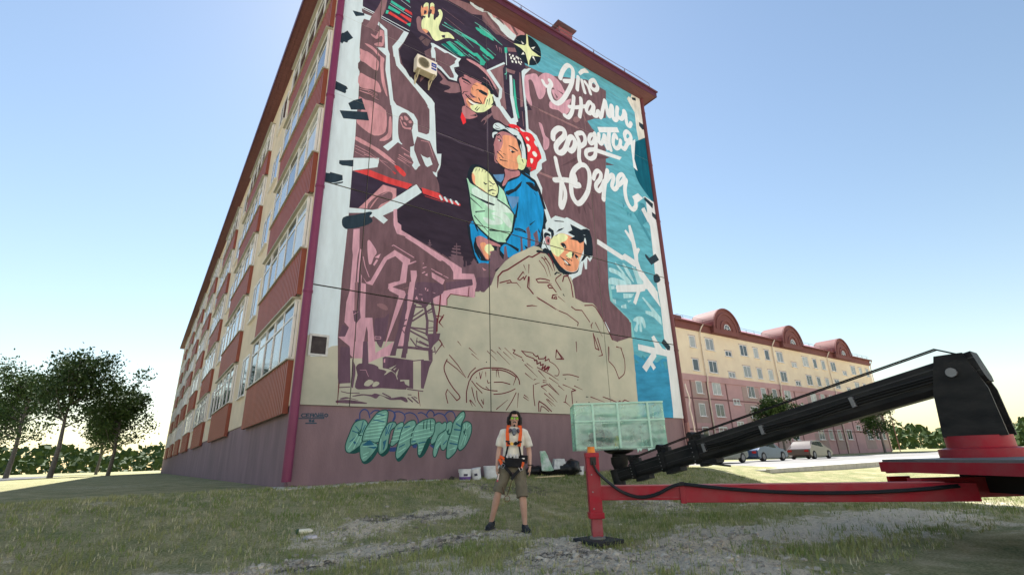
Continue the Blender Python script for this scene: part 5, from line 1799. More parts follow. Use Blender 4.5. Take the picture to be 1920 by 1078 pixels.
for k in range(5):
    for j in range(7):
        y0 = D + 0.42 + j * 9.6
        z0 = Z0 + k * FL + 0.05
        b = bpy.data.objects.new('balcony', me_b); COL.objects.link(b); b.parent = building; b.matrix_parent_inverse = INV
        b.location = (XF - 0.001, y0, z0)
        f = bpy.data.objects.new('window_frame', me_f); COL.objects.link(f); f.parent = b
        for i in range(NBAY):
            p = bpy.data.objects.new('window_pane', random.choice(me_ps)); COL.objects.link(p); p.parent = b; p.location = (0, i * LB / NBAY, 0)
            p.rotation_euler = (0, random.uniform(-0.004, 0.004), random.uniform(-0.006, 0.006))
        p = bpy.data.objects.new('end_pane', me_e); COL.objects.link(p); p.parent = b
        w = bpy.data.objects.new('window', me_w); COL.objects.link(w); w.parent = building; w.matrix_parent_inverse = INV
        w.location = (XF - 0.001, y0 + LB + 1.2, z0)
        p = bpy.data.objects.new('pane', me_wp); COL.objects.link(p); p.parent = w

# concrete apron along the foot of the wall
mb = MB()
xs = np.arange(2.3, 6.2, 0.2)
top = []; 
for i, x in enumerate(xs):
    e = 0.42 - 0.10 * max(0, x - 2.5) + random.uniform(-0.07, 0.07)
    top.append((x, max(0.02, e)))
for i in range(len(xs) - 1):
    (xa, ea), (xb, eb) = top[i], top[i + 1]
    za0, zb0 = gz(xa, D) + 0.035, gz(xb, D) + 0.035
    za1, zb1 = gz(xa, D - ea) + 0.02, gz(xb, D - eb) + 0.02
    mb.add([(xa, D + 0.06, za0), (xb, D + 0.06, zb0), (xb, D - eb, zb1), (xa, D - ea, za1), (xb, D - eb, zb1 - 0.15), (xa, D - ea, za1 - 0.15)], [(3, 2, 1, 0), (2, 3, 5, 4)])
o = mb.build('concrete_apron', M('apron_concrete', alb((176, 182, 178)), rough=0.95, var=0.2, scale=5, bump=0.5, bscale=30), fix=False)
tag(o, kind='structure')

# ------------------------------------------------------------------ air conditioner on the wall
ac = empty('air_conditioner', (5.23, D, 12.42))
ac.scale = (0.88, 0.88, 0.88)
tag(ac, 'white outdoor air conditioner unit on brackets beside the painted raised arm', 'air conditioner')
M_ACW = M('ac_white', alb((206, 208, 200)), rough=0.5, var=0.06)
M_ACG = M('ac_bracket', alb((170, 168, 146)), rough=0.6, var=0.1)
mb = MB(); mb.bbox((-0.39, -0.42, 0.12), (0.39, -0.12, 0.70), 0.018)
mb.box((-0.36, -0.41, 0.105), (0.36, -0.14, 0.12), 1)
case = mb.build('casing', [M_ACW, M_ACG], ac)
mb = MB(); C_ = (-0.13, -0.421, 0.40)
rot = Matrix.Translation((-0.13, -0.421, 0.42)) @ Matrix.Rotation(math.pi / 2, 4, 'X')
mb.lathe([(0.225, 0.0), (0.225, 0.012), (0.205, 0.012), (0.205, 0.0)], (0, 0, 0), 28, 0, rot)
for r in (0.17, 0.13, 0.09, 0.05):
    mb.lathe([(r + 0.006, 0.002), (r + 0.006, 0.008), (r, 0.008), (r, 0.002)], (0, 0, 0), 24, 0, rot)
for a in range(8):
    t = a * math.pi / 4
    mb.tube([rot @ Vector((0.04 * math.cos(t), 0.04 * math.sin(t), 0.005)), rot @ Vector((0.21 * math.cos(t), 0.21 * math.sin(t), 0.005))], 0.004, 5)
mb.build('fan_grille', M_ACG, ac)
mb = MB(); mb.lathe([(0.204, -0.0), (0.204, 0.0015), (0.1, 0.0015)], (0, 0, 0), 28, 0, rot); mb.build('fan_opening', M('ac_dark', alb((104, 108, 104)), var=0.3, scale=5), ac)
mb = MB(); mb.box((0.16, -0.4235, 0.42), (0.36, -0.4205, 0.60)); lab = mb.build('sticker', M('sticker_blue', alb((32, 62, 146)), var=0.1), ac)
mb = MB(); mb.box((0.20, -0.4245, 0.49), (0.32, -0.4237, 0.515)); o = mb.build('sticker_mark', M_ACW, lab)
mb = MB(); mb.box((0.16, -0.4235, 0.30), (0.36, -0.4205, 0.38)); mb.build('sticker', MATS['sticker_blue'], ac)
for sx in (-0.27, 0.27):
    mb = MB(); mb.box((sx - 0.02, -0.46, 0.065), (sx + 0.02, -0.004, 0.10)); mb.box((sx - 0.02, -0.03, -0.28), (sx + 0.02, -0.004, 0.065)); mb.tube([(sx, -0.42, 0.07), (sx, -0.03, -0.24)], 0.018, 6)
    mb.build('bracket', M_ACG, ac)

# ------------------------------------------------------------------ paint buckets, rubbish and sticks at the wall
M_BW = M('bucket_white', (0.74, 0.75, 0.78), rough=0.4, var=0.12, scale=9)
M_VIO = M('label_violet', alb((98, 72, 150)), rough=0.5)
M_BLK = M('black_plastic', (0.012, 0.012, 0.014), rough=0.35, var=0.4, scale=8)
def bucket(x, y, r, h, label, tilt=(0, 0), lid=True, mat=M_BW, band=None, mark=None, handle=True, lying=False):
    z = gz(x, y)
    e = empty('paint_bucket', (x, y, z))
    e.rotation_euler = (tilt[0], tilt[1], random.uniform(-0.4, 0.2) - 0.62)
    tag(e, label, 'bucket', 'paint buckets by the wall')
    mb = MB(); mb.lathe([(r * 0.86, 0.0), (r * 0.98, h * 0.93), (r * 1.03, h * 0.93), (r * 1.03, h * 0.97), (r, h)] + ([] if lid else [(r * 0.94, h), (r * 0.84, 0.02)]), (0, 0, 0), 20)
    mb.build('body', mat, e, smooth=True)
    if lid:
        mb = MB(); mb.lathe([(r * 1.07, h * 0.95), (r * 1.07, h * 1.03), (r * 0.95, h * 1.045), (r * 0.9, h * 1.02)], (0, 0, 0), 20); mb.build('lid', mat, e, smooth=True)
    if band:
        mb = MB(); mb.lathe([(r * 0.885, h * 0.06), (r * 0.915, h * 0.34)], (0, 0, 0), 20); mb.build('label_band', band, e, smooth=True)
    if mark:
        mb = MB(); w = r * 0.5
        mb.box((-w * 0.6, -r * 1.0, h * 0.4), (w * 0.6, -r * 0.955, h * 0.62)); mb.build('label_mark', mark, e)
    if handle:
        mb = MB(); mb.tube([(r * 1.04 * math.cos(t), -0.02 - 0.25 * r * math.sin(t), h * 0.9 + r * 1.1 * math.sin(t) * (1 if not lid else -0.7)) for t in np.linspace(0, math.pi, 13)], 0.006, 5)
        mb.build('handle', mat, e)
    return e
M_MARK = M('label_dark_mark', alb((70, 74, 92)), var=0.3, scale=20)
bucket(6.62, 11.25, 0.16, 0.25, 'white lidded paint bucket with a violet band, leftmost by the wall', band=M_VIO, mark=M_MARK)
bucket(6.93, 11.2, 0.13, 0.26, 'white paint bucket tilted against its neighbour with a dark mark', tilt=(0.1, -0.16), mark=M_MARK, handle=False)
bucket(7.38, 11.2, 0.22, 0.31, 'wide open white tub with paint drips standing left of the man', lid=False, handle=False)
bucket(7.76, 11.2, 0.19, 0.31, 'open white bucket with its wire handle raised, right behind the man', lid=False)
bucket(10.18, 10.95, 0.13, 0.22, 'small white paint pail beside the black rubbish bag', mark=M_MARK, handle=False)
e = bucket(10.47, 10.85, 0.125, 0.22, 'white paint pail leaning at the right end of the rubbish', tilt=(0.1, 0.25), handle=False)
# black bag with packaging on it
bag = empty('rubbish_bag', (9.38, 11.15, gz(9.38, 11.15)), -0.62)
tag(bag, 'slumped black rubbish bag lying at the foot of the plinth', 'bag')
mb = MB()
for cx_, cz_, rx_, rz_ in ((-0.5, 0.12, 0.3, 0.16), (-0.1, 0.13, 0.45, 0.17), (0.35, 0.14, 0.4, 0.19), (0.55, 0.2, 0.2, 0.22), (-0.7, 0.07, 0.16, 0.1)):
    mb.sphere((cx_, 0, cz_), (rx_, 0.25, rz_))
remeshed(mb, 'sack', M_BLK, 0.03, bag, 2, lambda p: 0.045 * mnoise.noise(p * 7) + 0.02 * mnoise.noise(p * 19))
def crumple(name, loc, rz, size, mat, label, cat, seed, lean=0.0):
    random.seed(seed)
    mb = MB(); bm = bmesh.new(); bmesh.ops.create_cube(bm, size=1.0); bmesh.ops.subdivide_edges(bm, edges=bm.edges[:], cuts=3, use_grid_fill=True)
    for v in bm.verts:
        n = mnoise.noise_vector(v.co * 2.5 + Vector((seed, 0, 0)))
        v.co = Vector((v.co.x * size[0] * (1 - 0.35 * (v.co.z + 0.5) * size[3]), v.co.y * size[1] * (1 - 0.5 * (v.co.z + 0.5) * size[3]), (v.co.z + 0.5) * size[2])) + n * 0.05 * max(size[:3])
        v.co.x += lean * v.co.z
    mb.frombm(bm)
    o = mb.build(name, mat)
    o.location = loc; o.rotation_euler = (0, 0, rz)
    tag(o, label, cat)
    return o
M_PACK = M('white_packaging', alb((204, 216, 222)), rough=0.4, var=0.3, scale=8, col2=alb((150, 160, 168)))
M_PACKG = M('white_green_packaging', alb((200, 214, 218)), rough=0.4, scale=5, col2=alb((104, 168, 136)))
zb = gz(9.3, 11.1)
crumple('plastic_bag', (9.07, 11.0, zb + 0.14), -0.6, (0.32, 0.2, 0.5, 1.6), M_PACKG, 'tall crumpled white and green plastic sack on the black bag', 'plastic bag', 4, -0.25)
crumple('crumpled_packaging', (9.45, 10.98, zb + 0.17), -0.3, (0.4, 0.25, 0.26, 0.8), M_PACK, 'crumpled white packaging lying on top of the black bag', 'packaging', 9)
crumple('crumpled_packaging', (9.80, 11.0, zb + 0.16), -0.8, (0.24, 0.2, 0.2, 0.5), M_PACK, 'small crumpled white box at the right end of the black bag', 'packaging', 15)
M_WOOD = M('pale_wood', alb((206, 196, 160)), rough=0.8, var=0.15, stretch=(1, 12, 1))
mb = MB()
z = gz(8.72, 10.6) + 0.045
for i, (dx, a) in enumerate(((0, 0.1), (0.07, 0.02))):
    mb = MB(); mb.bbox((-0.34, -0.012, -0.012), (0.34, 0.012, 0.012), 0.003)
    o = mb.build('wooden_stick', M_WOOD); o.location = (8.72 + dx, 10.62 - dx * 1.6, z); o.rotation_euler = (0, -0.03, -0.42 + a)
    tag(o, ('upper' if i == 0 else 'lower') + ' of two pale wooden sticks lying on the grass beside the man', 'stick')

# ------------------------------------------------------------------ litter in the near grass
bt = empty('bottle', (2.08, 8.09, gz(2.08, 8.09) + 0.035), math.radians(-20))
tag(bt, 'pale plastic bottle with a dark green base lying on the grass at the left', 'bottle')
rotx = Matrix.Rotation(math.pi / 2, 4, 'Y')
mb = MB(); mb.lathe([(0.034, -0.06), (0.036, -0.05), (0.036, 0.07), (0.03, 0.1), (0.014, 0.125), (0.013, 0.14)], (0, 0, 0), 14, 0, rotx); mb.build('body', M('bottle_pale', alb((196, 204, 190)), rough=0.25), bt, smooth=True)
mb = MB(); mb.lathe([(0.028, -0.085), (0.037, -0.08), (0.0375, -0.05), (0.036, -0.05)], (0, 0, 0), 14, 0, rotx); mb.build('base', M('bottle_green', alb((36, 70, 56)), rough=0.3), bt, smooth=True)
crumple('paper_scrap', (2.12, 7.82, gz(2.12, 7.82)), 0.3, (0.16, 0.1, 0.035, 0.3), M('scrap', alb((172, 178, 190)), rough=0.6, var=0.25, scale=16), 'crumpled pale grey scrap lying on sand below the bottle', 'scrap', 21)
crumple('paper_scrap', (6.65, 6.25, gz(6.65, 6.25)), 0.8, (0.07, 0.05, 0.02, 0.3), M('scrap_white', alb((206, 206, 196)), rough=0.6), 'tiny white scrap on the grass right of the red outrigger', 'scrap', 23)

# ------------------------------------------------------------------ the man with the harness
PX, PY = 4.93, 6.97
man = empty('person', (PX, PY, gz(PX, PY)), math.radians(-35.3))
LEAN = 0.055
man.rotation_euler = (0, LEAN, math.radians(-35.3))
tag(man, 'man in cream t-shirt, olive shorts and orange safety harness standing on the grass', 'person')
M_SKIN = M('skin', (0.52, 0.30, 0.225), rough=0.55, var=0.12, scale=6, spec=0.4, col2=(0.60, 0.37, 0.29))
M_SHIRT = M('cream_cotton', (0.74, 0.705, 0.62), rough=0.95, var=0.08, scale=9, bump=0.25, bscale=26)
M_SHORT = M('olive_cotton', (0.165, 0.145, 0.105), rough=0.95, var=0.18, scale=8, bump=0.3, bscale=24)
M_HAIR = M('dark_hair', (0.012, 0.010, 0.011), rough=0.6, var=0.5, scale=30, stretch=(1, 1, 0.2))
M_ORG = M('orange_webbing', (0.80, 0.115, 0.022), rough=0.7, var=0.12, scale=20)
M_BWEB = M('black_webbing', (0.014, 0.014, 0.018), rough=0.8, var=0.3, scale=20)
M_STEEL = M('bright_steel', (0.62, 0.62, 0.64), rough=0.3, metal=1.0, var=0.1)
M_SHOE = M('dark_shoe', (0.022, 0.026, 0.034), rough=0.7, var=0.4, scale=15)
M_SOLE = M('shoe_sole', (0.04, 0.043, 0.05), rough=0.8)
def gl(lx, ly):
    c, s = math.cos(math.radians(-35.3)), math.sin(math.radians(-35.3))
    return gz(PX + c * lx - s * ly, PY + s * lx + c * ly) - gz(PX, PY)
LF = Vector((-0.315, 0.10, 0)); RF = Vector((0.235, -0.10, 0))
LF.z = gl(LF.x, LF.y) + LF.x * LEAN; RF.z = gl(RF.x, RF.y) + RF.x * LEAN
HIPL, HIPR = Vector((-0.095, 0.0, 0.92)), Vector((0.105, 0.0, 0.92))
KNL, KNR = Vector((-0.215, -0.02, 0.52)), Vector((0.175, -0.075, 0.51))
ANL, ANR = LF + Vector((0.0, 0.04, 0.095)), RF + Vector((-0.01, 0.04, 0.095))
SHL, SHR = Vector((-0.168, 0.0, 1.455)), Vector((0.196, 0.0, 1.46))
ELL, ELR = Vector((-0.225, 0.03, 1.185)), Vector((0.272, 0.03, 1.185))
WRL, WRR = Vector((-0.25, -0.05, 0.945)), Vector((0.285, -0.05, 0.95))
mb = MB()
def limb(a, b, ra, rb, mid=None, n=12):
    pts = [a, a.lerp(b, 0.3), a.lerp(b, 0.65), b]
    if mid is None: mid = (ra * 1.03, (ra + rb) / 2)
    mb.tube(pts, [ra, mid[0], mid[1], rb], n)
    mb.sphere(a, ra); mb.sphere(b, rb)
for hip, kn, an in ((HIPL, KNL, ANL), (HIPR, KNR, ANR)):
    limb(hip, kn, 0.085, 0.056, (0.082, 0.066)); limb(kn, an, 0.054, 0.036, (0.060, 0.046))
for sh, elb, wr in ((SHL, ELL, WRL), (SHR, ELR, WRR)):
    limb(sh, elb, 0.052, 0.038, (0.050, 0.043)); limb(elb, wr, 0.040, 0.026, (0.042, 0.034))
# torso core, neck, head
mb.tube([(0, 0, 0.86), (0, 0, 1.05), (0.01, 0, 1.25), (0.012, 0, 1.42), (0.014, 0, 1.50)], [(0.10, 0.15), (0.09, 0.14), (0.10, 0.155), (0.10, 0.17), (0.06, 0.1)], 16, upv=(0, 1, 0))
mb.tube([(0.014, 0.01, 1.46), (0.016, 0.0, 1.60)], [0.062, 0.055], 12)
HD = Vector((0.018, -0.02, 1.675))
mb.sphere(HD + Vector((0, 0.015, 0.03)), (0.075, 0.095, 0.10)); mb.sphere(HD + Vector((0, -0.035, -0.055)), (0.056, 0.055, 0.068)); mb.sphere(HD + Vector((0, -0.062, -0.098)), (0.027, 0.026, 0.024))
mb.tube([HD + Vector((0, -0.085, 0.02)), HD + Vector((0, -0.112, -0.028))], [0.010, 0.016], 8); mb.sphere(HD + Vector((0, -0.105, -0.03)), (0.017, 0.015, 0.012))
for s_ in (-1, 1):
    mb.sphere(HD + Vector((s_ * 0.077, 0.01, -0.005)), (0.012, 0.02, 0.032)); mb.sphere(HD + Vector((s_ * 0.042, -0.07, -0.012)), (0.024, 0.02, 0.018))
# hands: palm, four fingers and thumb
def hand(wr, s_, curl):
    d = Vector((0.0, -0.06, -1)).normalized()
    palm = [wr, wr + d * 0.05, wr + d * 0.095]
    mb.tube(palm, [(0.022, 0.026), (0.018, 0.040), (0.016, 0.040)], 12, upv=(1, 0, 0))
    base = wr + d * 0.09
    for i, (off, L) in enumerate(((-0.030, 0.066), (-0.010, 0.076), (0.010, 0.072), (0.029, 0.056))):
        p0 = base + Vector((0, off, 0))
        c = curl
        p1 = p0 + Vector((-s_ * 0.10 * c, -0.0, -1)).normalized() * L * 0.45
        p2 = p1 + Vector((-s_ * 0.55 * c, -0.03, -1)).normalized() * L * 0.33
        p3 = p2 + Vector((-s_ * 1.3 * c, -0.06, -1)).normalized() * L * 0.28
        mb.tube([p0, p1, p2, p3], [0.0105, 0.0100, 0.0092, 0.0075], 8)
        mb.sphere(p3, 0.0075, seg=8, rings=5)
    t0 = wr + d * 0.035 + Vector((-s_ * 0.006, -0.030, 0))
    t1 = t0 + Vector((-s_ * 0.012, -0.028, -0.030)); t2 = t1 + Vector((-s_ * 0.010, -0.006, -0.034))
    mb.tube([t0, t1, t2], [0.014, 0.0115, 0.009], 8); mb.sphere(t2, 0.009, seg=8, rings=5)
hand(WRL, -1, 1.0); hand(WRR, 1, 0.7)
body = remeshed(mb, 'body', M_SKIN, 0.0062, man, 3)
# shirt
mb = MB()
mb.tube([(0.005, 0, 0.985), (0.006, 0, 1.06), (0.008, 0, 1.2), (0.012, -0.004, 1.36), (0.014, 0, 1.455), (0.015, 0.005, 1.515), (0.015, 0.008, 1.55)],
        [(0.125, 0.172), (0.128, 0.172), (0.124, 0.166), (0.128, 0.176), (0.112, 0.160), (0.085, 0.115), (0.066, 0.076)], 20, upv=(0, 1, 0))
for sh, elb, s_ in ((SHL, ELL, -1), (SHR, ELR, 1)):
    e2 = sh.lerp(elb, 0.80) + Vector((s_ * 0.012, 0, 0))
    mb.tube([sh + Vector((-s_ * 0.06, 0, 0.015)), sh + Vector((s_ * 0.0, 0, 0.0)), sh.lerp(elb, 0.4) + Vector((s_ * 0.008, 0, 0)), e2], [0.058, 0.064, 0.068, 0.067], 14)
    mb.sphere(sh, 0.062)
shirt = remeshed(mb, 't_shirt', M_SHIRT, 0.010, man, 5, lambda p: 0.012 * mnoise.noise(Vector((p.x * 9, p.y * 9, p.z * 6))) + 0.006 * mnoise.noise(Vector((p.x * 22, p.y * 22, p.z * 14))))
# shorts
mb = MB()
mb.tube([(0.005, 0.0, 0.84), (0.005, 0, 0.95), (0.005, 0, 1.03)], [(0.125, 0.18), (0.12, 0.178), (0.115, 0.165)], 18, upv=(0, 1, 0))
for hip, kn, x_ in ((HIPL, KNL, -1), (HIPR, KNR, 1)):
    k2 = hip.lerp(kn, 0.97 if x_ < 0 else 1.08)
    mb.tube([hip + Vector((0, 0, 0.03)), hip.lerp(kn, 0.3), hip.lerp(kn, 0.65), k2], [(0.118, 0.108), (0.112, 0.105), (0.105, 0.098), (0.104, 0.098)], 16, upv=(0, 1, 0))
remeshed(mb, 'shorts', M_SHORT, 0.010, man, 4, lambda p: 0.013 * mnoise.noise(Vector((p.x * 8, p.y * 8, p.z * 11))) + 0.006 * mnoise.noise(p * 24))
# shoes
for ft, s_ in ((LF, -1), (RF, 1)):
    yaw = Matrix.Translation(ft) @ Matrix.Rotation(-0.30 * s_ * -1, 4, 'Z')
    mb = MB()
    mb.tube([yaw @ Vector(p) for p in ((0, 0.10, 0.055), (0, 0.05, 0.06), (0, -0.03, 0.052), (0, -0.11, 0.042), (0, -0.165, 0.034))], [(0.04, 0.036), (0.055, 0.042), (0.046, 0.046), (0.034, 0.050), (0.022, 0.034)], 12, upv=(0, 0, 1))
    mb.tube([yaw @ Vector((0, 0.055, 0.06)), yaw @ Vector((0, 0.05, 0.115))], [0.05, 0.047], 12)
    sh_ = remeshed(mb, 'shoe', M_SHOE, 0.007, man, 2)
    mb = MB()
    out = [(-0.036, 0.115), (-0.044, 0.06), (-0.038, 0.0), (-0.053, -0.09), (-0.035, -0.165), (0, -0.185), (0.035, -0.165), (0.053, -0.09), (0.038, 0.0), (0.044, 0.06), (0.036, 0.115), (0, 0.128)]
    mb.prism(out, -0.002, 0.022, 'z', 0, yaw); o = mb.build('sole', M_SOLE, sh_)
    mb = MB()
    for q in range(4):
        mb.tube([yaw @ Vector((-0.025, -0.03 - q * 0.02, 0.103 - q * 0.006)), yaw @ Vector((0.025, -0.03 - q * 0.02, 0.103 - q * 0.006))], 0.003, 5)
    mb.build('lace', M('lace_grey', (0.10, 0.10, 0.11)), sh_)
# hair, goatee, mouth, glasses
mb = MB()
mb.sphere(HD + Vector((0, 0.035, 0.055)), (0.092, 0.10, 0.092)); mb.sphere(HD + Vector((0, 0.055, -0.02)), (0.094, 0.075, 0.11))
mb.sphere(HD + Vector((0.0, -0.045, 0.108)), (0.066, 0.045, 0.032))
for s_ in (-1, 1):
    mb.tube([HD + Vector((s_ * 0.05, -0.05, 0.108)), HD + Vector((s_ * 0.084, -0.03, 0.05)), HD + Vector((s_ * 0.094, -0.005, -0.02)), HD + Vector((s_ * 0.094, 0.0, -0.085)), HD + Vector((s_ * 0.086, 0.0, -0.125))], [0.018, 0.02, 0.02, 0.018, 0.008], 8)
    mb.tube([HD + Vector((s_ * 0.095, 0.02, 0.04)), HD + Vector((s_ * 0.105, 0.015, -0.05)), HD + Vector((s_ * 0.10, 0.02, -0.12))], [0.03, 0.03, 0.012], 8)
remeshed(mb, 'hair', M_HAIR, 0.008, man, 1, lambda p: 0.010 * mnoise.noise(Vector((p.x * 40, p.y * 40, p.z * 10))))
mb = MB(); mb.tube([HD + Vector((-0.030, -0.090, -0.062)), HD + Vector((-0.012, -0.104, -0.048)), HD + Vector((0.012, -0.104, -0.048)), HD + Vector((0.030, -0.090, -0.062))], [0.005, 0.008, 0.008, 0.005], 6); mb.sphere(HD + Vector((0, -0.088, -0.108)), (0.020, 0.012, 0.020), seg=10, rings=6)
mb.build('beard', M_HAIR, man, smooth=True)
mb = MB(); mb.sphere(HD + Vector((0, -0.092, -0.068)), (0.028, 0.008, 0.010), seg=12, rings=6); mo = mb.build('mouth', M('mouth_red', (0.38, 0.10, 0.09), rough=0.4), man, smooth=True)
mb = MB(); mb.sphere(HD + Vector((0, -0.097, -0.066)), (0.021, 0.006, 0.0045), seg=12, rings=6); mb.build('teeth', M('teeth', (0.75, 0.72, 0.66), rough=0.3), mo, smooth=True)
gls = MB()
for s_ in (-1, 1):
    gls.prism([(HD.x + s_ * a, HD.z + b) for a, b in ((0.008, 0.024), (0.03, 0.028), (0.060, 0.025), (0.066, 0.012), (0.056, -0.006), (0.035, -0.010), (0.014, -0.003))], HD.y - 0.104, HD.y - 0.096)
lens_m = M('mirrored_green_lens', (0.02, 0.16, 0.015), rough=0.15, metal=0.3, var=0.5, scale=22, col2=(0.22, 0.40, 0.02))
sg = gls.build('sunglasses', lens_m, man)
mb = MB(); mb.tube([HD + Vector((-0.072, -0.095, 0.026)), HD + Vector((-0.03, -0.108, 0.034)), HD + Vector((0, -0.112, 0.028)), HD + Vector((0.03, -0.108, 0.034)), HD + Vector((0.072, -0.095, 0.026))], 0.005, 6)
for s_ in (-1, 1): mb.tube([HD + Vector((s_ * 0.072, -0.095, 0.024)), HD + Vector((s_ * 0.082, -0.03, 0.018)), HD + Vector((s_ * 0.082, 0.02, 0.01))], 0.004, 6)
mb.build('glasses_frame', M_BWEB, sg)
# harness: shoulder straps, chest strap, leg straps (flat webbing)
def strap(name, pts, w, mat, th=0.006, nrm=None):
    mb = MB(); pts = [Vector(p) for p in pts]
    rings = []
    for i, p in enumerate(pts):
        t = (pts[min(i + 1, len(pts) - 1)] - pts[max(i - 1, 0)]).normalized()
        n = Vector(nrm[i]) if nrm else Vector((0, -1, 0.15))
        s_ = t.cross(n).normalized(); n = s_.cross(t).normalized()
        rings.append([p - s_ * w / 2, p + s_ * w / 2, p + s_ * w / 2 + n * th, p - s_ * w / 2 + n * th])
    vs_ = [q for r in rings for q in r]; fs_ = []
    for i in range(len(pts) - 1):
        for j in range(4):
            fs_.append((i * 4 + j, i * 4 + (j + 1) % 4, i * 4 + 4 + (j + 1) % 4, i * 4 + 4 + j))
    fs_ += [(3, 2, 1, 0), tuple(len(vs_) - 4 + j for j in range(4))]
    mb.add(vs_, fs_)
    return mb.build(name, mat, man)
for s_ in (-1, 1):
    strap('shoulder_strap', [(0.015 + s_ * 0.085, 0.11, 1.44), (0.015 + s_ * 0.088, 0.05, 1.565), (0.015 + s_ * 0.094, -0.03, 1.568), (0.015 + s_ * 0.104, -0.10, 1.50), (0.012 + s_ * 0.108, -0.135, 1.42), (0.012 + s_ * 0.098, -0.146, 1.32), (0.012 + s_ * 0.090, -0.142, 1.24)], 0.056, M_ORG, 0.010, [(0, 0.6, 0.8), (0, 0.3, 1), (0, -0.3, 1), (0, -0.8, 0.6), (0, -1, 0.2), (0, -1, 0), (0, -1, 0)])
    strap('lower_strap', [(0.012 + s_ * 0.090, -0.147, 1.25), (0.012 + s_ * 0.11, -0.140, 1.15), (0.012 + s_ * 0.125, -0.125, 1.06)], 0.03, M_BWEB)
    mb = MB(); mb.box((0.012 + s_ * 0.098 - 0.034, -0.166, 1.30), (0.012 + s_ * 0.098 + 0.034, -0.150, 1.325)); mb.build('strap_buckle', M_BWEB, man)
strap('chest_strap', [(-0.09, -0.152, 1.285), (-0.03, -0.163, 1.275), (0.05, -0.163, 1.28), (0.11, -0.152, 1.29)], 0.03, M_BWEB, 0.006, [(0, -1, 0)] * 4)
mb = MB(); mb.lathe([(0.026, -0.004), (0.026, 0.004), (0.017, 0.004), (0.017, -0.004)], (0, 0, 0), 14, 0, Matrix.Translation((-0.018, -0.175, 1.28)) @ Matrix.Rotation(1.5708, 4, 'X')); mb.build('chest_ring', M('brass', (0.6, 0.38, 0.1), rough=0.35, metal=1.0), man)
mb = MB(); mb.lathe([(0.030, -0.008), (0.030, 0.008), (0.016, 0.008), (0.016, -0.008)], (0, 0, 0), 12, 0, Matrix.Translation((0.045, -0.176, 1.285)) @ Matrix.Rotation(1.5708, 4, 'X')); mb.build('carabiner', M_BWEB, man)
# tool belt with pouches
mb = MB(); mb.tube([(0.02, -0.16, 0.92), (0.02, -0.16, 1.06)], [(0.045, 0.13), (0.06, 0.155)], 18, upv=(0, 1, 0)); mb.tube([(0.0, 0, 1.035), (0.0, 0, 1.085)], [(0.145, 0.19), (0.145, 0.19)], 20, upv=(0, 1, 0))
mb.tube([(0.175, -0.10, 0.985), (0.18, -0.10, 1.11)], [(0.06, 0.065), (0.06, 0.07)], 12, upv=(0, 1, 0))
belt = remeshed(mb, 'tool_belt', M('black_canvas', (0.010, 0.010, 0.013), rough=0.85, var=0.4, scale=12), 0.009, man, 2, lambda p: 0.006 * mnoise.noise(p * 22))
for x_, h_ in ((-0.085, 1.075), (-0.03, 1.085), (0.03, 1.08), (0.075, 1.085)):
    mb = MB(); mb.lathe([(0.020, 0), (0.021, 0.04), (0.010, 0.055), (0.010, 0.066), (0.006, 0.07)], (x_, -0.17 + 0.02 * abs(x_) * 5, h_ - 0.03), 10); mb.build('spray_can_cap', M('can_grey', alb((178, 186, 190)), rough=0.35, var=0.2), belt, smooth=True)
mb = MB(); mb.box((0.150, -0.1705, 1.052), (0.195, -0.166, 1.064)); mb.build('pouch_mark', M_STEEL, belt)
# leg straps and lanyard
strap('leg_strap', [(-0.155, -0.13, 0.99), (-0.10, -0.150, 0.905), (-0.03, -0.14, 0.835), (0.0, -0.10, 0.79)], 0.046, M_BWEB)
strap('leg_strap', [(0.165, -0.145, 0.96), (0.11, -0.155, 0.88), (0.04, -0.150, 0.81), (-0.01, -0.14, 0.735)], 0.046, M_BWEB)
strap('hip_strap', [(-0.215, -0.09, 1.04), (-0.185, -0.125, 1.0), (-0.17, -0.13, 0.955)], 0.05, M_ORG, 0.012)
strap('hip_strap', [(0.175, -0.165, 1.005), (0.16, -0.165, 0.96), (0.142, -0.160, 0.915)], 0.044, M_ORG, 0.012)
strap('hip_strap', [(-0.20, -0.10, 1.08), (-0.15, -0.14, 1.055), (-0.125, -0.15, 1.03)], 0.04, M_ORG, 0.012)
for p in ((-0.152, -0.155, 0.935), (0.135, -0.172, 0.905)):
    mb = MB(); q = Matrix.Translation(p) @ Matrix.Rotation(0.5 if p[0] < 0 else -0.5, 4, 'Y')
    mb.tube([q @ Vector(v) for v in ((-0.022, 0, 0.03), (0.022, 0, 0.03), (0.022, 0, -0.03), (-0.022, 0, -0.03), (-0.022, 0, 0.03))], 0.005, 6); mb.build('leg_buckle', M_STEEL, man)
mb = MB(); mb.tube([(-0.005, -0.15, 0.73), (-0.02, -0.155, 0.66), (-0.05, -0.15, 0.56), (-0.075, -0.15, 0.50)], 0.006, 6); mb.tube([(-0.15, -0.11, 0.62), (-0.125, -0.13, 0.54), (-0.095, -0.145, 0.49)], 0.006, 6)
mb.build('lanyard', M('lanyard_cord', (0.09, 0.035, 0.02), rough=0.8), man)
mb = MB(); mb.tube([(-0.068 + 0.042 * math.cos(t), -0.15, 0.455 + 0.044 * math.sin(t)) for t in np.linspace(0, 2 * math.pi, 15)], 0.0055, 6); mb.build('lanyard_ring', M('ring_brown', (0.22, 0.10, 0.05), rough=0.5), man)
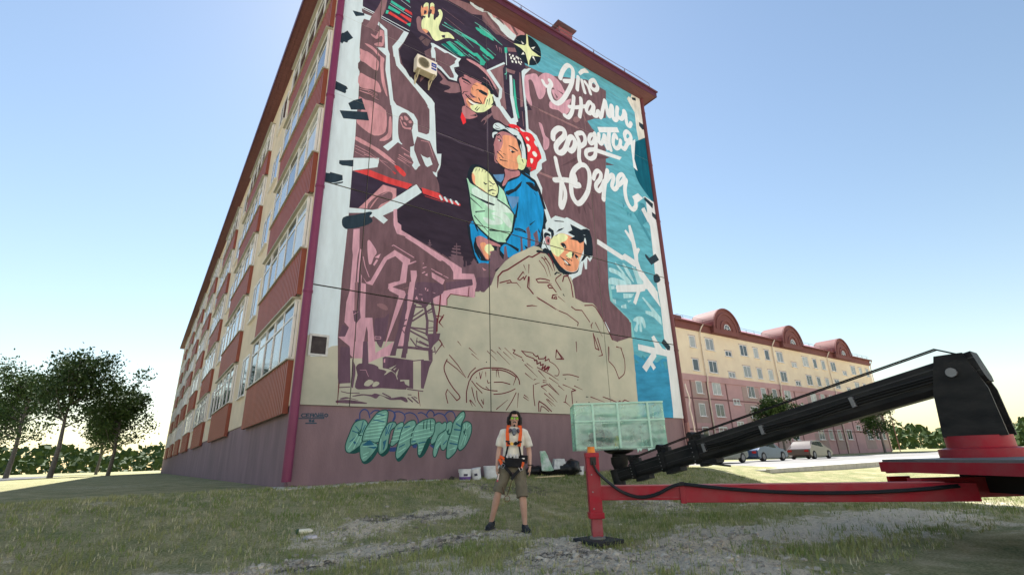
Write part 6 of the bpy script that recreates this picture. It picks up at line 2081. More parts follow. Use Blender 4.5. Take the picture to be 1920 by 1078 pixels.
# respirator hanging at the throat
mb = MB(); mb.sphere((0.016, -0.135, 1.475), (0.045, 0.042, 0.055)); mb.sphere((0.016, -0.15, 1.435), (0.028, 0.03, 0.03)); rs = mb.build('respirator', M('respirator_grey', alb((96, 106, 118)), rough=0.6, var=0.2, scale=14), man, smooth=True)
for s_ in (-1, 1):
    mb = MB(); mb.lathe([(0.03, -0.012), (0.036, -0.008), (0.036, 0.008), (0.03, 0.014)], (0, 0, 0), 14, 0, Matrix.Translation((0.016 + s_ * 0.066, -0.128, 1.485)) @ Matrix.Rotation(s_ * 1.1, 4, 'Y') @ Matrix.Rotation(0.5, 4, 'X')); mb.build('filter', M('filter_dark', alb((70, 66, 76)), rough=0.6), rs, smooth=True)
strap('respirator_strap', [(-0.075, 0.0, 1.57), (-0.07, -0.075, 1.53), (-0.05, -0.12, 1.50)], 0.018, M('strap_grey', alb((150, 150, 156))))
strap('respirator_strap', [(0.105, 0.0, 1.57), (0.10, -0.075, 1.53), (0.08, -0.12, 1.50)], 0.018, MATS['strap_grey'])
strap('wristband', [(WRR.x + 0.034, WRR.y - 0.02, WRR.z + 0.012), (WRR.x, WRR.y - 0.037, WRR.z + 0.01), (WRR.x - 0.034, WRR.y - 0.02, WRR.z + 0.012)], 0.014, M_BWEB, 0.004)
# small can in the hand at the left of the picture
hd = man.matrix_world
can = empty('spray_nozzle_tube', (0, 0, 0))
cl = Vector((WRL.x + 0.030, WRL.y - 0.05, WRL.z - 0.175))
c_, s__ = math.cos(math.radians(-35.3)), math.sin(math.radians(-35.3))
cl = Euler((0, LEAN, 0)).to_matrix() @ cl
can.location = (PX + c_ * cl.x - s__ * cl.y, PY + s__ * cl.x + c_ * cl.y, gz(PX, PY) + cl.z)
can.rotation_euler = (0.1, 0.25, math.radians(-35.3))
can.name = 'marker_pen'
tag(can, 'small white and red marker held in the hand by the bucket', 'marker')
mb = MB(); mb.lathe([(0.011, -0.05), (0.011, 0.04), (0.006, 0.05)], (0, 0, 0), 10); mb.build('barrel', M('marker_white', alb((210, 206, 206)), rough=0.4), can, smooth=True)
mb = MB(); mb.lathe([(0.0118, -0.075), (0.0118, -0.045)], (0, 0, 0), 10); mb.build('cap', M('marker_red', (0.5, 0.06, 0.10), rough=0.4), can, smooth=True)

# ------------------------------------------------------------------ the truck-mounted lift: basket, boom, outrigger, truck rear
FW = Vector((0.590, 0.807, 0)); RT = Vector((0.807, -0.590, 0))
YAWC = math.atan2(RT.y, RT.x)
def pt(r, f, z):
    return RT * r + FW * f + Vector((0, 0, z))
lift = empty('aerial_lift_truck', pt(5.95, 4.0, 0))
tag(lift, 'truck mounted aerial lift with black telescopic boom, mesh wrapped basket and red outrigger', 'lift truck')
LI = Matrix.Translation(-pt(5.95, 4.0, 0))
def lp(o):
    o.parent = lift
    o.matrix_parent_inverse = LI
    return o
M_RED = M('outrigger_red', (0.36, 0.006, 0.024), rough=0.45, scale=4, spec=0.25, bump=0.05, bscale=30, col2=(0.30, 0.045, 0.055), detail=10)
M_REDW = M('worn_red', (0.30, 0.014, 0.028), rough=0.55, scale=7, col2=(0.36, 0.10, 0.11))
M_BLKM = M('boom_black_paint', (0.006, 0.0065, 0.009), rough=0.5, scale=2.2, spec=0.18, col2=(0.030, 0.029, 0.028), detail=9, stretch=(1, 1, 2.5), bump=0.15, bscale=30)
def ch3(P_, it=2):
    P_ = [Vector(p) for p in P_]
    for _ in range(it):
        q = [P_[0]]
        for a, b in zip(P_[:-1], P_[1:]): q += [a.lerp(b, .25), a.lerp(b, .75)]
        q.append(P_[-1]); P_ = q
    return P_
M_HOSE = M('black_hose', (0.008, 0.008, 0.009), rough=0.45)
M_GAL = M('grey_metal', (0.22, 0.22, 0.23), rough=0.5, metal=0.6)
# basket: box in its own frame (x along the picture, y away)
bk = pt(2.335, 11.9, 1.25)
BM4 = Matrix.Translation(bk) @ Matrix.Rotation(YAWC - 0.012, 4, 'Z')
bw_, bd_, bh_ = 0.985, 0.42, 0.95
M_BFR = M('basket_tube', alb((186, 216, 206)), rough=0.4, var=0.08)
def bkp(p): return BM4 @ Vector(p)
basket_frame = MB()
xs_ = [-bw_, -bw_ * 0.60, 0.0 - 0.03, bw_ * 0.66, bw_]
for yy in (-bd_, bd_):
    for x_ in xs_:
        basket_frame.tube([bkp((x_, yy, 0.0)), bkp((x_, yy, bh_))], 0.020, 8)
    for z_ in (0.0, bh_ * 0.60, bh_):
        basket_frame.tube([bkp((-bw_, yy, z_)), bkp((bw_, yy, z_))], 0.020, 8)
for x_ in (-bw_, bw_):
    for z_ in (0.0, bh_ * 0.60, bh_):
        basket_frame.tube([bkp((x_, -bd_, z_)), bkp((x_, bd_, z_))], 0.020, 8)
basket = lp(basket_frame.build('basket', M_BFR, None, smooth=True))
basket['label'] = 'work basket framed in pale tubes and wrapped in green film'
mb = MB(); mb.box((-bw_ + 0.01, -bd_ + 0.01, -0.03), (bw_ - 0.01, bd_ - 0.01, -0.005), 0, BM4); o = mb.build('basket_floor', M_GAL, basket)
def film_mat():
    m = bpy.data.materials.new('green_wrap_film'); m.use_nodes = True
    nt = m.node_tree; L = nt.links.new; nt.nodes.clear()
    out = nt.nodes.new('ShaderNodeOutputMaterial')
    tr = nt.nodes.new('ShaderNodeBsdfTransparent'); tr.inputs[0].default_value = (0.76, 0.93, 0.86, 1)
    df = nt.nodes.new('ShaderNodeBsdfDiffuse'); df.inputs[0].default_value = (0.50, 0.86, 0.73, 1)
    tl = nt.nodes.new('ShaderNodeBsdfTranslucent'); tl.inputs[0].default_value = (0.52, 0.88, 0.75, 1)
    gl_ = nt.nodes.new('ShaderNodeBsdfGlossy'); gl_.inputs['Roughness'].default_value = 0.22
    a = nt.nodes.new('ShaderNodeMixShader'); a.inputs[0].default_value = 0.4; L(df.outputs[0], a.inputs[1]); L(tl.outputs[0], a.inputs[2])
    tc = nt.nodes.new('ShaderNodeTexCoord'); n = nt.nodes.new('ShaderNodeTexNoise'); n.inputs['Scale'].default_value = 3.2; n.inputs['Detail'].default_value = 4; n.inputs['Distortion'].default_value = 1.6
    L(tc.outputs['Object'], n.inputs['Vector'])
    mr = nt.nodes.new('ShaderNodeMapRange'); mr.inputs['From Min'].default_value = 0.3; mr.inputs['From Max'].default_value = 0.7; mr.inputs['To Min'].default_value = 0.20; mr.inputs['To Max'].default_value = 0.55
    L(n.outputs['Fac'], mr.inputs['Value'])
    b = nt.nodes.new('ShaderNodeMixShader'); L(mr.outputs[0], b.inputs[0]); L(tr.outputs[0], b.inputs[1]); L(a.outputs[0], b.inputs[2])
    c = nt.nodes.new('ShaderNodeMixShader'); c.inputs[0].default_value = 0.08; L(b.outputs[0], c.inputs[1]); L(gl_.outputs[0], c.inputs[2])
    L(c.outputs[0], out.inputs[0])
    return m
M_FILM = film_mat()
def film(p00, p10, p11, p01, nrm, seed, nu=44, nv=24, amp=0.035):
    mb = MB(); V_ = []; F_ = []
    for j in range(nv + 1):
        for i in range(nu + 1):
            u, v = i / nu, j / nv
            p = Vector(p00).lerp(Vector(p10), u).lerp(Vector(p01).lerp(Vector(p11), u), v)
            e = min(1, 6 * min(u, 1 - u, v, 1 - v) + 0.15)
            q = Vector((u * 5 + seed, v * 3, 0))
            d = mnoise.noise(Vector((u * 3 + v * 5 + seed, v * 9 - u * 4, 1))) * 0.7 + mnoise.noise(Vector((u * 16 + v * 9, v * 7, seed))) * 0.35
            V_.append(bkp(p + Vector(nrm) * amp * e * d))
    for j in range(nv):
        for i in range(nu):
            k_ = j * (nu + 1) + i
            F_.append((k_, k_ + 1, k_ + nu + 2, k_ + nu + 1))
    mb.add(V_, F_)
    o = mb.build('wrap_film', M_FILM, basket, fix=False)
    o.data.polygons.foreach_set('use_smooth', [True] * len(o.data.polygons))
    return o
B_ = bw_ + 0.024; d_ = bd_ + 0.024
film((-B_, -d_, -0.05), (B_, -d_, -0.05), (B_, -d_, bh_ + 0.01), (-B_, -d_, bh_ + 0.01), (0, -1, 0), 1.0)
film((B_, d_, -0.05), (-B_, d_, -0.05), (-B_, d_, bh_ + 0.01), (B_, d_, bh_ + 0.01), (0, 1, 0), 5.0)
film((-B_, d_, -0.05), (-B_, -d_, -0.05), (-B_, -d_, bh_ + 0.01), (-B_, d_, bh_ + 0.01), (-1, 0, 0), 9.0, 20)
film((B_, -d_, -0.05), (B_, d_, -0.05), (B_, d_, bh_ + 0.01), (B_, -d_, bh_ + 0.01), (1, 0, 0), 13.0, 20)
# strips of white tape over the tubes
M_TAPE = M('pale_tape', alb((168, 214, 202)), rough=0.5, var=0.08)
for x_, w_ in ((-bw_ * 0.60, 0.022), (-0.03, 0.024), (bw_ * 0.66, 0.022)):
    mb = MB(); mb.box((x_ - w_, -d_ - 0.048, -0.02), (x_ + w_, -d_ - 0.044, bh_ + 0.01), 0, BM4); o = mb.build('tape_strip', M_TAPE, basket)
mb = MB(); mb.box((-B_, -d_ - 0.043, bh_ * 0.60 - 0.018), (B_, -d_ - 0.040, bh_ * 0.60 + 0.018), 0, BM4); mb.build('tape_strip', M_TAPE, basket)
mb = MB(); mb.box((-B_, -d_ - 0.047, bh_ - 0.012), (B_, -d_ - 0.042, bh_ + 0.02), 0, BM4); mb.build('tape_strip', M_TAPE, basket)
mb = MB()
for i in range(7):
    x_ = random.uniform(0.3, 1) * B_
    mb.add([bkp((x_, -d_ - 0.03, -0.03)), bkp((x_ + 0.07, -d_ - 0.035, -0.04)), bkp((x_ + 0.03 + random.uniform(-.03, .03), -d_ - 0.05, -0.05 - random.uniform(0.03, 0.09)))], [(0, 1, 2)])
o = mb.build('torn_film_edge', M_TAPE, basket, fix=False); o['kind'] = 'stuff'
# things lying inside the basket
mb = MB(); mb.sphere((-0.40, -0.17, 0.20), (0.31, 0.24, 0.20), mat=BM4); o = mb.build('duffel_bag', M('bag_dark_green', (0.012, 0.025, 0.022), var=0.3, scale=7), None, smooth=True); o.data.transform(Matrix.Identity(4))
tag(o, 'dark rounded bag lying inside the wrapped basket', 'bag')
mb = MB(); mb.lathe([(0.10, 0), (0.11, 0.24), (0.115, 0.25)], (-0.06, 0.05, 0.005), 14, 0, BM4); o = mb.build('yellow_tub', M('yellow_tub', (0.45, 0.40, 0.05)), None, smooth=True)
tag(o, 'yellow tub seen through the film beside the dark bag in the basket', 'tub')
mb = MB(); mb.bbox((0.50, -0.1, 0.30), (0.80, 0.15, 0.42), 0.02, 0, BM4); mb.bbox((0.55, -0.05, 0.42), (0.72, 0.1, 0.50), 0.02, 0, BM4); o = lp(mb.build('control_box', M('control_grey', (0.55, 0.6, 0.58)), None)); o.parent = basket; o.matrix_parent_inverse = Matrix.Identity(4)
# rotator under the basket
def fru(mb, c, prof, n=20, mi=0): mb.lathe(prof, c, n, mi)
rc = bkp((0.0, 0.0, 0))
mb = MB(); mb.lathe([(0.33, -0.03), (0.33, -0.08), (0.22, -0.13), (0.16, -0.14), (0.16, -0.20), (0.20, -0.21), (0.19, -0.34), (0.14, -0.46), (0.12, -0.62)], tuple(rc), 22)
lp(mb.build('basket_rotator', M_BLKM, None, smooth=True))
mb = MB(); mb.box((0.0, -0.2, -0.215), (0.42, 0.05, -0.165), 0, BM4); lp(mb.build('rotator_plate', M_BLKM))
# boom
P0 = Vector((8.771, 8.206, 0.635)); P1 = Vector((8.752, 5.332, 1.247))
bd = (P1 - P0).normalized()
blen = 6.75
bx_ = bd.cross(Vector((0, 0, 1))).normalized(); bz_ = bx_.cross(bd).normalized()
BO = Matrix(((bd.x, bx_.x, bz_.x, P0.x), (bd.y, bx_.y, bz_.y, P0.y), (bd.z, bx_.z, bz_.z, P0.z), (0, 0, 0, 1)))
secs = [(-0.06, 0.60, 0.10, 0.122), (0.53, 1.45, 0.12, 0.145), (1.36, 2.30, 0.14, 0.168), (2.19, blen, 0.165, 0.20)]
for i, (a, b, hw, hh) in enumerate(secs):
    oct_ = [(-hw, -hh * 0.62), (-hw * 0.62, -hh), (hw * 0.62, -hh), (hw, -hh * 0.62), (hw, hh * 0.9), (hw * 0.9, hh), (-hw * 0.9, hh), (-hw, hh * 0.9)]
    mb = MB(); mb.prism(oct_, a, b, 'x', 0, BO)
    s_ = lp(mb.build('boom_section', M_BLKM))
    if i:
        mb = MB()
        mb.prism([(p[0] * 1.13, p[1] * 1.08) for p in oct_], a - 0.02, a + 0.14, 'x', 0, BO)
        mb.box((a - 0.01, -hw * 0.8, hh), (a + 0.09, hw * 0.8, hh + 0.12), 0, BO); mb.box((a + 0.14, -hw * 0.4, hh), (a + 0.23, hw * 0.4, hh + 0.09), 0, BO)
        mb.tube([BO @ Vector((a + 0.05, -hw, hh + 0.12)), BO @ Vector((a + 0.05, hw, hh + 0.12))], 0.06, 10)
        mb.box((a + 0.05, -hw * 0.7, -hh - 0.075), (a + 0.42, hw * 0.7, -hh + 0.01), 0, BO)
        mb.build('boom_collar', M_BLKM, s_)
        mb = MB()
        for q in range(5): mb.lathe([(0.010, 0), (0.010, 0.012)], (0, 0, 0), 8, 0, BO @ Matrix.Translation((a + 0.03, hw * 1.13 * 1.0, -hh * 0.8 + q * hh * 0.4)) @ Matrix.Rotation(-1.5708, 4, 'X'))
        mb.build('bolt', M_GAL, s_)
    mb = MB(); mb.box((a + 0.16 if i else a, hw - 0.004, hh * 0.55), (b, hw + 0.006, hh * 0.62), 0, BO); mb.box((a + 0.16 if i else a, hw - 0.004, -hh * 0.30), (b, hw + 0.005, -hh * 0.25), 0, BO); mb.build('weld_rib', M('rib_grey', (0.035, 0.035, 0.04), rough=0.4), s_)
for off in (-0.05, 0.06):
    mb = MB(); mb.tube([BO @ Vector((0.56, off, 0.27)), BO @ Vector((1.4, off, 0.30)), BO @ Vector((2.3, off, 0.33)), BO @ Vector((blen - 0.35, off, 0.38)), BO @ Vector((blen - 0.12, off, 0.2))], 0.011, 6); lp(mb.build('boom_cable', M_HOSE))
mb = MB(); mb.tube([BO @ Vector((0.02, 0, -0.22)), BO @ Vector((0.02, 0, 0.14))], [0.13, 0.15], 14); lp(mb.build('boom_head', M_BLKM, None, smooth=True))
mb = MB(); mb.tube([BO @ Vector((2.2, 0.1, -0.18)), BO @ Vector((2.9, 0.2, -0.40))], 0.018, 6); lp(mb.build('stay_rod', M_BLKM))
for q_, (zo, rr_) in enumerate(((-0.02, 0.014), (0.02, 0.011), (0.052, 0.014))):
    mb = MB(); mb.tube(ch3([BO @ Vector((2.45, 0.20, zo)), BO @ Vector((3.0, 0.205, zo - 0.035)), BO @ Vector((3.7, 0.20, zo)), BO @ Vector((4.4, 0.205, zo - 0.03)), BO @ Vector((5.2, 0.20, zo)), BO @ Vector((6.3, 0.205, zo - 0.02))], 1), rr_, 7); lp(mb.build('boom_hose', M_HOSE, None, smooth=True))
for x_ in (2.5, 3.7, 5.2):
    mb = MB(); mb.box((x_ - 0.03, 0.16, -0.06), (x_ + 0.03, 0.222, 0.09), 0, BO); lp(mb.build('hose_clamp', M_GAL))
# outrigger
lg = Vector((4.955, 5.075, 0)); lgz = gz(lg.x, lg.y)
OR4 = Matrix.Translation((lg.x, lg.y, lgz)) @ Matrix.Rotation(YAWC, 4, 'Z')
pad = MB(); pad.bbox((-0.21, -0.25, 0.012), (0.22, 0.25, 0.062), 0.01, 0, Matrix.Translation((lg.x, lg.y, lgz)) @ Matrix.Rotation(YAWC + 0.55, 4, 'Z'))
po = pad.build('outrigger_pad', M('black_rubber_pad', (0.022, 0.024, 0.028), rough=0.7, var=0.4, scale=14, bump=0.4, bscale=60)); 
tag(po, 'square black rubber pad on the ground under the red outrigger leg', 'pad')
hw = 0.083
mb = MB(); mb.bbox((-hw, -hw, 0.30), (hw, hw, 1.10), 0.012, 0, OR4)
leg = lp(mb.build('outrigger_leg', [M_RED]))
mb = MB(); mb.bbox((-hw * 0.82, -hw * 0.82, 0.09), (hw * 0.82, hw * 0.82, 0.302), 0.01, 0, OR4); mb.build('inner_leg', M_REDW, leg)
mb = MB(); mb.bbox((-hw - 0.016, -hw - 0.016, 0.30), (hw + 0.016, hw + 0.016, 0.375), 0.012, 0, OR4); mb.build('leg_collar', M_RED, leg)
mb = MB(); mb.bbox((-hw - 0.006, -hw - 0.006, 1.04), (hw + 0.006, hw + 0.006, 1.105), 0.01, 0, OR4); mb.build('leg_cap', M_RED, leg)
mb = MB(); mb.lathe([(0.06, 0.0), (0.052, 0.02), (0.048, 0.075), (0.05, 0.08)], tuple(OR4 @ Vector((0, 0, 1.10))), 16); mb.build('warning_lamp', M('amber_lamp', (0.85, 0.24, 0.02), rough=0.3), leg, smooth=True)
mb = MB(); mb.lathe([(0.10, 0.062), (0.10, 0.085), (0.06, 0.10)], tuple(OR4 @ Vector((0, 0, 0))), 18); mb.build('foot_plate', M_GAL, leg)
mb = MB()
for z_ in (0.42, 0.62, 0.83): mb.lathe([(0.010, 0.0), (0.010, 0.012)], (0, 0, 0), 8, 0, OR4 @ Matrix.Translation((-0.03, -hw, z_)) @ Matrix.Rotation(1.5708, 4, 'X'))
mb.build('bolt', M_GAL, leg)
mb = MB(); mb.box((-0.035, -hw - 0.028, 0.95), (0.04, -hw, 1.05), 0, OR4); mb.build('valve_block', M_HOSE, leg)
beam_end = pt(4.85, 6.1, 0.60); b0 = OR4 @ Vector((hw - 0.005, 0.0, 0.60))
bdv = (beam_end - b0); bl_ = bdv.length; bdv.normalize()
by_ = Vector((0, 0, 1)).cross(bdv).normalized(); bz2 = bdv.cross(by_)
OB = Matrix(((bdv.x, by_.x, bz2.x, b0.x), (bdv.y, by_.y, bz2.y, b0.y), (bdv.z, by_.z, bz2.z, b0.z), (0, 0, 0, 1)))
mb = MB(); mb.bbox((0, -0.07, -0.085), (bl_, 0.07, 0.085), 0.01, 0, OB); beam = lp(mb.build('outrigger_beam', M_RED))
mb = MB(); mb.bbox((0, -0.078, 0.082), (bl_, 0.078, 0.094), 0.004, 0, OB); mb.build('beam_flange', M('faded_red', (0.50, 0.13, 0.14), rough=0.5, var=0.2, scale=6), beam)
mb = MB(); mb.bbox((1.02, -0.086, -0.115), (bl_ + 0.3, 0.086, 0.080), 0.01, 0, OB); mb.bbox((1.0, -0.095, -0.125), (1.07, 0.095, 0.10), 0.008, 0, OB); mb.build('beam_sleeve', M_RED, beam)
mb = MB(); mb.box((0.25, -0.072, -0.055), (0.98, -0.0695, -0.045), 0, OB); mb.build('weld_seam', M_REDW, beam)
def cat(a, b, sag, n=12):
    return [a.lerp(b, t) + Vector((0, 0, -sag * 4 * t * (1 - t))) for t in np.linspace(0, 1, n)]
ha = OR4 @ Vector((0.0, -hw - 0.02, 1.0)); hb = OR4 @ Vector((0.05, -hw - 0.02, 0.86))
hm = OB @ Vector((0.5, -0.10, -0.05)); hc_ = OB @ Vector((1.03, -0.115, 0.115)); he = OB @ Vector((bl_ + 0.1, -0.12, 0.06))
mb = MB()
for o_ in (0.0, 0.016):
    off = Vector((0, 0, -o_)) + FW * (-o_)
    path = [ha + off, (OR4 @ Vector((0.012, -hw - 0.025, 0.93))) + off, hb + off, (OB @ Vector((0.10, -0.10, 0.16))) + off, (OB @ Vector((0.28, -0.105, 0.02))) + off, hm + off, (OB @ Vector((0.72, -0.105, -0.01))) + off, (OB @ Vector((0.9, -0.11, 0.085))) + off, hc_ + off] 
    p2 = chain = []
    P_ = [tuple(p) for p in path]
    def ch3(P_, it=2):
        P_ = [Vector(p) for p in P_]
        for _ in range(it):
            q = [P_[0]]
            for a, b in zip(P_[:-1], P_[1:]): q += [a.lerp(b, .25), a.lerp(b, .75)]
            q.append(P_[-1]); P_ = q
        return P_
    mb.tube(ch3(P_), 0.013, 8)
    mb.tube([p + off for p in cat(hc_, he, 0.09)], 0.013, 8)
lp(mb.build('hydraulic_hose', M_HOSE, None, smooth=True))
mb = MB(); mb.box((1.005, -0.14, 0.085), (1.06, -0.09, 0.13), 0, OB); mb.build('hose_clip', M_HOSE, beam)
# truck rear behind it (mostly outside the picture's right side)
TR4 = Matrix.Translation(pt(5.95, 0, 0)) @ Matrix.Rotation(YAWC, 4, 'Z')      # x right, y forward
M_DECK = M('deck_plate', (0.16, 0.165, 0.17), rough=0.55, metal=0.4, var=0.2, scale=4, bump=0.3, bscale=50)
M_CHAS = M('chassis_black', (0.015, 0.015, 0.017), rough=0.6, var=0.3)
mb = MB(); mb.box((-1.15, -4.5, 0.86), (1.15, 6.9, 0.93), 0, TR4); mb.box((-1.18, -4.5, 0.78), (-1.12, 6.93, 0.90), 1, TR4); mb.box((1.12, -4.5, 0.78), (1.18, 6.93, 0.90), 1, TR4); mb.box((-1.12, 6.87, 0.76), (1.12, 6.93, 0.90), 1, TR4)
lp(mb.build('deck', [M_DECK, M_RED]))
mb = MB(); mb.box((-0.45, -4.5, 0.55), (-0.33, 6.6, 0.80), 0, TR4); mb.box((0.33, -4.5, 0.55), (0.45, 6.6, 0.80), 0, TR4)
for y_ in (-3, -1, 1.5, 3, 5, 6.4): mb.box((-0.33, y_, 0.6), (0.33, y_ + 0.1, 0.76), 0, TR4)
mb.box((-1.2, 6.25, 0.50), (1.2, 6.48, 0.72), 1, TR4)
lp(mb.build('chassis', [M_CHAS, M_RED]))
M_TYRE = M('tyre_rubber', (0.018, 0.018, 0.019), rough=0.85, var=0.3, scale=9)
for x_ in (-0.93, 0.93):
    for y_ in (4.2, -0.4):
        q = TR4 @ Matrix.Translation((x_, y_, 0.44)) @ Matrix.Rotation(1.5708, 4, 'Y')
        mb = MB(); mb.lathe([(0.24, -0.19), (0.41, -0.18), (0.44, -0.13), (0.44, 0.13), (0.41, 0.18), (0.24, 0.19)], (0, 0, 0), 28, 0, q); w = lp(mb.build('wheel', M_TYRE, None, smooth=True))
        mb = MB(); mb.lathe([(0.235, -0.17), (0.24, -0.192), (0.12, -0.192), (0.10, -0.20), (0.10, 0.20), (0.12, 0.192), (0.24, 0.192), (0.235, 0.17)], (0, 0, 0), 24, 0, q); mb.build('rim', M_GAL, w, smooth=True)
        mb = MB(); mb.box((x_ - 0.22, y_ - 0.6, 0.94), (x_ + 0.22, y_ + 0.6, 0.97), 0, TR4) if False else None
for x_ in (-0.95, 0.95):
    mb = MB(); mb.bbox((x_ - 0.14, 6.94, 0.60), (x_ + 0.14, 6.99, 0.72), 0.008, 0, TR4); lp(mb.build('tail_lamp', M('tail_lamp_red', (0.35, 0.01, 0.01), rough=0.25)))
bend = BO @ Vector((blen - 0.28, 0, 0))
tb = Vector((bend.x, bend.y, 0.93))
mb = MB(); mb.lathe([(0.44, 0), (0.44, 0.10), (0.34, 0.12), (0.34, 0.26)], tuple(tb), 24); lp(mb.build('turntable', M_RED, None, smooth=True))
mb = MB()
hd_ = Vector((bd.x, bd.y, 0)).normalized()
for s_ in (-1, 1):
    o_ = bx_ * (s_ * 0.20)
    q4 = Matrix(((hd_.x, bx_.x, 0, tb.x + o_.x), (hd_.y, bx_.y, 0, tb.y + o_.y), (0, 0, 1, 0), (0, 0, 0, 1)))
    mb.prism([(-0.30, 1.18), (0.34, 1.18), (0.30, 1.75), (0.16, bend.z + 0.24), (-0.14, bend.z + 0.24), (-0.26, 1.75)], -0.02, 0.02, 'y', 0, q4)
tur = lp(mb.build('turret', M_BLKM))
mb = MB(); mb.tube([bend - bx_ * 0.27, bend + bx_ * 0.27], 0.06, 14); mb.build('pivot_pin', M_GAL, tur, smooth=True)

# ------------------------------------------------------------------ loose cable at the right corner of the block
mb = MB(); mb.tube(ch3([(UR + 0.12, D - 0.16, 3.6), (UR + 0.16, D - 0.18, 3.3), (UR + 0.25, D - 0.2, 3.0), (UR + 0.14, D - 0.2, 2.75), (UR + 0.22, D - 0.19, 2.45), (UR + 0.33, D - 0.16, 1.9), (UR + 0.36, D - 0.13, 0.75)]), 0.028, 7)
o = mb.build('hanging_cable', M('cable_white', alb((206, 200, 196)), rough=0.5), None, smooth=True)
tag(o, 'white cable hanging loose down the right corner of the painted block', 'cable')
mb = MB(); mb.lathe([(0.07, 0), (0.07, 1.45)], (UR - 0.02, D - 0.12, 0.72), 12)
o = under(mb.build('plinth_pipe', M('plinth_pipe', alb((150, 112, 110)), rough=0.6), None, smooth=True))

# ------------------------------------------------------------------ kerbs, pavement, road to the right
M_KERB = M('kerb_concrete', (0.42, 0.40, 0.36), rough=0.9, var=0.12, scale=4, bump=0.3, bscale=40)
mb = MB(); mb.box((17.6, 9.6, 0.0), (70, 13.0, 0.47)); o = mb.build('pavement', M('pavement_concrete', (0.40, 0.385, 0.35), rough=0.95, var=0.12, scale=1.5)); tag(o, kind='structure')
for i in range(30):
    mb = MB(); mb.bbox((17.6 + i * 1.0 + 0.006, 9.45, 0.0), (18.6 + i * 1.0 - 0.006, 9.596, 0.50), 0.015); c = mb.build('kerb_stone', M_KERB); c.parent = o
mb = MB(); mb.box((17.6, 13.0, 0.0), (160, 24.0, 0.40)); o = mb.build('road', M('dusty_asphalt', (0.25, 0.24, 0.225), rough=0.95, var=0.15, scale=0.8, bump=0.3, bscale=60)); tag(o, kind='structure')
mb = MB(); mb.box((-40, D - 0.5, 0.3), (-7.0, 90, 0.635)); o = mb.build('yard_drive', M('yard_asphalt', (0.13, 0.13, 0.13), rough=0.95, var=0.2, scale=0.7)); tag(o, kind='structure')

# ------------------------------------------------------------------ neighbouring block on the right
Y2 = 38.0; BX0, BX1 = 54.0, 116.0
nb = empty('apartment_building', (BX0 + 20, Y2, 0.4))
tag(nb, 'peach and mauve five storey building with an arched brown gable at the right', 'apartment building')
NI = Matrix.Translation((-(BX0 + 20), -Y2, -0.4))
def np_(o):
    o.parent = nb; o.matrix_parent_inverse = NI; return o
M_PEACH = M('peach_render', alb((228, 206, 184)), rough=0.9, var=0.09, scale=0.5)
M_MAUV = M('mauve_render', alb((178, 148, 150)), rough=0.9, var=0.09, scale=0.5)
M_GREY = M('grey_brown_render', alb((160, 144, 140)), rough=0.9, var=0.09, scale=0.5)
M_ATT = M('attic_brown', alb((108, 66, 64)), rough=0.7, var=0.1, scale=0.8)
M_ROOF2 = M('pale_red_roof', alb((196, 150, 160)), rough=0.4, var=0.12, scale=1.0, stretch=(6, 1, 1))
mb = MB(); mb.box((BX0, Y2, 10.75), (BX1, Y2 + 13, 16.75)); np_(mb.build('upper_wall', M_PEACH))
mb = MB(); mb.box((BX0 - 0.1, Y2 - 0.12, 9.95), (BX1 + 0.1, Y2 + 13.1, 10.75)); np_(mb.build('string_course', M_MAUV))
mb = MB(); mb.box((BX0, Y2, 0.2), (BX1, Y2 + 13, 9.95)); lw_ = np_(mb.build('lower_wall', M_MAUV))
mb = MB(); mb.box((BX0 - 0.2, Y2 - 0.22, 16.75), (BX1 + 0.2, Y2 + 13.2, 17.65)); mb.box((BX0 - 0.55, Y2 - 0.6, 17.65), (BX1 + 0.55, Y2 + 13.6, 17.85)); mb.box((BX0 - 0.4, Y2 - 0.3, 17.85), (BX0 + 1.2, Y2 + 1.5, 18.35))
np_(mb.build('attic', M_ATT))
mb = MB(); mb.add([(BX0 - 0.5, Y2 - 0.5, 17.86), (BX1 + 0.5, Y2 - 0.5, 17.86), (BX1 + 0.5, Y2 + 13.5, 17.86), (BX0 - 0.5, Y2 + 13.5, 17.86), (BX0 + 5, Y2 + 6.5, 21.2), (BX1 - 5, Y2 + 6.5, 21.2)], [(0, 1, 5, 4), (1, 2, 5), (2, 3, 4, 5), (3, 0, 4)]); r2 = np_(mb.build('roof', M_ROOF2))
for x_ in np.arange(BX0 + 1.5, BX1, 2.2):
    mb = MB(); mb.tube([(x_, Y2 - 0.3, 17.9), (x_, Y2 - 0.3, 18.5)], 0.025, 5); mb.build('snow_rail_post', M_RAIL, r2)
mb = MB(); mb.tube([(BX0, Y2 - 0.3, 18.48), (BX1, Y2 - 0.3, 18.48)], 0.025, 5); mb.tube([(BX0, Y2 - 0.3, 18.2), (BX1, Y2 - 0.3, 18.2)], 0.02, 5); mb.build('snow_rail', M_RAIL, r2)
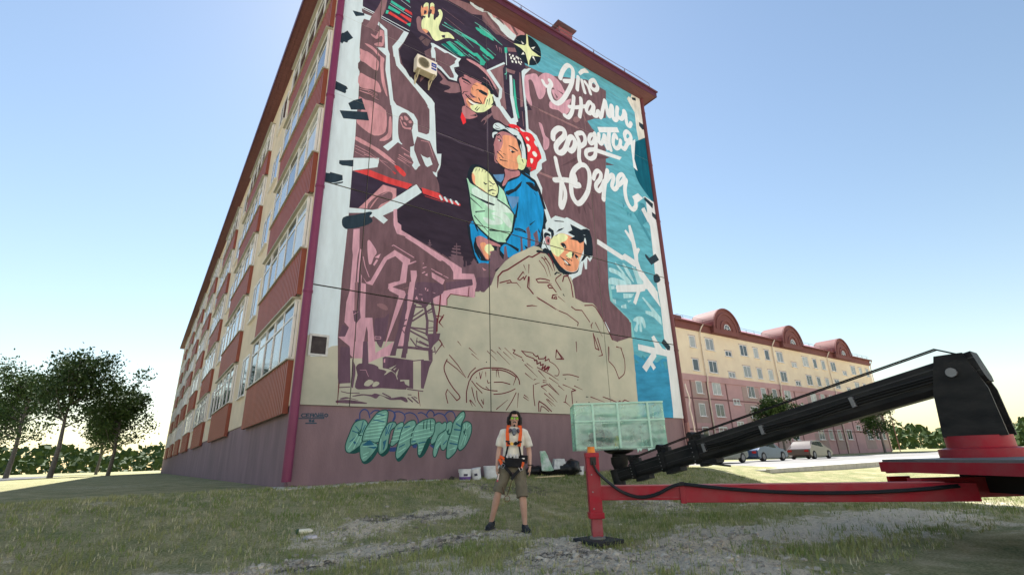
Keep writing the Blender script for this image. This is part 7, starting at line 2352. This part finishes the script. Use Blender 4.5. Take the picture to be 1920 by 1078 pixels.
def arch(xc):
    mb = MB(); R_ = 3.3
    ring = [(xc + R_ * math.cos(t), 17.55 + R_ * 0.95 * math.sin(t)) for t in np.linspace(math.pi, 0, 25)]
    mb.prism([(xc + R_, 16.8), (xc - R_, 16.8)] + ring, Y2 - 0.75, Y2 + 3.0)
    a = np_(mb.build('arched_gable', M_ATT))
    mb = MB()
    for r_, y_ in ((3.3, 0.88), (2.55, 0.80), (1.5, 0.80)):
        mb.tube([(xc + r_ * math.cos(t), Y2 - y_, 17.45 + r_ * 0.95 * math.sin(t)) for t in np.linspace(0, math.pi, 25)], 0.11, 6)
    mb.build('arch_moulding', M('arch_trim', alb((122, 82, 80)), var=0.08), a)
    mb = MB(); mb.prism([(xc + 0.75 * math.cos(t), 17.55 + 0.75 * math.sin(t)) for t in np.linspace(0, math.pi, 13)], Y2 - 0.79, Y2 - 0.76); mb.build('arch_pane', M_PANE, a)
    mb = MB()
    for t in np.linspace(0.5, math.pi - 0.5, 4): mb.tube([(xc, Y2 - 0.81, 17.55), (xc + 0.75 * math.cos(t), Y2 - 0.81, 17.55 + 0.75 * math.sin(t))], 0.03, 5)
    mb.tube([(xc + 0.75 * math.cos(t), Y2 - 0.81, 17.55 + 0.75 * math.sin(t)) for t in np.linspace(0, math.pi, 13)], 0.045, 5); mb.build('arch_glazing_bar', M_FRAME, a)
for xc in (64.9, 83.9, 102.9): arch(xc)
M_FRAME2 = M('white_pvc_frame', alb((214, 220, 224)), rough=0.4, var=0.03)
def wmesh(w, h, n):
    mb = MB(); t = 0.09
    mb.box((-w / 2, -0.03, 0), (w / 2, 0.05, t)); mb.box((-w / 2, -0.03, h - t), (w / 2, 0.05, h)); mb.box((-w / 2, -0.03, t), (-w / 2 + t, 0.05, h - t)); mb.box((w / 2 - t, -0.03, t), (w / 2, 0.05, h - t))
    for i in range(1, n):
        x_ = -w / 2 + w * i / n; mb.box((x_ - t / 2, -0.025, t), (x_ + t / 2, 0.045, h - t))
    mb.box((-w / 2 - 0.1, -0.2, -0.07), (w / 2 + 0.1, 0.0, -0.005))
    mb.box((-w / 2 - 0.12, -0.008, h), (w / 2 + 0.12, 0.02, h + 0.12), 1)
    mb.box((w / 2, -0.008, 0), (w / 2 + 0.14, 0.02, h + 0.12), 1)
    return mb.mesh('window', [M_FRAME2, M_GREY])
def pmesh(w, h, pm):
    mb = MB(); mb.box((-w / 2 + 0.09, -0.005, 0.09), (w / 2 - 0.09, 0.02, h - 0.09)); return mb.mesh('pane', [pm])
WM = {k_: (wmesh(*k_), pmesh(k_[0], k_[1], M_PANE), pmesh(k_[0], k_[1], M_PANE_B), pmesh(k_[0], k_[1], M_PANE_C)) for k_ in ((1.3, 1.6, 1), (1.9, 1.65, 2), (1.6, 0.8, 2))}
rowz = [14.35, 11.25, 8.35, 5.5, 2.6]
def nwin(x_, z_, k_):
    w = bpy.data.objects.new('window', WM[k_][0]); COL.objects.link(w); np_(w); w.location = (x_, Y2 - 0.03, z_)
    p = bpy.data.objects.new('pane', WM[k_][random.choice((1, 1, 2, 2, 3))]); COL.objects.link(p); p.parent = w
    p.rotation_euler = (random.uniform(-0.01, 0.01), 0, random.uniform(-0.015, 0.015))
bays = []
for rep in range(4):
    x0 = 57.2 + rep * 19.0
    for dx, k_ in ((0, (1.3, 1.6, 1)), (3.9, (1.9, 1.65, 2)), (12.4, (1.9, 1.65, 2)), (15.8, (1.3, 1.6, 1))):
        for z_ in rowz:
            if x0 + dx < BX1 - 1.5: nwin(x0 + dx, z_, k_)
    for z_ in (13.9, 10.3 + 0.6, 7.2, 4.2):
        if x0 + 8.2 < BX1: nwin(x0 + 8.2, z_, (1.6, 0.8, 2))
    # recessed grey fields and drain pipe
    for dx, w_ in ((0, 3.0), (12.3, 4.4)):
        for z0_, z1_ in ((1.0, 3.6), (4.7, 7.1 + 0.4), (7.9, 9.8)):
            if x0 + dx + w_ / 2 < BX1:
                mb = MB(); mb.box((x0 + dx - w_ / 2, Y2 - 0.025, z0_), (x0 + dx + w_ / 2, Y2 + 0.05, z1_)); np_(mb.build('grey_field', M_GREY))
    for dx in (-1.75, 1.75, 6.2):
        mb = MB(); mb.box((x0 + dx - 0.11, Y2 - 0.05, 0.3), (x0 + dx + 0.11, Y2 + 0.05, 9.94)); np_(mb.build('pilaster_strip', M('pilaster_brown', alb((112, 86, 86)), var=0.08)))
    mb = MB(); mb.tube(ch3([(x0 + 2.3, Y2 - 0.55, 17.7), (x0 + 1.85, Y2 - 0.4, 17.1), (x0 + 1.85, Y2 - 0.14, 16.6), (x0 + 1.85, Y2 - 0.14, 11.0), (x0 + 1.85, Y2 - 0.3, 10.6), (x0 + 1.7, Y2 - 0.3, 10.0), (x0 + 1.75, Y2 - 0.16, 9.6), (x0 + 1.8, Y2 - 0.16, 0.5)], 1), 0.085, 8); np_(mb.build('drainpipe', M('drainpipe_cream', alb((206, 200, 186)), rough=0.5), None, smooth=True))
mb = MB()
for z_ in (3.85, 7.65):
    mb.box((BX0, Y2 - 0.045, z_), (BX1, Y2 + 0.05, z_ + 0.16))
np_(mb.build('string_band', M('pilaster_brown', alb((112, 86, 86)))))

# ------------------------------------------------------------------ parked cars
def car(name, loc, rz, col, label, suv=False):
    e = empty(name, loc, rz); tag(e, label, 'car', 'cars parked by the road')
    L_, W_, H_ = 4.4, 1.78, 1.72 if suv else 1.46
    zb = 0.28 if suv else 0.2; zh = H_ * 0.56
    prof = [(-2.2, zb + 0.15), (-2.15, zh * 0.95), (-1.75, zh + 0.05), (-1.2 if not suv else -1.75, H_ - 0.08), (-0.6, H_), (0.35, H_ - 0.03), (1.0, zh + 0.07), (1.9, zh - 0.08), (2.18, zh - 0.25), (2.2, zb + 0.12), (1.9, zb), (-1.9, zb)]
    bm = bmesh.new()
    n = len(prof)
    Ls = []
    for y_, k_ in ((-1, 0), (1, 0)):
        Ls.append([bm.verts.new((x_, y_ * (W_ / 2 - (0.16 if z_ > zh + 0.1 else 0.0)), z_)) for x_, z_ in prof])
    bm.faces.new(Ls[0]); bm.faces.new(Ls[1][::-1])
    for i in range(n): bm.faces.new((Ls[0][i], Ls[1][i], Ls[1][(i + 1) % n], Ls[0][(i + 1) % n]))
    bmesh.ops.bevel(bm, geom=bm.edges[:], offset=0.05, segments=2, affect='EDGES')
    mb = MB(); mb.frombm(bm); mb.build('body', M('car_paint_' + col[0], col[1], rough=0.3, var=0.05, coat=0.6, spec=0.5), e, smooth=True)
    for s_ in (-1, 1):
        y_ = s_ * (W_ / 2 - 0.085)
        for poly in ([(-1.55, zh + 0.1), (-1.15 if not suv else -1.55, H_ - 0.16), (-0.35, H_ - 0.1), (-0.35, zh + 0.1)], [(-0.28, zh + 0.1), (-0.28, H_ - 0.1), (0.3, H_ - 0.13), (0.8, zh + 0.12)]):
            mb = MB(); mb.prism(poly, y_, y_ + s_ * 0.012); mb.build('side_window', M_PANE, e)
    mb = MB(); mb.add([(0.44, -0.66, H_ - 0.09), (0.44, 0.66, H_ - 0.09), (1.03, 0.74, zh + 0.11), (1.03, -0.74, zh + 0.11)], [(0, 1, 2, 3)]); w = mb.build('windscreen', M_PANE, e); w.location = (0.02, 0, 0.02)
    for x_ in (-1.38, 1.38):
        for s_ in (-1, 1):
            q = Matrix.Translation((x_, s_ * (W_ / 2 - 0.09), 0.33)) @ Matrix.Rotation(1.5708, 4, 'X')
            mb = MB(); mb.lathe([(0.2, -0.11), (0.31, -0.11), (0.33, -0.08), (0.33, 0.08), (0.31, 0.11), (0.2, 0.11)], (0, 0, 0), 22, 0, q); w = mb.build('wheel', M_TYRE, e, smooth=True)
            mb = MB(); mb.lathe([(0.2, -0.112), (0.06, -0.118), (0.06, 0.118), (0.2, 0.112)], (0, 0, 0), 16, 0, q); mb.build('rim', M_GAL, w, smooth=True)
    for s_ in (-1, 1):
        mb = MB(); mb.bbox((2.14, s_ * 0.6 - 0.2, zh - 0.3), (2.215, s_ * 0.6 + 0.2, zh - 0.16), 0.015); mb.build('headlight', M('headlamp', (0.6, 0.62, 0.65), rough=0.15), e)
        mb = MB(); mb.bbox((-2.215, s_ * 0.65 - 0.15, zh - 0.25), (-2.13, s_ * 0.65 + 0.15, zh - 0.1), 0.015); mb.build('tail_lamp', M('tail_lamp_red', (0.35, 0.01, 0.01)), e)
    return e
car('parked_car', (32.2, 20.6, 0.40), 0.02, ('grey', (0.06, 0.065, 0.07)), 'dark grey off-road car parked behind the boom, nearest the painted block', True)
car('parked_car', (38.2, 20.9, 0.40), 0.0, ('blue', (0.03, 0.06, 0.12)), 'dark blue car parked just right of the dark grey off-road car')
car('parked_car', (45.5, 20.7, 0.40), 0.03, ('brown', (0.12, 0.09, 0.07)), 'brown car parked farther along the road to the right')

# ------------------------------------------------------------------ trees beyond the yard and road
M_BARK = M('bark', (0.16, 0.14, 0.12), rough=0.95, var=0.4, scale=6, stretch=(1, 1, 3))
def leafm(name, c, c2): return M(name, c, rough=0.75, scale=1.2, spec=0.2, col2=c2)
LEAF = [leafm('leaf_a', (0.040, 0.078, 0.018), (0.085, 0.13, 0.034)), leafm('leaf_b', (0.032, 0.062, 0.017), (0.065, 0.10, 0.028))]
def tree(x, y, h, r, label, seed, nl=7000, name='deciduous_tree'):
    rr = np.random.default_rng(seed)
    z = gbase(x, y)
    e = empty(name, (x, y, z)); tag(e, label, 'tree', 'trees beyond the yards')
    mb = MB()
    tw = [(0.0, 0.0, 0.0), (0.1, 0.05, h * 0.25), (0.0, 0.1, h * 0.5), (0.1, 0, h * 0.85)]
    mb.tube(tw, [h * 0.022, h * 0.017, h * 0.011, 0.02], 9)
    tips = []
    for i in range(26):
        t = rr.uniform(0.25, 0.9); a = rr.uniform(0, 6.28); l = r * rr.uniform(0.5, 0.95) * (1.1 - 0.6 * abs(t - 0.5))
        b0 = Vector((0.05, 0.05, h * t)); b1 = b0 + Vector((math.cos(a) * l * 0.6, math.sin(a) * l * 0.6, l * 0.35)); b2 = b0 + Vector((math.cos(a) * l, math.sin(a) * l, l * 0.75))
        mb.tube([b0, b1, b2], [h * 0.008, h * 0.005, 0.01], 6)
        tips += [b1, b2]
    mb.build('trunk', M_BARK, e, smooth=True)
    tips += [Vector((rr.normal(0, r * 0.25), rr.normal(0, r * 0.25), h * rr.uniform(0.5, 0.97))) for _ in range(12)]
    V_ = []; F_ = []
    for i in range(nl):
        c = tips[rr.integers(len(tips))]
        p = np.array(c) + rr.normal(0, 1, 3) * np.array([r * 0.15, r * 0.15, r * 0.12])
        s_ = rr.uniform(0.08, 0.2)
        a = rr.normal(0, 1, 3); a /= np.linalg.norm(a); b = np.cross(a, rr.normal(0, 1, 3)); b /= np.linalg.norm(b)
        k_ = len(V_)
        V_ += [tuple(p - a * s_), tuple(p + b * s_ * 0.55), tuple(p + a * s_), tuple(p - b * s_ * 0.55)]
        F_.append((k_, k_ + 1, k_ + 2, k_ + 3))
    me = bpy.data.meshes.new('crown'); me.from_pydata(V_, [], F_); me.materials.append(LEAF[seed % 2])
    o = bpy.data.objects.new('crown', me); COL.objects.link(o); o.parent = e
for i, (x, y, h, r, lb) in enumerate([(-2.2, 64, 8.5, 3.0, 'green tree nearest the far end of the balcony side'), (-6.0, 60, 10, 3.4, 'tall green tree second from the balcony side'), (-10.5, 72, 11, 3.8, 'tallest broad tree third from the balcony side'), (-14.5, 84, 9, 3.4, 'leftmost tree at the far side of the yard'), (-4.5, 92, 9, 3.4, 'small distant tree between the two nearest yard trees'),
                                      (56, 28, 6, 2.2, 'slim green tree standing behind the parked cars'), (92, 31, 8, 3.0, 'green tree in front of the peach building at the far right')]):
    tree(x, y, h, r, lb, 40 + i)

# far belt of woodland on the horizon
V_ = []; F_ = []
rr = np.random.default_rng(99)
for i in range(26000):
    a = rr.uniform(-0.55, 1.95); d = rr.uniform(230, 330)
    x, y = math.sin(a) * d, math.cos(a) * d
    hmax = 9 + 4 * mnoise.noise((a * 14, 0, 0)) + 2.5 * mnoise.noise((a * 60, 3, 0))
    z = 0.3 + hmax * rr.random() ** 0.85
    s_ = rr.uniform(0.7, 1.6)
    u = rr.normal(0, 1, 3); u /= np.linalg.norm(u); v = np.cross(u, rr.normal(0, 1, 3)); v /= np.linalg.norm(v)
    p = np.array((x, y, z)); k_ = len(V_)
    V_ += [tuple(p - u * s_), tuple(p + v * s_ * 0.7), tuple(p + u * s_), tuple(p - v * s_ * 0.7)]
    F_.append((k_, k_ + 1, k_ + 2, k_ + 3))
me = bpy.data.meshes.new('distant_woodland'); me.from_pydata(V_, [], F_); me.materials.append(LEAF[1])
o = bpy.data.objects.new('distant_woodland', me); COL.objects.link(o)
tag(o, 'dark green belt of far woodland along the horizon', 'woodland', kind='stuff')

# ------------------------------------------------------------------ unseen pale block, added behind the viewer to bounce sun onto wall and ground
bounce_block = empty('apartment_building', (8, -26, 0))
tag(bounce_block, 'unseen pale nine storey block added across the yard to bounce sunlight', 'apartment building')
M_BOUNCE = M('bounce_block_render', (0.62, 0.61, 0.58), rough=0.9, var=0.05, scale=0.4)
mb = MB(); mb.box((-34, -40, -0.2), (50, -26, 27.6)); o = mb.build('wall', M_BOUNCE); o.parent = bounce_block; o.matrix_parent_inverse = Matrix.Translation((-8, 26, 0))
mb = MB(); mb.box((-34.4, -40.4, 27.6), (50.4, -25.6, 27.9)); o = mb.build('roof', M_FASCIA); o.parent = bounce_block; o.matrix_parent_inverse = Matrix.Translation((-8, 26, 0))
for k in range(9):
    for j in range(22):
        w = bpy.data.objects.new('window', WM[(1.9, 1.65, 2)][0]); COL.objects.link(w); w.parent = bounce_block
        w.location = (-39.5 + j * 3.75, 0.03, 3.0 + k * 2.8); w.rotation_euler = (0, 0, math.pi)
        p = bpy.data.objects.new('pane', WM[(1.9, 1.65, 2)][1]); COL.objects.link(p); p.parent = w
